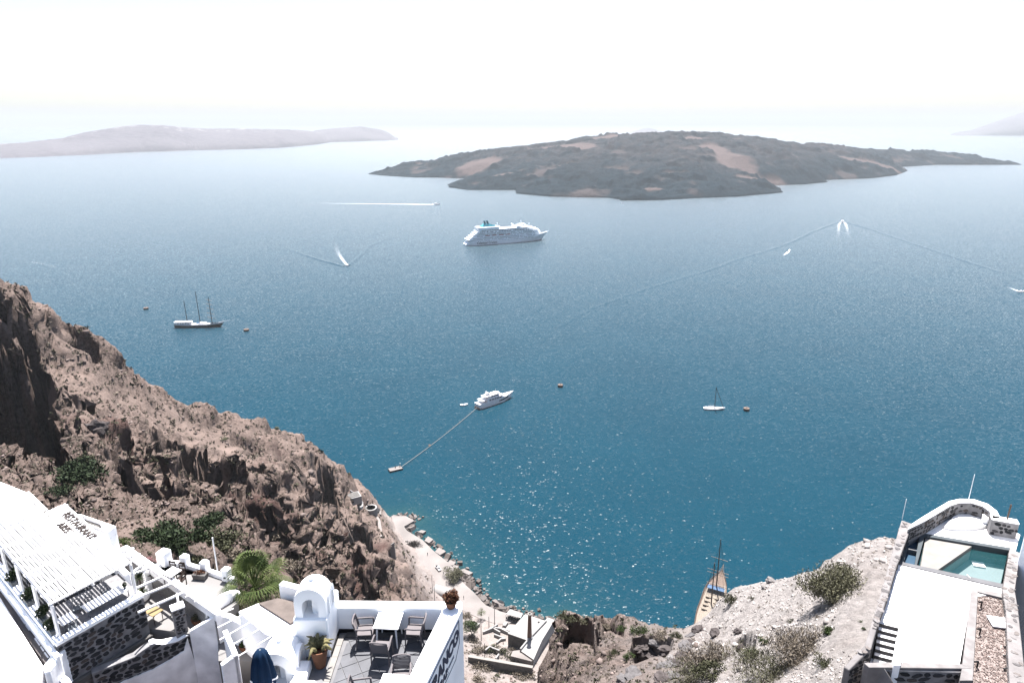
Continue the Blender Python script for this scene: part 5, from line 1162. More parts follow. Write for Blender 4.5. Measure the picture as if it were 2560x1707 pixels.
sw2 = empty('straight_stone_wall', h4(1530, 330), 0, 'short straight lava stone wall beside the curved wall', 'wall')
wa, wb = h4(1422, 308, zc), h4(1634, 345, zc); dd = (wb - wa); wall('wall_body', [wa, wb], ZH - 6, zc, .5, M_mortar, sw2, 1, .02); wall('coping', [wa, wb], zc + .002, zc + .07, .52, M_lime, sw2, 1, .02)
nn_ = Vector((dd.y, -dd.x, 0)).normalized(); stones(sw2, wa, wb, ZH + .03, zc - .02, .25, M_st + [M_st[0]], 77, nn_)
# poles
for a, b, h_, r_, lb in ((1241, 150, 1.8, .02, 'thin white lamp pole on top of the curved wall'), (1537, 312, 1.1, .045, 'short brown post on the straight stone wall'), (728, 298, 1.35, .02, 'thin leaning rod at the corner of the boundary wall')):
    p = h4(a, b, zc + .07); o = empty('wall_pole', tuple(p), 0, lb, 'pole'); MB().tube(p, p + Vector((.02, 0, h_)), r_, n=8).build('shaft', M_wpaint if r_ < .04 else M_wood, o)
    if h_ > 2: MB().bar(p + Vector((-.2, 0, h_ * .86)), p + Vector((.02, 0, h_ * .86)), .03, .03).build('lamp_arm', M_wpaint, o)
# stairs and parapet
stp = empty('stairs', h4(600, 1330, ZH - 1), 0, 'white stairs climbing to the hotel terrace along the boundary wall', 'stairs')
for i in range(6):
    y0 = 1108 + 49 * i; z1 = ZH - .18 * i
    a, b = h4(552 - 8 * i, y0 - 3, z1), h4(700 - 8 * i, y0 + 34, z1); n0, n1 = h4(552 - 8 * (i + 1), y0 + 46, z1 - .18), h4(700 - 8 * (i + 1), y0 + 83, z1 - .18)
    MB().prism([P2(p) for p in (a, b, lerp(b, n1, 1.001), lerp(a, n0, 1.001))], ZH - 3, z1 - .18 - .001 * i).build('step', M_deck, stp, bevel=.015)
    MB().prism([P2(p) for p in (lerp(a, n0, .10), lerp(b, n1, .10), lerp(b, n1, -.01), lerp(a, n0, -.01))], z1 - .20, z1 - .012).build('riser_shade', M_st[1], stp)  # dark plate: the shade on each step front, put into its stone colour
    MB().prism([P2(p) for p in (lerp(a, n0, 1.0), lerp(b, n1, 1.0), lerp(b, n1, .93), lerp(a, n0, .93))], z1 - .5, z1 - .176).build('nosing', M_deck, stp) if False else None
pa = [h4(762, 1068, ZH + .35), h4(738, 1240, ZH + .35), h4(716, 1424, ZH + .35)]; pb2 = [h4(702, 1140, ZH + .35), h4(678, 1260, ZH + .35), h4(662, 1420, ZH + .35)]
MB().loft([[(o.x, o.y, ZH - 3), (i.x, i.y, ZH - 3), (i.x, i.y, z), (o.x, o.y, z)] for i, o, z in zip(pa, pb2, (ZH + .35, ZH + .35, ZH + .3))]).build('stair_parapet', M_lime, stp, bevel=.03)
zl = ZH - 1.2
tiles(stp, [h4(520, 1362, zl), h4(655, 1392, zl), h4(640, 1432, zl), h4(508, 1402, zl)], zl, .4, .4, M_cream)
for i, (a, b) in enumerate(((440, 1358), (330, 1440))):
    q = [h4(a, b, zl - .4 * i), h4(a + 95, b + 28, zl - .4 * i), h4(a + 75, b + 62, zl - .4 * i), h4(a - 15, b + 32, zl - .4 * i)]; MB().prism([P2(p) for p in q], zl - 4, zl - .4 * i).build('lower_step', M_lime, stp, bevel=.02)
# front wall under the terrace
fwl = empty('front_stone_wall', h4(900, 1500, ZH - 2), 0, 'lava stone retaining wall under the near edge of the hotel terrace', 'wall')
fa, fb2 = h4(430, 1440, ZH + .02), h4(1262, 1470, ZH + .02); dd = fb2 - fa; nn_ = Vector((dd.y, -dd.x, 0)).normalized()
MB().prism([P2(p) for p in (h4(430, 1425, ZH), h4(720, 1420, ZH), h4(1200, 1435, ZH), h4(1262, 1470, ZH), h4(600, 1462, ZH), h4(470, 1462, ZH))], ZH - 1, ZH + .12).build('coping', M_mortarw, fwl, bevel=.03)
fa2, fb3 = h4(590, 1464, ZH), h4(1240, 1482, ZH); dd = fb3 - fa2; nn_ = Vector((dd.y, -dd.x, 0)).normalized()
wall('wall_body', [fa2, fb3], ZH - 6, ZH - .02, .5, M_mortar, fwl, 1); stones(fwl, fa2, fb3, ZH - 2.6, ZH - .04, .34, M_st, 81, nn_)
fc_ = h4(420, 1440, ZH - .5); MB().hexa([(fc_.x, fc_.y, ZH - 6), (fa2.x, fa2.y, ZH - 6), (fa2.x + .2, fa2.y - 2.2, ZH - 6), (fc_.x - .3, fc_.y - 1.5, ZH - 6)], [(fc_.x, fc_.y, ZH - .1), (fa2.x, fa2.y, ZH + .1), (fa2.x + .9, fa2.y - 1.5, ZH - 1.3), (fc_.x + .5, fc_.y - 1.4, ZH - 1.6)]).build('ramp_wall', M_mortarw, fwl, bevel=.05)
# gravel bed with lamps
gb = empty('gravel_bed', h4(1420, 1200), 0, 'bed of reddish gravel beside the white terrace', 'planter')
gq = [h4(1312, 872), h4(1522, 922), h4(1552, 1590), h4(1272, 1560)]
MB().prism([P2(p) for p in gq], ZH - 3, ZH - .05).build('gravel', M_gravel, gb)
rs = random.Random(31); mb = MB()
for i in range(1500):
    u, v = rs.random(), rs.random(); p = lerp(lerp(gq[0], gq[1], u), lerp(gq[3], gq[2], u), v); s_ = rs.uniform(.02, .05); mb.box((p.x, p.y, ZH - .045 + s_ * .3), (s_ * 1.4, s_, s_ * .8), rs.random() * 6, rs.uniform(-.6, .6))
tag(mb.build('pebbles', mat('pebbles', (0.25, 0.19, 0.17), 0.9, 0.5, 5.0), gb), kind='stuff')
bl = [h4(1262, 842), h4(1312, 872), h4(1272, 1560), h4(1170, 1560), h4(1190, 1444)]; MB().prism([P2(p) for p in bl], ZH - 3, ZH + .1).build('left_border', M_mortarw, gb, bevel=.02)
MB().prism([P2(p) for p in (h4(1262, 842), h4(1500, 880), h4(1522, 922), h4(1312, 872))], ZH - 3, ZH + .08).build('far_border', M_mortarw, gb, bevel=.02)
rwl = empty('right_stone_wall', h4(1570, 1000), 0, 'rough stone clad wall along the right side of pool and gravel', 'wall')
ra = [h4(1560, 530, ZH + .3), h4(1505, 850, ZH + .3), h4(1530, 1000, ZH + .3), h4(1560, 1600, ZH + .3)]; rb_ = [h4(1640, 560, ZH + .3), h4(1600, 850, ZH + .3), h4(1625, 1000, ZH + .3), h4(1690, 1600, ZH + .3)]
MB().loft([[(i.x, i.y, ZH - 4), (o.x, o.y, ZH - 4), (o.x, o.y, ZH + .3), (i.x, i.y, ZH + .3)] for i, o in zip(ra, rb_)]).build('wall_body', M_mortarw, rwl, bevel=.03)
for k in range(3):
    a, b = ra[k], ra[k+1]; dd = b - a; nn_ = Vector((-dd.y, dd.x, 0)).normalized(); nn_ = nn_ if nn_.x < 0 else -nn_; stones(rwl, a, b, ZH - .02, ZH + .28, .16, M_stp, 90 + k, nn_, flat=2.2)
for i in range(60):
    k = rs.randrange(3); t = rs.random(); p = lerp(lerp(ra[k], ra[k+1], t), lerp(rb_[k], rb_[k+1], t), rs.uniform(.12, .88))
    o = bpy.data.objects.new('cap_stone', stone_mesh(rs.randrange(14), rs.choice(M_stp))); col.objects.link(o); o.parent = rwl; o.matrix_basis = MATX[rwl.name] @ Matrix.Translation((p.x, p.y, ZH + .302)) @ Matrix.Rotation(rs.random() * 6, 4, 'Z') @ Matrix.Rotation(R(90), 4, 'X') @ Matrix.Diagonal((rs.uniform(.2, .36), .12, rs.uniform(.15, .26), 1))
for (a, b), lb in zip(((1335, 985), (1325, 1195), (1305, 1450)), ('far', 'middle', 'near')):
    p = h4(a, b, ZH - .05); o = empty('garden_lamp', tuple(p), 0, 'small bent black garden lamp at the %s end of the gravel bed' % lb if lb != 'middle' else 'small bent black garden lamp halfway along the gravel bed', 'lamp', 'black lamps in the gravel bed')
    MB().path([p, p + Vector((0, 0, .38))], .035, 8).build('stem', M_iron, o); MB().path([p + Vector((0, 0, .37)), p + Vector((-.22, -.05, .40))], .04, 8).build('head', M_iron, o)
for (a, b), lb in zip(((1530, 1300), (1525, 1370), (1528, 1470)), ('upper', 'middle', 'lower')):
    p = h4(a, b, ZH - .05); tag(MB().bar(p + Vector((-.12, 0, .1)), p + Vector((.14, .03, .12)), .06, .05).build('wall_bracket', M_iron), 'small black wall bracket beside the gravel bed, %s of three' % lb, 'bracket')
p = h4(1490, 1105, ZH + .02); lid = empty('white_hatch', tuple(p), R(-14), 'square white hatch lid lying on the gravel', 'hatch'); local(lid); MB().box((0, 0, .04), (1.0, .82, .08)).build('lid', M_wtab, lid, bevel=.02); MB().box((0, 0, -.04), (.9, .72, .07)).build('frame', M_gpaint, lid)
# white house at the right edge
wh = empty('white_house', h4(1660, 900), 0, 'tall white house wall at the right picture edge', 'house')
c0 = h4(1612, 640, ZH + .3); MB().prism([P2(c0), (c0.x + 5, c0.y + 1.2), (c0.x + 6, c0.y - 6), (c0.x + .55, c0.y - 6.6), (c0.x + .2, c0.y - 3)], ZH - 5, ZH + 4.6).build('walls', M_lime, wh, bevel=.08)
# ================================================================== BOATS

def hull_rings(L, Bm, D, draft=1.0, bow=0.30, stern=0.85, sheer=0.12, rake=0.06, n=16, flare=0.88):
    rings = []
    for i in range(n + 1):
        t = i / n; x = -L / 2 + L * t
        if t > 1 - bow:
            s = (t - (1 - bow)) / bow; b = Bm / 2 * (1 - s ** 2.2)
        else:
            s = min(1, t / 0.35); b = Bm / 2 * (stern + (1 - stern) * math.sin(s * math.pi / 2))
        b = max(b, 0.012 * Bm)
        zt = D * (1 + sheer * (2 * t - 0.9) ** 2 * (2.2 if t > 0.45 else 1))
        xr = rake * L * max(0, (t - 0.7) / 0.3) ** 2; xs = -0.03 * L * max(0, (0.12 - t) / 0.12)
        f = flare if t < 0.75 else flare - 0.45 * ((t - 0.75) / 0.25)
        rings.append([(x + xr + xs, b, zt), (x + xr * .45 + xs * .5, b * (1 + f) / 2, zt * 0.45), (x, b * f, 0.0), (x - 0.01 * L * t, b * f * 0.55, -draft),
                      (x - 0.01 * L * t, -b * f * 0.55, -draft), (x, -b * f, 0.0), (x + xr * .45 + xs * .5, -b * (1 + f) / 2, zt * 0.45), (x + xr + xs, -b, zt)])
    return rings
def stripe(rings, k0, k1, z_lo, z_hi, off):
    """thin band following the hull skin between two fractions of the height"""
    mb = MB()
    for side in (0, 1):
        A = []; Bq = []
        for r in rings[k0:k1]:
            top = Vector(r[0] if side == 0 else r[7]); wl = Vector(r[2] if side == 0 else r[5])
            sgn = 1 if side == 0 else -1
            for f, dst in ((z_lo, A), (z_hi, Bq)):
                p = wl.lerp(top, f); dst.append((p.x, p.y + sgn * off, p.z))
        mb.add(A + Bq, [(i, i + 1, len(A) + i + 1, len(A) + i) for i in range(len(A) - 1)])
    return mb
def boat(name, label, cat, pos, rz, group=None): return local(empty(name, pos, rz, label, cat, group))

# ---- cruise ship
a_ = pz(0, 1162.7, 613.2, 0); b_ = pz(0, 1349.3, 599.5, 0)
cs = boat('cruise_ship', 'large white cruise ship with pale teal funnel anchored in the bay', 'cruise ship', (a_ + b_) / 2, math.atan2(b_.y - a_.y, b_.x - a_.x))
rg = []
for x, b, zt, wl in [(-84,8.5,2.5,8),(-80,10.5,5,9.5),(-74,11.6,8,10.6),(-60,12.2,9,11.6),(-30,12.4,9,12),(10,12.4,9,12),(45,12.2,9.3,11),(62,11.2,11,8.4),(74,9.4,13,5.6),(84,6.6,14.5,2.2),(93,3.6,15.6,.6),(100,1.2,16.4,.2),(103,.15,16.8,.1)]:
    xr = 0 if x < 60 else min(20, (x - 60) * 0.47)
    rg.append([(x, b, zt), (x - xr * .5, (b * .5 + wl * .5), zt * .5), (x - xr, wl, 0), (x - xr, wl * .5, -5), (x - xr, -wl * .5, -5), (x - xr, -wl, 0), (x - xr * .5, -(b * .5 + wl * .5), zt * .5), (x, -b, zt)])
hull = MB().loft(rg).build('hull', W_ship, cs, smooth=True)
def slab(x0, x1, hw, z0, z1, nose=0.5, nose_len=10, name='deck', m=W_ship, par=cs, lean=1.2):
    pl = [(x0, -hw), (x1 - nose_len, -hw), (x1 - nose_len * .4, -hw * (.5 + nose * .4)), (x1, -hw * nose * .5), (x1, hw * nose * .5), (x1 - nose_len * .4, hw * (.5 + nose * .4)), (x1 - nose_len, hw), (x0, hw)]
    tp = [(p[0] - (lean if i in (2, 3, 4, 5) else 0), p[1]) for i, p in enumerate(pl)]
    n = len(pl); mb = MB(); mb.add([(p[0], p[1], z0) for p in pl] + [(p[0], p[1], z1) for p in tp], [tuple(range(n))[::-1], tuple(range(n, 2*n))] + [(i, (i+1) % n, n+(i+1) % n, n+i) for i in range(n)])
    return mb.build(name, m, par)
decks = [(9.0,-79,80,11.6),(12.0,-75,84,11.4),(15.0,-71,83,10.2),(18.0,-67,81,10.2),(21.0,-63,78,11.2),(24.0,-59,72,11.2),(27.0,-56,64,10.8)]
for i, (z0, x0, x1, hw) in enumerate(decks):
    d = slab(x0, x1, hw, z0 + 0.02, z0 + 2.75, 0.55, 12 + i)
    sl = slab(x0 - 1.6, x1 + .6, hw + .5, z0 + 2.76, z0 + 3.0, 0.55, 12 + i, 'deck_edge', W_ship, d)
    rd = random.Random(i); w = MB()
    x = x0 + 6
    while x < x1 - 16:
        if rd.random() < 0.86 and not (i in (2,) and -50 < x < 12):
            for s in (-1, 1): w.box((x, s * (hw + .02), z0 + 1.35), (1.5 if i < 5 else 2.6, 0.12, 1.15 if i != 5 else 1.5))
        x += 2.5 if i < 5 else 3.6
    tag(w.build('window_row', K_glass, d), kind='stuff')
pw = MB()
for x in np.arange(-58, 62, 3.4):
    if not -38 < x < -2 or True:
        for s in (-1, 1): pw.box((x, s * 12.31, 7.4), (1.0, 0.16, 1.0))
tag(pw.build('porthole_row', K_glass, cs), kind='stuff')
slab(-58, -8, 11.6, 30.02, 34.5, 0.7, 8, 'aft_house')
slab(26, 58, 10.6, 30.02, 33.2, 0.4, 26, 'bridge_roof', lean=6)
slab(33, 50, 5.0, 33.22, 36.0, 0.6, 6, 'mast_house')
fb = MB().loft([[(-50, -6, 34.5), (-14, -5.5, 34.5), (-14, 5.5, 34.5), (-50, 6, 34.5)], [(-45, -4.6, 38.0), (-24, -3.6, 38.0), (-24, 3.6, 38.0), (-45, 4.6, 38.0)], [(-43, -3.6, 40.5), (-31, -3.0, 40.5), (-31, 3.0, 40.5), (-43, 3.6, 40.5)]]).build('funnel_base', M_tealf, cs, smooth=True)
for dx, dy in ((-40.5, 1.6), (-40.5, -1.6), (-34.5, 1.6), (-34.5, -1.6)):
    MB().tube((dx + 1.0, dy, 40.2), (dx - 1.0, dy, 46.5), 1.55, 1.35, 10).build('funnel_pipe', M_teald, cs, smooth=True)
for x, s in ((-39, -1), (-24, -1), (-9, -1), (6, -1), (-39, 1), (-24, 1), (-9, 1), (6, 1)):
    lb = MB().loft([[(x - 6, s * 12.6, 15.6), (x - 6, s * 11, 15.6), (x - 6, s * 11, 17.2), (x - 6, s * 12.6, 17.2)], [(x - 4, s * 13.4, 15.0), (x - 4, s * 10.6, 15.0), (x - 4, s * 10.6, 17.3), (x - 4, s * 13.4, 17.3)], [(x + 4, s * 13.4, 15.0), (x + 4, s * 10.6, 15.0), (x + 4, s * 10.6, 17.3), (x + 4, s * 13.4, 17.3)], [(x + 6, s * 12.6, 15.6), (x + 6, s * 11, 15.6), (x + 6, s * 11, 17.2), (x + 6, s * 12.6, 17.2)]]).build('lifeboat', W_ship, cs)
    MB().loft([[(x - 5.6, s * 13.2, 17.32), (x + 5.6, s * 13.2, 17.32), (x + 5.6, s * 10.8, 17.32), (x - 5.6, s * 10.8, 17.32)], [(x - 4, s * 12.4, 18.7), (x + 4, s * 12.4, 18.7), (x + 4, s * 11.6, 18.7), (x - 4, s * 11.6, 18.7)]]).build('canopy', M_lred, lb)
mm = MB().tube((40, 0, 36), (40, 0, 45), .45, .25).tube((40, -4, 41), (40, 4, 41), .2).tube((36, 0, 36), (39, 0, 43), .25)
mm.build('radar_mast', W_ship, cs)
for p, r in (((-13, 0, 40), 1.1), ((20, 3, 36.6), 1.5), ((20, -3, 36.6), 1.5), ((58, 0, 35.6), .9)):
    MB().lathe((p[0], p[1], p[2] - 6 if p[0] != 58 else 30), [(.35, 0), (.3, 5.4)], 8).lathe(p, [(0.01, -r), (r * .8, -r * .6), (r, 0), (r * .8, r * .6), (.01, r)], 10).build('satellite_dome', W_ship, cs, smooth=True)
for k in range(6): MB().box((-80 + 4.1 * k, 0, 9.6 + 3 * k), (.5, 20 - k * .3, 1.3)).build('stern_railing', W_ship, cs)
slab(62, 98, 5.4, 15.3, 16.0, 0.1, 30, 'fore_deck', M_grey)
text('hull_lettering', 'Celestyal Cruises', M_inkh, cs, (-62, -12.35, 2.2), 6.2, Euler((R(90), 0, 0)).to_matrix(), 0.2, 0.02)

# ---- three-masted schooner
a_ = pz(0, 443.4, 817.9, 0); b_ = pz(0, 548.2, 816.5, 0); Ls = (b_ - a_).length
sn = boat('schooner', 'black hulled three-masted schooner with bare yards at anchor', 'sailing ship', (a_ + b_) / 2, math.atan2(b_.y - a_.y, b_.x - a_.x))
rg = hull_rings(Ls * 1.06, 8.4, 3.6, 1.2, 0.34, 0.62, 0.22, 0.10)
MB().loft(rg).build('hull', K_hull, sn, smooth=True)
stripe(rg, 0, 17, 0.80, 1.02, 0.06).build('bulwark', W_boat, sn)
MB().loft([[(x, b, 3.72 + .012 * max(0, x) ** 1.25) for x, b in ((-25, -2.6), (-10, -3.7), (10, -3.7), (22, -1.6), (22, 1.6), (10, 3.7), (-10, 3.7), (-25, 2.6))], [(x, b, 3.9 + .012 * max(0, x) ** 1.25) for x, b in ((-25, -2.6), (-10, -3.7), (10, -3.7), (22, -1.6), (22, 1.6), (10, 3.7), (-10, 3.7), (-25, 2.6))]]).build('deck', W_boat, sn)
dh = MB().prism([(-25, -3.2), (-9, -3.2), (-7, -2.4), (-7, 2.4), (-9, 3.2), (-25, 3.2)], 3.9, 6.2).build('deck_house', W_boat, sn, bevel=.2)
for k in range(5): MB().box((-22 + 3 * k, -3.25, 5.3), (1.8, .1, .8)).build('window', K_glass, dh)
MB().prism([(-27, -3.6), (-8, -3.6), (-5.5, 0), (-8, 3.6), (-27, 3.6)], 6.7, 7.0).build('awning', W_boat, sn)
MB().prism([(2, -2.2), (9, -2.2), (11, 0), (9, 2.2), (2, 2.2)], 3.9, 5.8).build('deck_cabin', W_boat, sn, bevel=.2)
MB().prism([(-1.5, -1.6), (1.4, -1.6), (1.4, 1.6), (-1.5, 1.6)], 4.0, 5.0).build('tender_cover', M_canvas, sn)
for x, h in ((-12, 33), (3, 44), (17, 37)):
    m_ = MB().tube((x, 0, 3.5), (x - .6, 0, h), .5, .3, 8).build('mast', M_mast, sn)
    MB().path([(x - .5, 0, h - 1), (x + 6, -3.6, 4)], .035, 4).path([(x - .5, 0, h - 1), (x - 5, -3.6, 4)], .035, 4).path([(x - .5, 0, h - 1), (x + 6, 3.6, 4)], .035, 4).build('rigging', M_mast, m_)
for k, z in enumerate((11, 16.5, 22.5, 28, 33)):
    hw = (7.8, 7.6, 6.6, 6.0, 5.2)[k]
    MB().tube((17 - .1 * k - hw * .8, hw * .55, z), (17 - .1 * k + hw * .8, -hw * .55, z), .26, .2, 6).build('yard', M_spar, sn)
MB().tube((24, 0, 5.0), (37.5, 0, 8.0), .3, .14).build('bowsprit', W_boat, sn)
MB().tube((-12, 0, 7.6), (-24, 0, 8.2), .2).build('boom', M_spar, sn)

# ---- motor yacht
a_ = pz(0, 1196.7, 1019.6, 0); b_ = pz(0, 1274, 994, 0); Ly = (b_ - a_).length
mc = boat('motor_yacht', 'white motor yacht with dark windows moored by a long stern rope', 'yacht', (a_ + b_) / 2, math.atan2(b_.y - a_.y, b_.x - a_.x))
Ly *= 1.05
rg = hull_rings(Ly, 8.2, 4.0, 0.8, 0.45, 0.86, 0.16, 0.10)
MB().loft(rg).build('hull', W_boat, mc, smooth=True)
hs = Ly / 2
MB().prism([(-hs - 1.6, -3.2), (-hs + 1.5, -3.4), (-hs + 1.5, 3.4), (-hs - 1.6, 3.2)], .5, .9).build('swim_platform', M_teak, mc)
st_ = stripe(rg, 9, 15, 0.42, 0.78, 0.05).build('hull_window_band', K_glass, mc)
def tier(x0, x1, hw, z0, z1, name, fl=2.6, aft=1.0, m=W_boat):
    b = [(x0, -hw), (x1 - 2, -hw), (x1, -hw * .55), (x1, hw * .55), (x1 - 2, hw), (x0, hw)]
    t = [(x0 + aft, -hw * .94), (x1 - 2 - fl, -hw * .92), (x1 - fl, -hw * .5), (x1 - fl, hw * .5), (x1 - 2 - fl, hw * .92), (x0 + aft, hw * .94)]
    return MB().loft([[(p[0], p[1], z0) for p in b], [(p[0], p[1], z1) for p in t]]).build(name, m, mc, bevel=.15)
t1 = tier(-hs + 7.5, hs - 7, 3.6, 4.2, 6.7, 'main_cabin', 4)
for s in (-1, 1):
    for k in range(5): MB().box((-hs + 11 + 2.9 * k, s * 3.5, 5.6), (2.2, .14, 1.0)).build('window', K_glass, t1)
MB().prism([(-hs + 2, -3.8), (hs - 12, -3.8), (hs - 10, 0), (hs - 12, 3.8), (-hs + 2, 3.8)], 6.72, 6.95).build('upper_deck', W_boat, mc)
t2 = tier(-hs + 10, hs - 12, 3.0, 6.97, 9.2, 'bridge_cabin', 4)
for s in (-1, 1):
    for k in range(3): MB().box((-hs + 13.5 + 2.9 * k, s * 2.94, 8.2), (2.2, .14, .9)).build('window', K_glass, t2)
MB().prism([(-hs + 5.5, -3.1), (hs - 15, -3.1), (hs - 13.5, 0), (hs - 15, 3.1), (-hs + 5.5, 3.1)], 9.22, 9.42).build('sun_deck', W_boat, mc)
MB().hexa([(-hs + 10, -2, 9.45), (-hs + 13, -2, 9.45), (-hs + 13, 2, 9.45), (-hs + 10, 2, 9.45)], [(-hs + 9.4, -2, 11.6), (-hs + 11, -2, 11.6), (-hs + 11, 2, 11.6), (-hs + 9.4, 2, 11.6)]).build('radar_arch', W_boat, mc)
for dy in (-1.2, 1.2): MB().lathe((-hs + 10.2, dy, 12.2), [(.01, -.6), (.55, -.3), (.6, .1), (.4, .5), (.01, .65)], 10).build('satellite_dome', W_boat, mc, smooth=True)
MB().tube((hs - 17, 0, 9.4), (hs - 17, 0, 13), .09).build('antenna', W_boat, mc)
MB().prism([(-hs + 1.4, -2.6), (-hs + 6.8, -3.1), (-hs + 6.8, 3.1), (-hs + 1.4, 2.6)], 4.02, 4.12).build('aft_deck', M_teak, mc)
rl = MB()
for s in (-1, 1):
    pts = [Vector((r[0][0], s * r[0][1] * .96, r[0][2] + .9)) for r in rg[8:17]]; rl.path(pts, .05, 4)
    for p in pts: rl.tube(p, (p.x, p.y, p.z - .9), .04, n=4)
rl.build('railing', M_grey, mc)
# dinghy behind it
dg = boat('dinghy', 'small white dinghy floating behind the motor yacht', 'boat', pz(0, 1160, 1013, 0), R(12))
MB().loft(hull_rings(6.4, 2.6, .95, .3, .4, .9, .2, .08, 10)).build('hull', W_boat, dg, smooth=True)
MB().box((-.4, 0, 1.02), (1.2, 2.1, .12)).build('seat', M_grey, dg); MB().box((-2.9, 0, 1.1), (.5, .5, .8)).build('outboard_motor', K_hull, dg, bevel=.08)
# raft and rope
rp = pz(0, 989, 1174, 0)
rf = boat('mooring_raft', 'flat pale raft with two dark bollards close to the shore', 'raft', rp, R(28))
MB().hexa([(-4.6, -2.4, -.4), (4.2, -2.4, -.4), (4.2, 2.4, -.4), (-4.6, 2.4, -.4)], [(-5, -2.6, .9), (4.8, -2.6, 1.0), (4.8, 2.6, 1.0), (-5, 2.6, .9)]).build('hull', K_hull, rf)
MB().prism([(-4.7, -2.3), (4.5, -2.3), (4.5, 2.3), (-4.7, 2.3)], 1.02, 1.16).build('deck', M_quay, rf, bevel=.05)
for p in ((0.2, .9), (3.6, .7)): MB().lathe((p[0], p[1], 1.16), [(.32, 0), (.28, .8), (.42, .85), (.42, 1.2), (.2, 1.3)], 10).build('bollard', K_hull, rf)
ya = pz(0, 1195, 1021, 0)
pts = []
for i in range(41):
    t = i / 40; p = rp.lerp(ya, t); sag = 1.6 * (2 * t - 1) ** 2
    pts.append(Vector((p.x + (4.4 if i == 0 else 4.0 * (1 - t)), p.y + 1.5 * (1 - t), 0.12 + sag)))
tag(MB().path(pts, .17, 5).build('mooring_rope', M_rope), 'long pale mooring rope stretched between the raft and the motor yacht', 'rope')
fl = boat('rope_float', 'small pale float halfway along the mooring rope', 'float', pz(0, 1074, 1113.5, 0), 0)
MB().lathe((0, 0, 0), [(.01, -.5), (.8, -.2), (1.0, .3), (.7, .8), (.01, 1.0)], 12).build('body', M_buoyt, fl, smooth=True); MB().tube((0, 0, 1), (0, 0, 1.5), .12).build('ring_post', K_hull, fl)

# ---- small sailing boat
a_ = pz(0, 1761, 1023, 0); b_ = pz(0, 1808, 1023.5, 0); Lq = (b_ - a_).length
sb = boat('sailboat', 'small white sloop with bare mast anchored beside a round buoy', 'sailboat', (a_ + b_) / 2, math.atan2(b_.y - a_.y, b_.x - a_.x))
rg = hull_rings(Lq * 1.04, 4.6, 1.5, .5, .55, .72, .12, .08)
MB().loft(rg).build('hull', W_boat, sb, smooth=True); stripe(rg, 0, 17, .02, .22, .03).build('waterline_stripe', K_hull, sb)
cb = MB().loft([[(x, y, 1.5) for x, y in ((-2.5, -1.3), (3.5, -.9), (3.5, .9), (-2.5, 1.3))], [(x, y, 2.15) for x, y in ((-2.2, -1.1), (2.4, -.6), (2.4, .6), (-2.2, 1.1))]]).build('cabin', W_boat, sb, bevel=.08)
for s in (-1, 1): MB().box((-.2, s * 1.13, 1.85), (2.4, .08, .26)).build('window', K_glass, cb)
MB().prism([(-6, -1.1), (-2.8, -1.2), (-2.8, 1.2), (-6, 1.1)], 1.56, 1.66).build('cockpit', M_grey, sb)
MB().tube((0.6, 0, 1.5), (0.4, 0, 20.6), .34, .24).build('mast', M_mast, sb); MB().tube((.5, 0, 3.4), (-5.2, 0, 3.2), .16).build('boom', W_boat, sb)
MB().path([(.45, 0, 19.5), (8.0, 0, 2.0)], .2, 4).build('forestay', M_mast, sb); MB().path([(.45, 0, 20.4), (-8, 0, 1.8)], .03, 4).build('backstay', M_mast, sb)
for z in (8.5, 14): MB().tube((.45, -1.1, z), (.45, 1.1, z), .06).build('spreader', W_boat, sb)
MB().prism([(-7.6, -.8), (-5.9, -.9), (-5.9, .9), (-7.6, .8)], 1.8, 2.4).build('stern_dinghy', W_boat, sb, bevel=.2)

# ---- mooring buoys
def buoy(pos, label, r=2.0):
    o = boat('mooring_buoy', label, 'buoy', pos, 0, 'round mooring buoys on the water')
    MB().lathe((0, 0, 0), [(r * .96, -.8), (r, 0), (r, 1.7), (r * .97, 1.75)], 24).build('drum', M_buoyd, o, smooth=True)
    MB().lathe((0, 0, 1.76), [(r * .32, .1), (r * .34, .5), (r * .95, .5), (r * 1.04, .3), (r * 1.04, 0.02), (r * .32, .02)], 24).build('rim', M_buoyt, o, smooth=True)
    MB().tube((0, 0, 1.7), (0, 0, 2.7), .12).build('mooring_ring', M_buoyd, o)
    return o
for x, y, lb, r in [(365.2, 773, 'dark mooring buoy with pale top left of the schooner', 3.0), (616.2, 827, 'dark mooring buoy with pale top just right of the schooner', 3.0), (1400.8, 966.5, 'dark mooring buoy with pale top beyond the motor yacht', 2.4), (1865.8, 1025.5, 'dark mooring buoy with pale top beside the small sailboat', 2.5)]:
    buoy(pz(0, x, y, 0), lb, r)

# ---- small craft under way and their wakes
def motorboat(pos, rz, L, label, name='motorboat', mast=0, cat='boat'):
    o = boat(name, label, cat, pos, rz)
    rg = hull_rings(L, L * .3, L * .11, .3, .5, .88, .18, .08, 10)
    MB().loft(rg).build('hull', W_boat, o, smooth=True)
    c = MB().loft([[(x * L, y * L, L * .11) for x, y in ((-.2, -.11), (.2, -.09), (.2, .09), (-.2, .11))], [(x * L, y * L, L * .2) for x, y in ((-.18, -.1), (.06, -.08), (.06, .08), (-.18, .1))]]).build('cabin', W_boat, o, bevel=.06)
    MB().box((.14 * L, 0, L * .155), (.09 * L, .17 * L, L * .05), ry=-.5).build('windscreen', K_glass, c)
    MB().box((-.36 * L, 0, L * .12), (.22 * L, .2 * L, .12)).build('cockpit_floor', M_grey, o)
    if mast: MB().tube((0, 0, L * .15), (-.3, 0, mast), .22, .12).build('mast', M_mast, o)
    return o
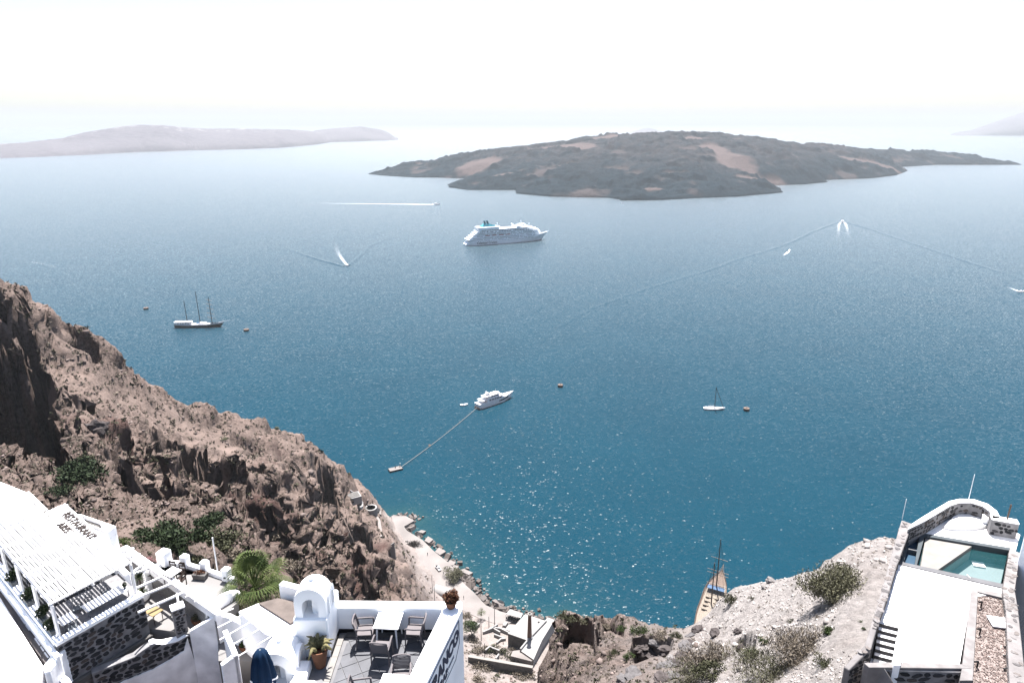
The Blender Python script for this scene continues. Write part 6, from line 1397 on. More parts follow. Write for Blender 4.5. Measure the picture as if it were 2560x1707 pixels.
def foam_mat():
    m = bpy.data.materials.new('wake_foam'); m.use_nodes = True; nt = m.node_tree; b = nt.nodes['Principled BSDF']; L = nt.links.new
    b.inputs['Base Color'].default_value = (0.55, 0.57, 0.6, 1); b.inputs['Roughness'].default_value = 0.9
    tc = nt.nodes.new('ShaderNodeTexCoord'); n = nt.nodes.new('ShaderNodeTexNoise'); n.inputs['Scale'].default_value = 0.5; n.inputs['Detail'].default_value = 6; L(tc.outputs['Object'], n.inputs['Vector'])
    at = nt.nodes.new('ShaderNodeAttribute'); at.attribute_name = 'dense'
    ad = nt.nodes.new('ShaderNodeMath'); ad.operation = 'ADD'; L(n.outputs['Fac'], ad.inputs[0]); L(at.outputs['Fac'], ad.inputs[1])
    mr = nt.nodes.new('ShaderNodeMapRange'); mr.inputs['From Min'].default_value = .75; mr.inputs['From Max'].default_value = 1.15; L(ad.outputs[0], mr.inputs['Value'])
    L(mr.outputs[0], b.inputs['Alpha']); return m
M_wake = foam_mat()
def wake(name, pts, widths, dens, label):
    """foam lying on the water; dens falls off along the track and towards the edges"""
    V = []; D = []; n = len(pts); m = 9
    for i in range(n):
        p = pts[i]; t = (pts[min(i+1, n-1)] - pts[max(i-1, 0)]).normalized(); s = Vector((-t.y, t.x, 0))
        for j in range(m):
            u = j / (m - 1) * 2 - 1; q = p + s * (u * widths[i]); V.append((q.x, q.y, .05 + .1 * (1 - u * u))); D.append(dens[i] * (1 - u * u) - (.0 if abs(u) < .99 else .6))
    o = grid_mesh(name, np.array(V), n, m, M_wake, {'dense': np.array(D)}); tag(o, label, 'wake', kind='stuff'); return o
def line(k, pts, n):
    w = [pz(0, a, b, 0) for a, b in pts]; out = []
    for i in range(n):
        t = i / (n - 1) * (len(w) - 1); j = min(int(t), len(w) - 2); out.append(w[j].lerp(w[j+1], t - j))
    return out
def swell(pts, wid, hgt):                # bow wave running away from the hull: a low ridge of water
    p = line(0, pts, 40); V = []
    for i, q in enumerate(p):
        t = (p[min(i+1, 39)] - p[max(i-1, 0)]).normalized(); s = Vector((-t.y, t.x, 0)); f = (1 - i / 40) ** .6 * (0.75 + .5 * random.random())
        for u in (-1, -.5, 0, .5, 1): V.append((q.x + s.x * u * wid, q.y + s.y * u * wid, .02 + hgt * f * (1 - abs(u)) ** 1))
    o = grid_mesh('bow_wave', np.array(V), 40, 5, M_sea, {'shallow': np.zeros(len(V))}); tag(o, 'low bow wave fanning out across the calm water', 'wave', kind='stuff'); return o
W = lambda a, b, n: list(np.linspace(a, b, n))
p = pz(0, 868, 664, 0); q = pz(0, 835, 612, 0)
motorboat(p, math.atan2(p.y - q.y, p.x - q.x), 13, 'white motorboat with foam wake left of the cruise ship')
wake('boat_wake', line(0, [(866, 661), (857, 650), (843, 628), (838, 600), (850, 575)], 40), W(3, 12, 40), W(.6, -.05, 40), 'foam wake fading behind the motorboat left of the cruise ship')
swell([(860, 666), (800, 650), (752, 634), (712, 618)], 5.0, 1.1); swell([(872, 664), (900, 640), (922, 616), (960, 600), (1018, 585)], 5.0, 1.1)
p = pz(0, 1090, 511.5, 0); q = pz(0, 900, 509, 0)
motorboat(p, math.atan2(p.y - q.y, p.x - q.x), 22, 'fast white launch with a long straight wake near the dark island')
wake('boat_wake', line(0, [(1086, 511.8), (1000, 510.5), (900, 509.5), (800, 508.6), (720, 508)], 60), W(7, 5, 60), W(1.0, .15, 60), 'long straight white wake behind the fast launch')
p = pz(0, 2106, 555, 0); q = pz(0, 2110, 610, 0)
motorboat(p, math.atan2(p.y - q.y, p.x - q.x), 22, 'sailing yacht motoring away with a tall bare mast and twin wake', 'sailing_yacht', 24, 'yacht')
for dx in (-1, 1): wake('boat_wake', line(0, [(2106 + 5 * dx, 556), (2106 + 9 * dx, 562), (2108 + 12 * dx, 580), (2112 + 16 * dx, 610), (2116 + 26 * dx, 650)], 40), W(4, 10, 40), W(.58, -.05, 40), ('right' if dx > 0 else 'left') + ' trail of foam behind the yacht motoring away')
swell([(2095, 556), (2030, 580), (1985, 603), (1940, 620), (1840, 650), (1760, 680), (1640, 714), (1480, 770), (1390, 820)], 5.5, 1.1); swell([(2118, 557), (2180, 575), (2240, 595), (2330, 625), (2420, 655), (2500, 680), (2560, 700)], 5.5, 1.1)
p = pz(0, 1973, 627.5, 0); q = pz(0, 1955, 640, 0)
motorboat(p, math.atan2(p.y - q.y, p.x - q.x), 9, 'tiny white speedboat with short wake below the motoring yacht'); wake('boat_wake', line(0, [(1972, 629), (1964, 635), (1954, 642)], 20), W(3, 5, 20), W(.9, .1, 20), 'short foam wake behind the tiny speedboat')
p = pz(0, 2553, 730, 0); motorboat(p, R(20), 12, 'small white boat at the right edge of the bay'); wake('boat_wake', line(0, [(2549, 729), (2530, 722), (2515, 716)], 16), W(3, 6, 16), W(.7, .05, 16), 'faint foam behind the boat at the right edge')
p = pz(0, 1279, 473, 0); motorboat(p, R(5), 24, 'white excursion boat lying against the dark island shore')
p = pz(0, 1557, 508, 0); motorboat(p, R(5), 8, 'tiny white boat below the dark island')
p = pz(0, 2056, 444.5, 0); motorboat(p, R(-3), 26, 'white ferry moored in the cove at the right of the island')
p = pz(0, 1118, 440.5, 0); motorboat(p, R(-3), 24, 'white boat moored in the cove at the left of the island')
wake('old_wake', line(0, [(80, 655), (130, 665), (170, 677), (185, 690)], 30), W(2, 3, 30), W(.35, .1, 30), 'faint old foam line at the left of the bay')

# ---- wooden two-masted ship below the pumice slope
bw = pz(0, 1785, 1441, 3.5); sw = pz(0, 1738, 1575, 2.5)
Lc = (bw - sw).length * 1.02
kq = boat('wooden_sailing_ship', 'brown wooden two-masted excursion ship lying below the pumice slope', 'sailing ship', ((bw + sw) / 2 + Vector((3.5, 0, 0))).to_3d() * 1, math.atan2(bw.y - sw.y, bw.x - sw.x))
kq.location.z = 0
rg = hull_rings(Lc, 11.0, 3.0, 1.4, 0.36, 0.72, 0.25, 0.07)
MB().loft(rg).build('hull', M_wood, kq, smooth=True); stripe(rg, 0, 17, .86, 1.04, .05).build('rubbing_strake', M_wred, kq)
hl = Lc / 2
dk = [[(r[0][0] * .985, r[0][1] * .90), (r[0][2])] for r in rg]
for i in range(9):                        # deck laid in broad planks
    f0, f1 = -1 + 2 * i / 9, -1 + 2 * (i + .93) / 9
    A = [(d[0][0], d[0][1] * f0, d[1] + .05) for d in dk[:14]]; Bq = [(d[0][0], d[0][1] * f1, d[1] + .05) for d in dk[:14]]
    MB().add(A + Bq + [(a[0], a[1], a[2] - .08) for a in A] + [(a[0], a[1], a[2] - .08) for a in Bq], [(j, j+1, 14+j+1, 14+j) for j in range(13)] + [(28+j, 42+j, 42+j+1, 28+j+1) for j in range(13)]).build('deck_plank', M_woodp, kq)
for s in (-1, 1):
    pts = [Vector((r[0][0], s * abs(r[0][1]), r[0][2] + 1.0)) for r in rg]; q_ = MB().path(pts, .11, 5)
    for p in pts[::2]: q_.tube(p, (p.x, p.y, p.z - 1.0), .08, n=5)
    q_.build('railing', M_wood, kq)
    for k in range(4):
        bb = MB().box((-hl * .35 + 3.4 * k, s * 2.2, 3.45), (1.0, 2.8, .12)); bb.box((-hl * .35 + 3.4 * k - .45, s * 2.2, 3.75), (.1, 2.8, .6)); bb.box((-hl * .35 + 3.4 * k, s * 1.2, 3.2), (.7, .1, .4)).box((-hl * .35 + 3.4 * k, s * 3.2, 3.2), (.7, .1, .4))
        bb.build('bench', M_woodp, kq)
MB().prism([(-hl * .75, -1.7), (hl * .2, -1.7), (hl * .2, 1.7), (-hl * .75, 1.7)], 3.15, 3.5).build('raised_deck', M_woodp, kq)
MB().prism([(hl * .32, -4.4), (hl * .46, -4.2), (hl * .46, 4.2), (hl * .32, 4.4)], 5.3, 5.45).build('awning', M_canvas, kq)
MB().prism([(hl * .5, -3.6), (hl * .56, -3.4), (hl * .56, 3.4), (hl * .5, 3.6)], 3.5, 4.9).build('fore_cabin', M_wood, kq)
for x, h in ((hl * .45, 34), (-hl * .1, 28)):
    m_ = MB().tube((x, 0, 3), (x - .5, .3, h), .36, .2).build('mast', M_wood, kq)
    MB().path([(x, 0, h - 2), (x + 4, -4.6, 4)], .05, 4).path([(x, 0, h - 2), (x + 4, 4.6, 4)], .05, 4).path([(x, 0, h - 2), (x - 4, 4.6, 4)], .05, 4).path([(x, 0, h - 2), (x - 4, -4.6, 4)], .05, 4).build('rigging', M_mast, m_)
for z, hw in ((22, 4.2), (14.5, 5.4), (12.6, 5.4), (6.2, 5.2)):
    MB().tube((hl * .45, -hw, z), (hl * .45, hw, z + .5), .16, .12, 6).build('yard', M_spar, kq)
MB().tube((hl * .9, 0, 4.2), (hl * 1.32, 0, 6.8), .26, .12).build('bowsprit', M_wood, kq)
for s in (-1, 1): MB().path([(hl * .8, s * 2.6, 4.2), (hl * 1.3, 0, 6.7)], .05, 4).build('bowsprit_stay', M_spar, kq)
net = MB()
for k in range(7): net.path([(hl * (.9 + .06 * k), -1.5 * (1 - k / 8), 4.3 + .36 * k), (hl * (.9 + .06 * k), 1.5 * (1 - k / 8), 4.3 + .36 * k)], .04, 4)
net.build('bow_netting', M_spar, kq)
MB().prism([(-hl * .9, -3), (-hl * .72, -3.2), (-hl * .72, 3.2), (-hl * .9, 3)], 3.1, 5.2).build('aft_cabin', M_woodp, kq)
# ================================================================== OLD PORT
def g5(a, b, z=2.6): return pz(5, a, b, z)
def g7(a, b, z=2.6): return pz(7, a, b, z)
inner_q = [(345, 360), (420, 470), (480, 560), (460, 660), (520, 760), (640, 880), (760, 960), (900, 1010), (1000, 1060), (1150, 1130), (1300, 1180), (1420, 1180)]
qp = [g5(a, b) for a, b in SHORE[:15]] + [g5(1520, 1120)] + [g5(a, b) for a, b in inner_q[::-1]]
qy = MB().prism([(p.x, p.y) for p in qp], -3, 2.6).build('quay', M_quay); tag(qy, kind='structure')
def slab_at(quad, z0, z1, name, label, cat, m, group=None, sheet=5, bev=.08):
    q = [pz(sheet, a, b, z1) for a, b in quad]; c = sum(q, Vector()) / len(q); o = empty(name, (c.x, c.y, z0), 0, label, cat, group); MB().prism([(p.x, p.y) for p in q], z0, z1).build('block', m, o, bevel=bev); return o
for i, (qd, z) in enumerate([([(552, 300), (585, 282), (632, 292), (600, 314)], 1.6), ([(615, 385), (650, 342), (702, 372), (660, 408)], 1.9), ([(715, 490), (755, 448), (822, 488), (765, 522)], 2.0), ([(835, 600), (860, 568), (915, 590), (890, 628)], 1.8), ([(868, 645), (900, 615), (948, 630), (930, 655)], 1.6), ([(950, 672), (985, 650), (1082, 690), (1040, 712)], 1.5)]):
    slab_at(qd, -2, z, 'concrete_slab', ['small tilted concrete slab farthest along the shore', 'square concrete slab second along the shore', 'broad concrete slab with dark edge midway along the shore', 'pale concrete slab level with the parked pickup', 'low concrete slab just below the pickup', 'long flat concrete slab nearest along the shore'][i], 'slab', M_quay, 'concrete slabs along the water')
# main building
zr_ = 11.4
bld = empty('port_building', g7(1080, 800, 3), 0, 'large flat-roofed concrete building by the water with pale roof', 'building')
rq = [g7(908, 622, zr_), g7(1268, 748, zr_), g7(1612, 385, zr_), g7(1232, 262, zr_)]
MB().prism([(p.x, p.y) for p in rq], 0, zr_ - .4).build('walls', M_conc, bld); MB().prism([(p.x, p.y) for p in [c + (c - sum(rq, Vector()) / 4) * .015 for c in rq]], zr_ - .395, zr_).build('roof_slab', M_lime2, bld, bevel=.1)
d_ = (rq[1] - rq[0]); Ld = Vector((d_.x, d_.y, 0)).length; d_.normalize(); nf = Vector((d_.y, -d_.x, 0))
for i in range(4):
    for j in range(2):
        a_ = rq[0] + d_ * (Ld * (i + .02) / 4) + nf * .06; b_ = rq[0] + d_ * (Ld * (i + .98) / 4) + nf * .06; MB().prism([(a_.x, a_.y), (b_.x, b_.y), (b_.x - nf.x * .1, b_.y - nf.y * .1), (a_.x - nf.x * .1, a_.y - nf.y * .1)], 3.4 + 3.8 * j, 7.1 + 3.8 * j if j == 0 else 10.9).build('wall_panel', M_conc, bld)
for a, b in ((1490, 410), (1330, 330)): p = g7(a, b, zr_ + .2); MB().box((p.x, p.y, zr_ + .25), (.8, .5, .5), .4).build('roof_vent', M_conc, bld)
zw = 10.3
wing = empty('port_wing', g7(1400, 800, 3), 0, 'lower pale terrace wing of the port building', 'building')
wq = [g7(1132, 940, zw), g7(1392, 1120, zw), g7(1550, 760, zw), g7(1792, 366, zw), g7(1662, 322, zw), g7(1600, 395, zw)]
MB().prism([(p.x, p.y) for p in wq], -1, zw).build('terrace_slab', M_lime2, wing)
wall('parapet', [g7(1132, 938, zw), g7(1285, 748, zw), g7(1620, 395, zw)], zw - .5, zw + 1.0, .7, M_lime2, wing, -1, .08)
MB().prism([(p.x, p.y) for p in [g7(1400, 1125, 9.6), g7(1132, 938, 9.6), g7(1000, 955, 9.6), g7(960, 1050, 9.6), g7(1350, 1150, 9.6)]], -1, 9.6).build('yard', M_quay, wing)
# chimney, laid course by course
cbz = 10.4; cp_ = g7(1316, 712, cbz); chm = empty('brick_chimney', (cp_.x, cp_.y, cbz - 1), 0, 'tapering brown brick chimney with round cap beside the port building', 'chimney')
MB().lathe((cp_.x, cp_.y, 9.4), [(1.5, 0), (1.45, 1.6), (1.1, 1.7)], 20).build('plinth', M_grey, chm)
for i in range(24):
    t = i / 24; r0 = 1.08 - .33 * t; MB().lathe((cp_.x, cp_.y, cbz + .45 + 12.2 * t), [(r0 * .7, 0), (r0, .015), (r0 - .006, .46), (r0 * .7, .48)], 20).build('brick_course', M_brick, chm, smooth=True)
MB().lathe((cp_.x, cp_.y, cbz + 12.9), [(.74, -.3), (1.0, -.1), (1.12, .3), (1.0, .55), (.5, .55), (.45, -.2)], 20).build('cap', M_cream, chm, smooth=True); MB().lathe((cp_.x, cp_.y, cbz + 12.7), [(.46, 0), (.01, .02)], 16).build('flue', M_iron, chm)
# white shed on posts with tables beneath
shd = empty('port_canopy', g7(1000, 330), 0, 'white flat canopy on posts at the water edge', 'canopy'); sq = [g7(868, 258, 5.6), g7(948, 166, 5.6), g7(1192, 245, 5.6), g7(1150, 330, 5.6)]
MB().prism([(p.x, p.y) for p in sq], 5.35, 5.6).build('roof', M_lime2, shd)
for p in sq: MB().tube((p.x, p.y, 2.6), (p.x, p.y, 5.34), .1, n=6).build('post', M_wpaint, shd)
for i in range(5):
    p = g7(920 + 44 * i, 332 + 14 * i); t_ = local(empty('cafe_table', p, R(20 + 8 * i), ['dark cafe table under the port canopy, far left', 'dark cafe table under the port canopy, second from left', 'dark cafe table under the port canopy, in the middle', 'dark cafe table under the port canopy, second from right', 'dark cafe table under the port canopy, far right'][i], 'table', 'cafe tables under the port canopy'))
    MB().box((0, 0, .73), (1.3, 1.0, .06)).build('tabletop', M_iron, t_); MB().tube((0, 0, 0), (0, 0, .7), .08).build('leg', M_iron, t_); MB().box((1.1, 0, .45), (.45, .45, .9)).box((-1.1, 0, .45), (.45, .45, .9)).build('stool', M_iron, t_)
slab_at([(800, 470), (848, 400), (915, 400), (862, 476)], 2, 4.6, 'kiosk', 'small white kiosk beside the port canopy', 'kiosk', M_lime2, sheet=7); slab_at([(850, 545), (920, 450), (1060, 470), (935, 590)], 1.6, 3.4, 'white_platform', 'low white platform against the port building', 'platform', M_lime2, sheet=7)
slab_at([(145, 440), (235, 400), (380, 430), (290, 510)], 2, 5.0, 'white_hut_roof', 'small tilted white hut roof above the cove', 'hut', M_lime2, sheet=7); slab_at([(700, 60), (760, 55), (785, 180), (720, 175)], .5, 2.0, 'landing_stage', 'small white landing stage by the dark rock', 'jetty', M_lime2, sheet=7) if False else None
# ruined walls
for i, (pts_, zt0, lb) in enumerate([([(440, 600), (600, 530), (720, 450)], 5.2, 'ruined low wall above the yard, farthest left'), ([(610, 520), (750, 600)], 5.0, 'ruined cross wall in the upper yard'), ([(650, 515), (760, 530), (920, 610)], 4.9, 'long ruined wall leading to the building corner'), ([(640, 640), (830, 715)], 5.0, 'short ruined wall in the lower yard'), ([(700, 800), (780, 730), (870, 720)], 5.2, 'broken white wall corner in the lower yard'), ([(490, 940), (560, 880), (740, 950)], 8.0, 'angled white wall corner on the slope'), ([(690, 1095), (750, 1010)], 8.4, 'short leaning white wall on the slope'), ([(800, 530), (930, 575)], 4.4, 'thin kerb wall beside the platform')]):
    p = [g7(a, b, zt0) for a, b in pts_]; o = empty('ruined_wall', (p[0].x, p[0].y, zt0 - 2), 0, lb, 'wall', 'ruined walls of the port yard'); wall('wall_body', p, zt0 - 3.5, zt0, .7, M_lime2, o, 1, .06)
rwp = [g7(150, 1062, 13.5), g7(800, 1185, 13.2), g7(1372, 1292, 13.0)]; rw_ = empty('retaining_wall', (rwp[0].x, rwp[0].y, 9), 0, 'long retaining wall with pale tan top below the port yard', 'wall')
wall('wall_body', rwp, 4, 12.9, .9, M_conc, rw_, 1, .02); wall('coping', rwp, 12.91, 13.3, 1.5, M_cream, rw_, 1, .05)
# poles
for (a, b), zb_, h_, lb in (((402, 735), 6.5, 11.5, 'dark utility pole left of the ruined walls'), ((655, 450), 4.0, 11.0, 'dark utility pole behind the ruined walls'), ((468, 1095), 11.0, 8.0, 'dark pole standing above the retaining wall at the left'), ((892, 1182), 10.0, 5.0, 'short dark pole above the retaining wall'), ((548, 470), 4.0, 5.0, 'thin grey pole beside the palm')):
    p = g7(a, b, zb_); tag(MB().tube((p.x, p.y, zb_ - 1), (p.x, p.y, zb_ + h_), .17, .12, 8).build('utility_pole', M_iron), lb, 'pole', 'poles around the old port')
for (a, b), zb_, h_, lb in (((716, 1000), 10.0, 14.0, 'dark pole just left of the succulent pot'), ((695, 925), 4.0, 13.0, 'thin pole by the vaulted boathouse'), ((150, 300), 9.0, 11.0, 'thin pole on the slope above the flat quay')):
    p = g5(a, b, zb_); tag(MB().tube((p.x, p.y, zb_ - 1), (p.x, p.y, zb_ + h_), .16, .11, 8).build('utility_pole', M_iron), lb, 'pole', 'poles around the old port')
# barrel-vaulted boathouse
va, vb = g5(712, 835, 5.0), g5(900, 890, 5.0); vd = (vb - va).normalized(); vn = Vector((-vd.y, vd.x, 0)); bh = empty('vaulted_boathouse', tuple(va - Vector((0, 0, 3))), 0, 'white barrel-vaulted boathouse behind the succulent pot', 'boathouse'); rgs = []
for i in range(2):
    p = va if i == 0 else vb; rgs.append([tuple(Vector((p.x, p.y, 2.2)) - vn * 3.2)] + [tuple(Vector((p.x, p.y, 3.6)) + vn * (-3.2 * math.cos(math.pi * j / 10)) + Vector((0, 0, 2.6 * math.sin(math.pi * j / 10)))) for j in range(11)] + [tuple(Vector((p.x, p.y, 2.2)) + vn * 3.2)])
MB().loft(rgs).build('vault', M_lime2, bh, smooth=True); dpt = va - vd * .05; MB().box((dpt.x, dpt.y, 3.4), (.12, 1.3, 2.0), math.atan2(vd.y, vd.x)).build('door', M_wood, bh)
# pickup truck
pk = local(empty('pickup_truck', g5(748, 658), R(-58), 'small white pickup truck parked on the quay', 'pickup truck'))
MB().loft([[(x, y, .45) for x, y in ((-2.4, -.85), (2.4, -.85), (2.4, .85), (-2.4, .85))], [(x, y, 1.0) for x, y in ((-2.4, -.9), (2.35, -.85), (2.35, .85), (-2.4, .9))]]).build('body', W_boat, pk, bevel=.08)
cbn = MB().loft([[(x, y, 1.0) for x, y in ((-.3, -.82), (1.4, -.8), (1.4, .8), (-.3, .82))], [(x, y, 1.7) for x, y in ((-.15, -.7), (.8, -.68), (.8, .68), (-.15, .7))]]).build('cab', W_boat, pk, bevel=.06)
MB().box((1.12, 0, 1.36), (.05, 1.3, .62), ry=-.7).build('windscreen', K_glass, cbn); MB().box((-1.35, 0, .98), (1.9, 1.5, .1)).build('load_bed', K_hull, pk)
for sx in (-1.5, 1.5):
    for sy in (-.82, .82): MB().tube((sx, sy - .1, .36), (sx, sy + .1, .36), .36, n=14).build('wheel', K_hull, pk)
# people on the quay
def person(p, rz, label, shirt, legs, h=1.72):
    o = local(empty('person', p, rz, label, 'person')); s = h / 1.72
    me = bpy.data.meshes.new('body'); J = {'pel': (0, 0, .95, .13), 'spi': (0, 0, 1.2, .14), 'che': (0, 0, 1.4, .15), 'nec': (0, 0, 1.52, .06), 'hea': (.01, 0, 1.62, .10), 'top': (.01, 0, 1.70, .08), 'lh': (0, .1, .9, .1), 'lk': (.06, .11, .5, .065), 'la': (-.02, .11, .06, .05), 'lt': (.12, .11, .03, .04), 'rh': (0, -.1, .9, .1), 'rk': (-.04, -.11, .5, .065), 'ra': (-.14, -.11, .08, .05), 'rt': (-.02, -.11, .03, .04), 'ls': (0, .19, 1.42, .06), 'le': (-.03, .25, 1.14, .045), 'lw': (.06, .25, .90, .035), 'rs': (0, -.19, 1.42, .06), 're': (.02, -.25, 1.14, .045), 'rw': (.1, -.23, .92, .035)}
    K = list(J); E_ = [('pel', 'spi'), ('spi', 'che'), ('che', 'nec'), ('nec', 'hea'), ('hea', 'top'), ('pel', 'lh'), ('lh', 'lk'), ('lk', 'la'), ('la', 'lt'), ('pel', 'rh'), ('rh', 'rk'), ('rk', 'ra'), ('ra', 'rt'), ('che', 'ls'), ('ls', 'le'), ('le', 'lw'), ('che', 'rs'), ('rs', 're'), ('re', 'rw')]
    me.from_pydata([tuple(c * s for c in J[k][:3]) for k in K], [(K.index(a), K.index(b)) for a, b in E_], []); b = bpy.data.objects.new('body', me); col.objects.link(b); b.parent = o
    md = b.modifiers.new('skin', 'SKIN'); md.use_smooth_shade = True
    for i, k in enumerate(K): me.skin_vertices[0].data[i].radius = (J[k][3] * s,) * 2; me.skin_vertices[0].data[i].use_root = (k == 'pel')
    b.modifiers.new('sub', 'SUBSURF').levels = 1; me.materials.append(shirt)
    MB().loft([[(.22 * math.cos(t) * s * k_, .2 * math.sin(t) * s * k_, z * s) for t in np.linspace(0, 5.5, 8)] for z, k_ in ((.45, .95), (.95, .85))]).build('trousers', legs, o, smooth=True)
    MB().lathe((.0, 0, 1.66 * s), [(.105 * s, -.04), (.11 * s, .02), (.07 * s, .08), (.01, .1)], 10).build('hair', K_hull, o, smooth=True)
person(g5(992, 938), R(30), 'person in dark clothes walking along the quay by the boathouse', K_hull, K_hull)
person(g5(797, 706), R(100), 'person in dark clothes standing beside the pickup', M_canvas, K_hull); person(g5(646, 524), R(-60), 'person in dark clothes on the open quay beyond the pickup', K_hull, M_canvas)
person(g7(818, 838, 4.0), R(10), 'person in dark clothes in the ruined yard', K_hull, K_hull); person(g7(1056, 915, 4.0), R(80), 'person with a pale hat in front of the port building', M_woodp, K_hull)
# brush heap, trees
bush('brush_heap', g5(525, 430), 6.5, 2.6, 2.6, 'dark heap of dry brush on the quay', leafmat('brush_dark', (0.02, 0.016, 0.014), (0.07, 0.055, 0.045)), 900, .7, 3, 'brush heap')
bush('round_tree', g5(880, 745), 6.0, 5.5, 7.0, 'round grey-green tree on the quay beside the slabs', M_sage, 2600, .7, 6, 'tree'); bush('green_bush', g7(180, 570, 9), 4.5, 4.0, 5.0, 'bright green bush beside the bar wall above the port', M_leafb, 2200, .6, 8)
fan_palm(tuple(g7(402, 285, 4.5)), 2.0, 2.6, 34, 'small fan palm beside the path to the port', 9, seg=9)
bush('dry_bush', g7(935, 960, 5), 3.0, 2.4, 2.2, 'tan dry bush in front of the port building', M_dry, 900, .4, 12)
# small ruin, round cistern and zigzag path on the spur
SH10 = lambda a, b: (800 + a / 5.227, 1180 + b / 5.227)
SHEET[10] = ((800, 1180), 5.227)
def on_hill(a, b): h, n = look(*SH10(a, b)); return h
def strip(pts_, w, name, label, m):
    P_ = [on_hill(a, b) for a, b in pts_]; P_ = [p for p in P_ if p is not None]; rings = []
    for i, p in enumerate(P_):
        d = (P_[min(i+1, len(P_)-1)] - P_[max(i-1, 0)]); d.z = 0; d.normalize(); s = Vector((-d.y, d.x, 0)) * w; rings.append([p - s + Vector((0, 0, -2)), p + s + Vector((0, 0, -2)), p + s + Vector((0, 0, .5)), p - s + Vector((0, 0, .5))])
    o = MB().loft(rings).build(name, m); tag(o, kind='structure'); return o
strip([(392, 240), (440, 270), (500, 330), (560, 400), (540, 450), (500, 470)], 1.1, 'zigzag_path', '', M_lime2); strip([(620, 430), (700, 440), (770, 500), (780, 560)], 1.0, 'hill_path', '', M_quay); strip([(740, 590), (770, 640), (785, 740), (795, 850)], .8, 'foot_path', '', M_quay)
h = on_hill(430, 350)
if h: rn = empty('ruined_house', tuple(h - Vector((0, 0, 2))), 0, 'small roofless white house on the tip of the spur', 'house'); MB().box((h.x, h.y, h.z), (8, 6, 4.5), .5).build('walls', M_lime2, rn, bevel=.1); MB().box((h.x + .6, h.y - 3.4, h.z + .6), (1.2, .5, 1.8), .5).build('doorway', M_iron, rn); MB().box((h.x, h.y, h.z + 2.3), (6.6, 4.6, .3), .5).build('floor', M_conc, rn)
h = on_hill(668, 500)
if h: rc = empty('round_cistern', tuple(h - Vector((0, 0, 2))), 0, 'round stone cistern beside the hill path', 'cistern'); MB().lathe((h.x, h.y, h.z - 3), [(3.4, 0), (3.2, 4.5), (2.6, 4.6), (2.5, 4.0), (.01, 3.9)], 22).build('drum', M_mortarw, rc, smooth=True); MB().lathe((h.x, h.y, h.z + 1.62), [(3.35, 0), (3.35, .3), (2.5, .3), (2.5, 0)], 22).build('rim', M_lime2, rc)
h = on_hill(955, 1120)
if h: st2 = empty('standing_slab', tuple(h - Vector((0, 0, 1))), 0, 'pale upright slab of a ruined wall on the slope above the quay', 'slab'); MB().hexa([(h.x - 1.5, h.y - .4, h.z - 2), (h.x + 1.5, h.y - .4, h.z - 2), (h.x + 1.5, h.y + .4, h.z - 2), (h.x - 1.5, h.y + .4, h.z - 2)], [(h.x - 1.2, h.y - .3, h.z + 7), (h.x + .9, h.y - .3, h.z + 8.5), (h.x + .9, h.y + .3, h.z + 8.5), (h.x - 1.2, h.y + .3, h.z + 7)]).build('slab', M_lime2, st2, bevel=.1)
# shore rocks
rs = random.Random(77); mb = MB(); mb2 = MB()
for i in range(420):
    k = rs.randrange(len(SHORE_W) - 1); p = SHORE_W[k].lerp(SHORE_W[k+1], rs.random()); off = rs.gauss(1.5, 2.6); p = p + Vector((.82, .57, 0)) * off; s_ = rs.uniform(.5, 1.9) * (1 if rs.random() < .85 else 1.8)
    (mb if rs.random() < .6 else mb2).box((p.x, p.y, .35), (s_, s_ * rs.uniform(.6, 1.3), s_ * .8), rs.random() * 6, rs.uniform(-.6, .6), rs.uniform(-.4, .4))
tag(mb.build('shore_rocks', M_st[2]), 'dark rocks along the water edge of the quay', 'rocks', kind='stuff'); tag(mb2.build('pale_shore_rocks', M_stp[1]), 'pale rocks along the water edge of the quay', 'rocks', kind='stuff')
rk = g7(745, 60, 0); ro = empty('dark_rock', tuple(rk), 0, 'dark rock in the water beside the quay', 'rock'); MB().lathe((rk.x, rk.y, -1), [(3.0, 0), (2.6, 1.4), (1.6, 2.3), (.4, 2.7), (.01, 2.8)], 9, 1, .7).build('rock', M_st[0], ro)
# ================================================================== VEGETATION AND LOOSE ROCK
def at(x, y):
    h, n = look(x, y); return h
def put_bush(x, y, rpx, label, m, n, leaf, seed, hz=.8, name='bush', cat='bush', lumps=9, aspect=.45, up=.3):
    h = at(x, y)
    if h is None: return
    d = (h - Vector((0, 0, CAM_Z))).length; r = rpx * d / FPX
    return bush(name, tuple(h), r, r * .8, r * hz, label, m, n, leaf * r, seed, cat, aspect, lumps, up)
put_bush(2085, 1492, 82, 'big round sage bush at the edge of the pumice slope', M_sage, 9000, .075, 21, .85, lumps=16, aspect=.3, up=.8)
put_bush(1770, 1655, 60, 'rounded dry bush in the lower middle of the pumice slope', M_dry, 4200, .12, 23, .9, lumps=12, aspect=.18, up=.9)
put_bush(1780, 1690, 40, 'dark green shrub beneath the rounded dry bush', M_olive, 1800, .12, 24, .7)
put_bush(2010, 1640, 85, 'wide brownish dry bush near the boundary wall', M_dry, 5200, .10, 25, .6, lumps=18, aspect=.16, up=.9)
put_bush(1930, 1690, 95, 'pale olive grass mass at the bottom edge of the slope', M_sage, 5600, .10, 26, .45, lumps=18, aspect=.12, up=1.3)
put_bush(1720, 1710, 70, 'pale dry grass clump at the bottom edge left of the slope', M_sage, 3600, .12, 27, .5, lumps=12, aspect=.12, up=1.3)
put_bush(1880, 1640, 20, 'small bright green shrub in a hollow of the slope', M_leafb, 500, .25, 28, .9); put_bush(1912, 1605, 16, 'small green sprig beside a pale bush on the slope', M_leafb, 320, .25, 29, 1.1)
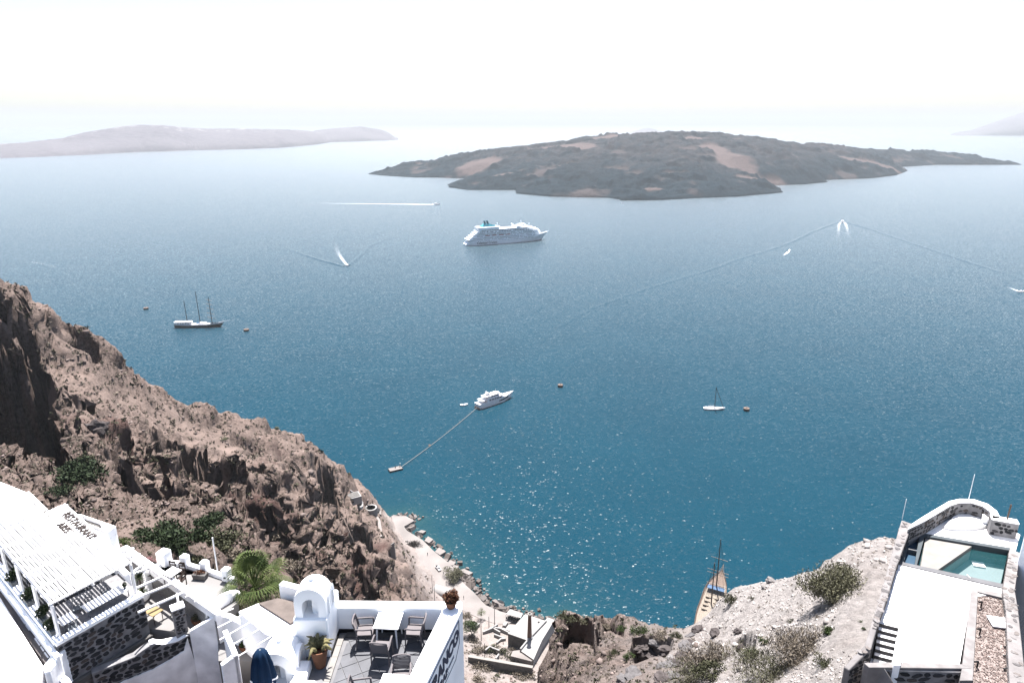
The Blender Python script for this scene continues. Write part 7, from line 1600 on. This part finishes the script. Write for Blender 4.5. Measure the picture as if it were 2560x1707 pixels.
put_bush(2072, 1580, 16, 'single fresh green plant on the open pumice', M_leafb, 420, .28, 30, .7); put_bush(2158, 1575, 8, 'tiny green sprig right of the fresh green plant', M_leafb, 120, .3, 31, .9); put_bush(2150, 1555, 7, 'tiny upper green sprig near the boundary wall', M_leafb, 100, .3, 32, .9)
put_bush(1865, 1460, 14, 'pinkish dry tuft on the lip of the pumice slope', M_dry, 260, .3, 33, 1.3, aspect=.1, up=2); put_bush(1830, 1505, 24, 'grey green tuft on the left lip of the pumice slope', M_olive, 700, .16, 34, .8)
put_bush(2060, 1660, 26, 'olive shrub right of the wide dry bush', M_olive, 700, .16, 35, .7); put_bush(1880, 1500, 10, 'little grey tuft on the white slope', M_olive, 160, .25, 36, .8); put_bush(1975, 1555, 12, 'little olive tuft in the middle of the white slope', M_olive, 200, .25, 37, .8); put_bush(2045, 1545, 10, 'little dry tuft below the big sage bush', M_dry, 160, .25, 38, .8)
for i, (x, y, r, m, lb) in enumerate([(1415, 1545, 34, M_olive, 'scrub crowning the left end of the brown crag'), (1470, 1555, 26, M_sage, 'pale scrub on the brown crag beside its crown'), (1510, 1565, 22, M_dry, 'dry scrub in the middle of the brown crag'), (1560, 1572, 26, M_leafb, 'yellow green succulents on the ridge of the crag'), (1600, 1580, 30, M_leafb, 'bright succulents on the right of the crag ridge'), (1650, 1590, 28, M_dry, 'tan scrub at the right end of the crag ridge'), (1690, 1592, 24, M_olive, 'olive scrub where crag meets pumice'), (1570, 1640, 22, M_leafb, 'prickly green plants in front of the boulder'), (1530, 1630, 18, M_olive, 'olive scrub left of the boulder'), (1420, 1600, 20, M_olive, 'olive tuft on the face of the crag')]):
    put_bush(x, y, r * .72, lb, m, 700, .16, 50 + i, .55)
for i, (x, y, r, m, lb, n) in enumerate([(195, 1200, 56, M_leafg, 'dark green bush patch above the white house', 2600), (215, 1165, 30, M_olive, 'grey green bush patch below the single boulder', 1200), (150, 1235, 26, M_leafg, 'dark green bush behind the house roof', 900), (400, 1345, 52, M_leafg, 'leafy green bush left of the shrub row', 2400), (450, 1360, 66, M_leafg, 'largest green bush above the terrace pillars', 3400), (520, 1325, 50, M_leafg, 'green bush reaching up under the cliff', 2200), (545, 1370, 58, M_olive, 'grey olive bush right of the green row', 2600), (580, 1400, 36, M_dry, 'dry bush beside the white pole', 1500), (480, 1410, 28, M_olive, 'low olive bush behind the second pillar', 1100), (310, 1360, 20, M_palm, 'spiky green plant beside the cube house', 500), (345, 1400, 14, M_palm, 'small fresh green plant beside the beams', 240), (375, 1405, 16, M_pink, 'pink flowering bush by the corner pillar', 420), (430, 1415, 16, M_pink, 'pink flowering bush beyond the parapet', 420), (560, 1100, 14, M_leafb, 'small bright bush on the spur', 240), (720, 1420, 30, M_dry, 'dry bush right of the palm', 1000), (600, 1440, 24, M_olive, 'olive bush behind the palm', 700), (390, 1150, 22, M_olive, 'olive scrub above the dark hollow', 600), (680, 1340, 24, M_dry, 'dry scrub on the middle crag', 600)]):
    put_bush(x, y, r, lb, m, n, .13 if n > 2000 else .18, 80 + i, .75, lumps=12)
for i, (x, y, r, m, lb) in enumerate([(1205, 1670, 26, M_dry, 'tan dry bush below the retaining wall at the left'), (1270, 1675, 24, M_olive, 'olive bush below the retaining wall'), (1310, 1690, 26, M_dry, 'tan bush at the foot of the crag'), (1190, 1700, 22, M_dry, 'low dry bush at the bottom edge beside the bar'), (1240, 1630, 26, M_olive, 'grey scrub between the wall corners on the port slope'), (1290, 1645, 26, M_olive, 'grey scrub above the retaining wall'), (1190, 1600, 22, M_dry, 'reddish dry scrub left of the ruined walls'), (1200, 1625, 22, M_dry, 'dry scrub below the ruined walls'), (1165, 1540, 16, M_dry, 'dry scrub above the small palm')]):
    put_bush(x, y, r, lb, m, 800, .16, 120 + i, .6)
# low scrub and rubble all over the hillside
g = np.random.default_rng(8); SV = []; SF = []; SV2 = []; SF2 = []; RV = []; RF = []; RV2 = []; RF2 = []; nb_ = {0: 0, 1: 0, 2: 0, 3: 0}
OCT = np.array([[1,0,0],[0,1,0],[-1,0,0],[0,-1,0],[0,0,1],[0,0,-1]], float); OF = np.array([[0,1,4],[1,2,4],[2,3,4],[3,0,4],[1,0,5],[2,1,5],[3,2,5],[0,3,5]])
BX = np.array([[-1,-1,-1],[1,-1,-1],[1,1,-1],[-1,1,-1],[-1,-1,1],[1,-1,1],[1,1,1],[-1,1,1]], float); BF = np.array([[0,3,2],[0,2,1],[4,5,6],[4,6,7],[0,1,5],[0,5,4],[1,2,6],[1,6,5],[2,3,7],[2,7,6],[3,0,4],[3,4,7]])
tot = 0
for it in range(30000):
    x, y = g.uniform(-60, 2250), g.uniform(690, 1760)
    h, n = look(x, y)
    if h is None or h.z < 6: continue
    d = (h - Vector((0, 0, CAM_Z))).length
    if abs(n.z) < .35: continue
    az_ok = math.hypot(h.x, h.y)
    if h.y < 45 and h.x > 15 and h.z > 204.5 and (h.x - 18) > (29 - h.y) * .3 + 2.0: continue
    pale_ = x > 1740; u = g.random()
    if pale_:
        if u < .22: continue
        if u < .80:
            s = d / FPX * g.uniform(0.9, 2.8) * (2.6 if g.random() < .05 else 1); v = (BX * (1 + g.normal(size=(8, 3)) * .22)) * s * np.array([1, g.uniform(.6, 1), .6]) ; a = g.random() * 6.28; Rm = np.array([[math.cos(a), -math.sin(a), 0], [math.sin(a), math.cos(a), 0], [0, 0, 1]]); v = v @ Rm.T + np.array(h) + [0, 0, s * .2]
            RV2.append(v); RF2.append(BF + nb_[3]); nb_[3] += 8
        else:
            s = d / FPX * g.uniform(2, 5); v, f = leaf_cloud([(tuple(h + Vector((0, 0, s * .3))), (s, s, s * .7))], 14, s * 1.1, it, .2, .8); SV2.append(v); SF2.append(f + nb_[1]); nb_[1] += len(v)
    else:
        if u > .80 and d > 110 and g.random() < .6: continue
        if u < .80 and d > 45:
            s = d / FPX * g.uniform(1.6, 4.2) * (1.9 if g.random() < .08 else 1); v, f = leaf_cloud([(tuple(h + Vector((0, 0, s * .35))), (s, s, s * .7))], 16, s * 1.0, it, .45, .5)
            if g.random() < .35: SV.append(v); SF.append(f + nb_[0]); nb_[0] += len(v)
            else: SV2.append(v); SF2.append(f + nb_[1]); nb_[1] += len(v)
        else:
            s = d / FPX * g.uniform(1.0, 3.2) * (2.2 if g.random() < .06 else 1); v = (BX * (1 + g.normal(size=(8, 3)) * .25)) * s * np.array([1, g.uniform(.6, 1), .65]); a = g.random() * 6.28; Rm = np.array([[math.cos(a), -math.sin(a), 0], [math.sin(a), math.cos(a), 0], [0, 0, 1]]); v = v @ Rm.T + np.array(h) + [0, 0, s * .15]
            RV.append(v); RF.append(BF + nb_[2]); nb_[2] += 8
M_rub = mat('brown_rubble', (0.21, 0.165, 0.148), 0.95, 0.5, 0.4); M_rub2 = mat('pumice_rubble', (0.42, 0.38, 0.36), 0.95, 0.55, 1.2)
for nm, v, f, m, lb in (('olive_ground_scrub', SV, SF, M_olive, 'low olive scrub scattered over the hillside'), ('dry_ground_scrub', SV2, SF2, M_dry, 'low dry scrub scattered over the hillside'), ('brown_rubble', RV, RF, M_rub, 'brown stones scattered over the hillside'), ('pumice_rubble', RV2, RF2, M_rub2, 'pale pumice stones scattered over the slope')):
    if v: tag(np_mesh(nm, np.concatenate(v), np.concatenate(f), m), lb, 'ground cover', kind='stuff')
# single boulders
def boulder(x, y, rpx, label, m, seed, sx=1.0, sy=.8, sz=.8, name='boulder', rx=0.0):
    h = at(x, y)
    if h is None: return
    d = (h - Vector((0, 0, CAM_Z))).length; r = rpx * d / FPX
    bm = bmesh.new(); bmesh.ops.create_icosphere(bm, subdivisions=3, radius=1.0); me = bpy.data.meshes.new(name)
    P = np.array([v.co[:] for v in bm.verts]); q = P * 1.1 + seed * 3.7; w1, w2, cid = worley(q); P = P * (1 + .75 * fbm(q * 1.3, 4, .6)[:, None] + .5 * (cid - .5)[:, None]) * np.array([sx, sy, sz]) * r
    P[:, 2] = np.clip(P[:, 2], -.3 * r, .75 * r * sz + .2 * P[:, 2])
    for v, c in zip(bm.verts, P): v.co = c
    bm.to_mesh(me); bm.free(); o = link(name, me, m); o.location = h + Vector((0, 0, r * .15)); o.rotation_euler = (rx, 0, seed); tag(o, label, 'boulder'); return o
M_bld = mat('boulder_rock', (0.085, 0.072, 0.07), 0.9, 0.35, 2.0, bump=0.5, bscale=5, dist=0.1)
boulder(238, 1078, 22, 'single pointed dark boulder standing on the scree', M_bld, 1, 1, .8, 1.1)
boulder(1618, 1642, 36, 'large smooth dark boulder resting on the dry-stone rubble', M_bld, 2, 1.1, .7, .6); boulder(1672, 1632, 20, 'flat grey boulder right of the large dark one', M_bld, 3, 1.1, .8, .6); boulder(1676, 1646, 9, 'small round pale stone below the flat boulder', M_stp[0], 4)
for i, (x, y, r) in enumerate([(1700, 1640, 12), (1715, 1622, 16), (1690, 1660, 14), (1665, 1668, 16), (1655, 1700, 18), (1640, 1610, 14), (1605, 1620, 14), (1580, 1690, 18), (1730, 1610, 12), (1680, 1690, 13), (1710, 1680, 12), (1560, 1700, 14)]):
    boulder(x, y, r, ['slab of the tumbled dry-stone wall by the large boulder, %s' % w for w in ('upper right', 'topmost', 'centre right', 'centre', 'bottom centre', 'above the boulder', 'top left of the boulder', 'bottom left', 'rightmost', 'lower right', 'right of centre', 'leftmost')][i], M_stp[2] if i % 2 else M_bld, 10 + i, 1.3, .9, .42, 'wall_slab')
boulder(1790, 1588, 13, 'grey stone in the middle of the pumice slope', M_bld, 30, 1.1, .9, .7); boulder(1845, 1582, 12, 'dark stone right of the grey one on the pumice', M_bld, 31); boulder(1745, 1580, 14, 'dark broken stone at the left lip of the pumice', M_bld, 32); boulder(1845, 1625, 18, 'dark hollowed rock at the middle of the pumice slope', M_bld, 33, 1, .9, .7); boulder(1928, 1456, 12, 'pale block on the lip of the pumice slope', M_stp[0], 34, 1.2, .8, .7)
boulder(1725, 1590, 10, 'sharp grey stone at the corner of crag and pumice', M_stp[2], 35, 1.3, .7, .5)
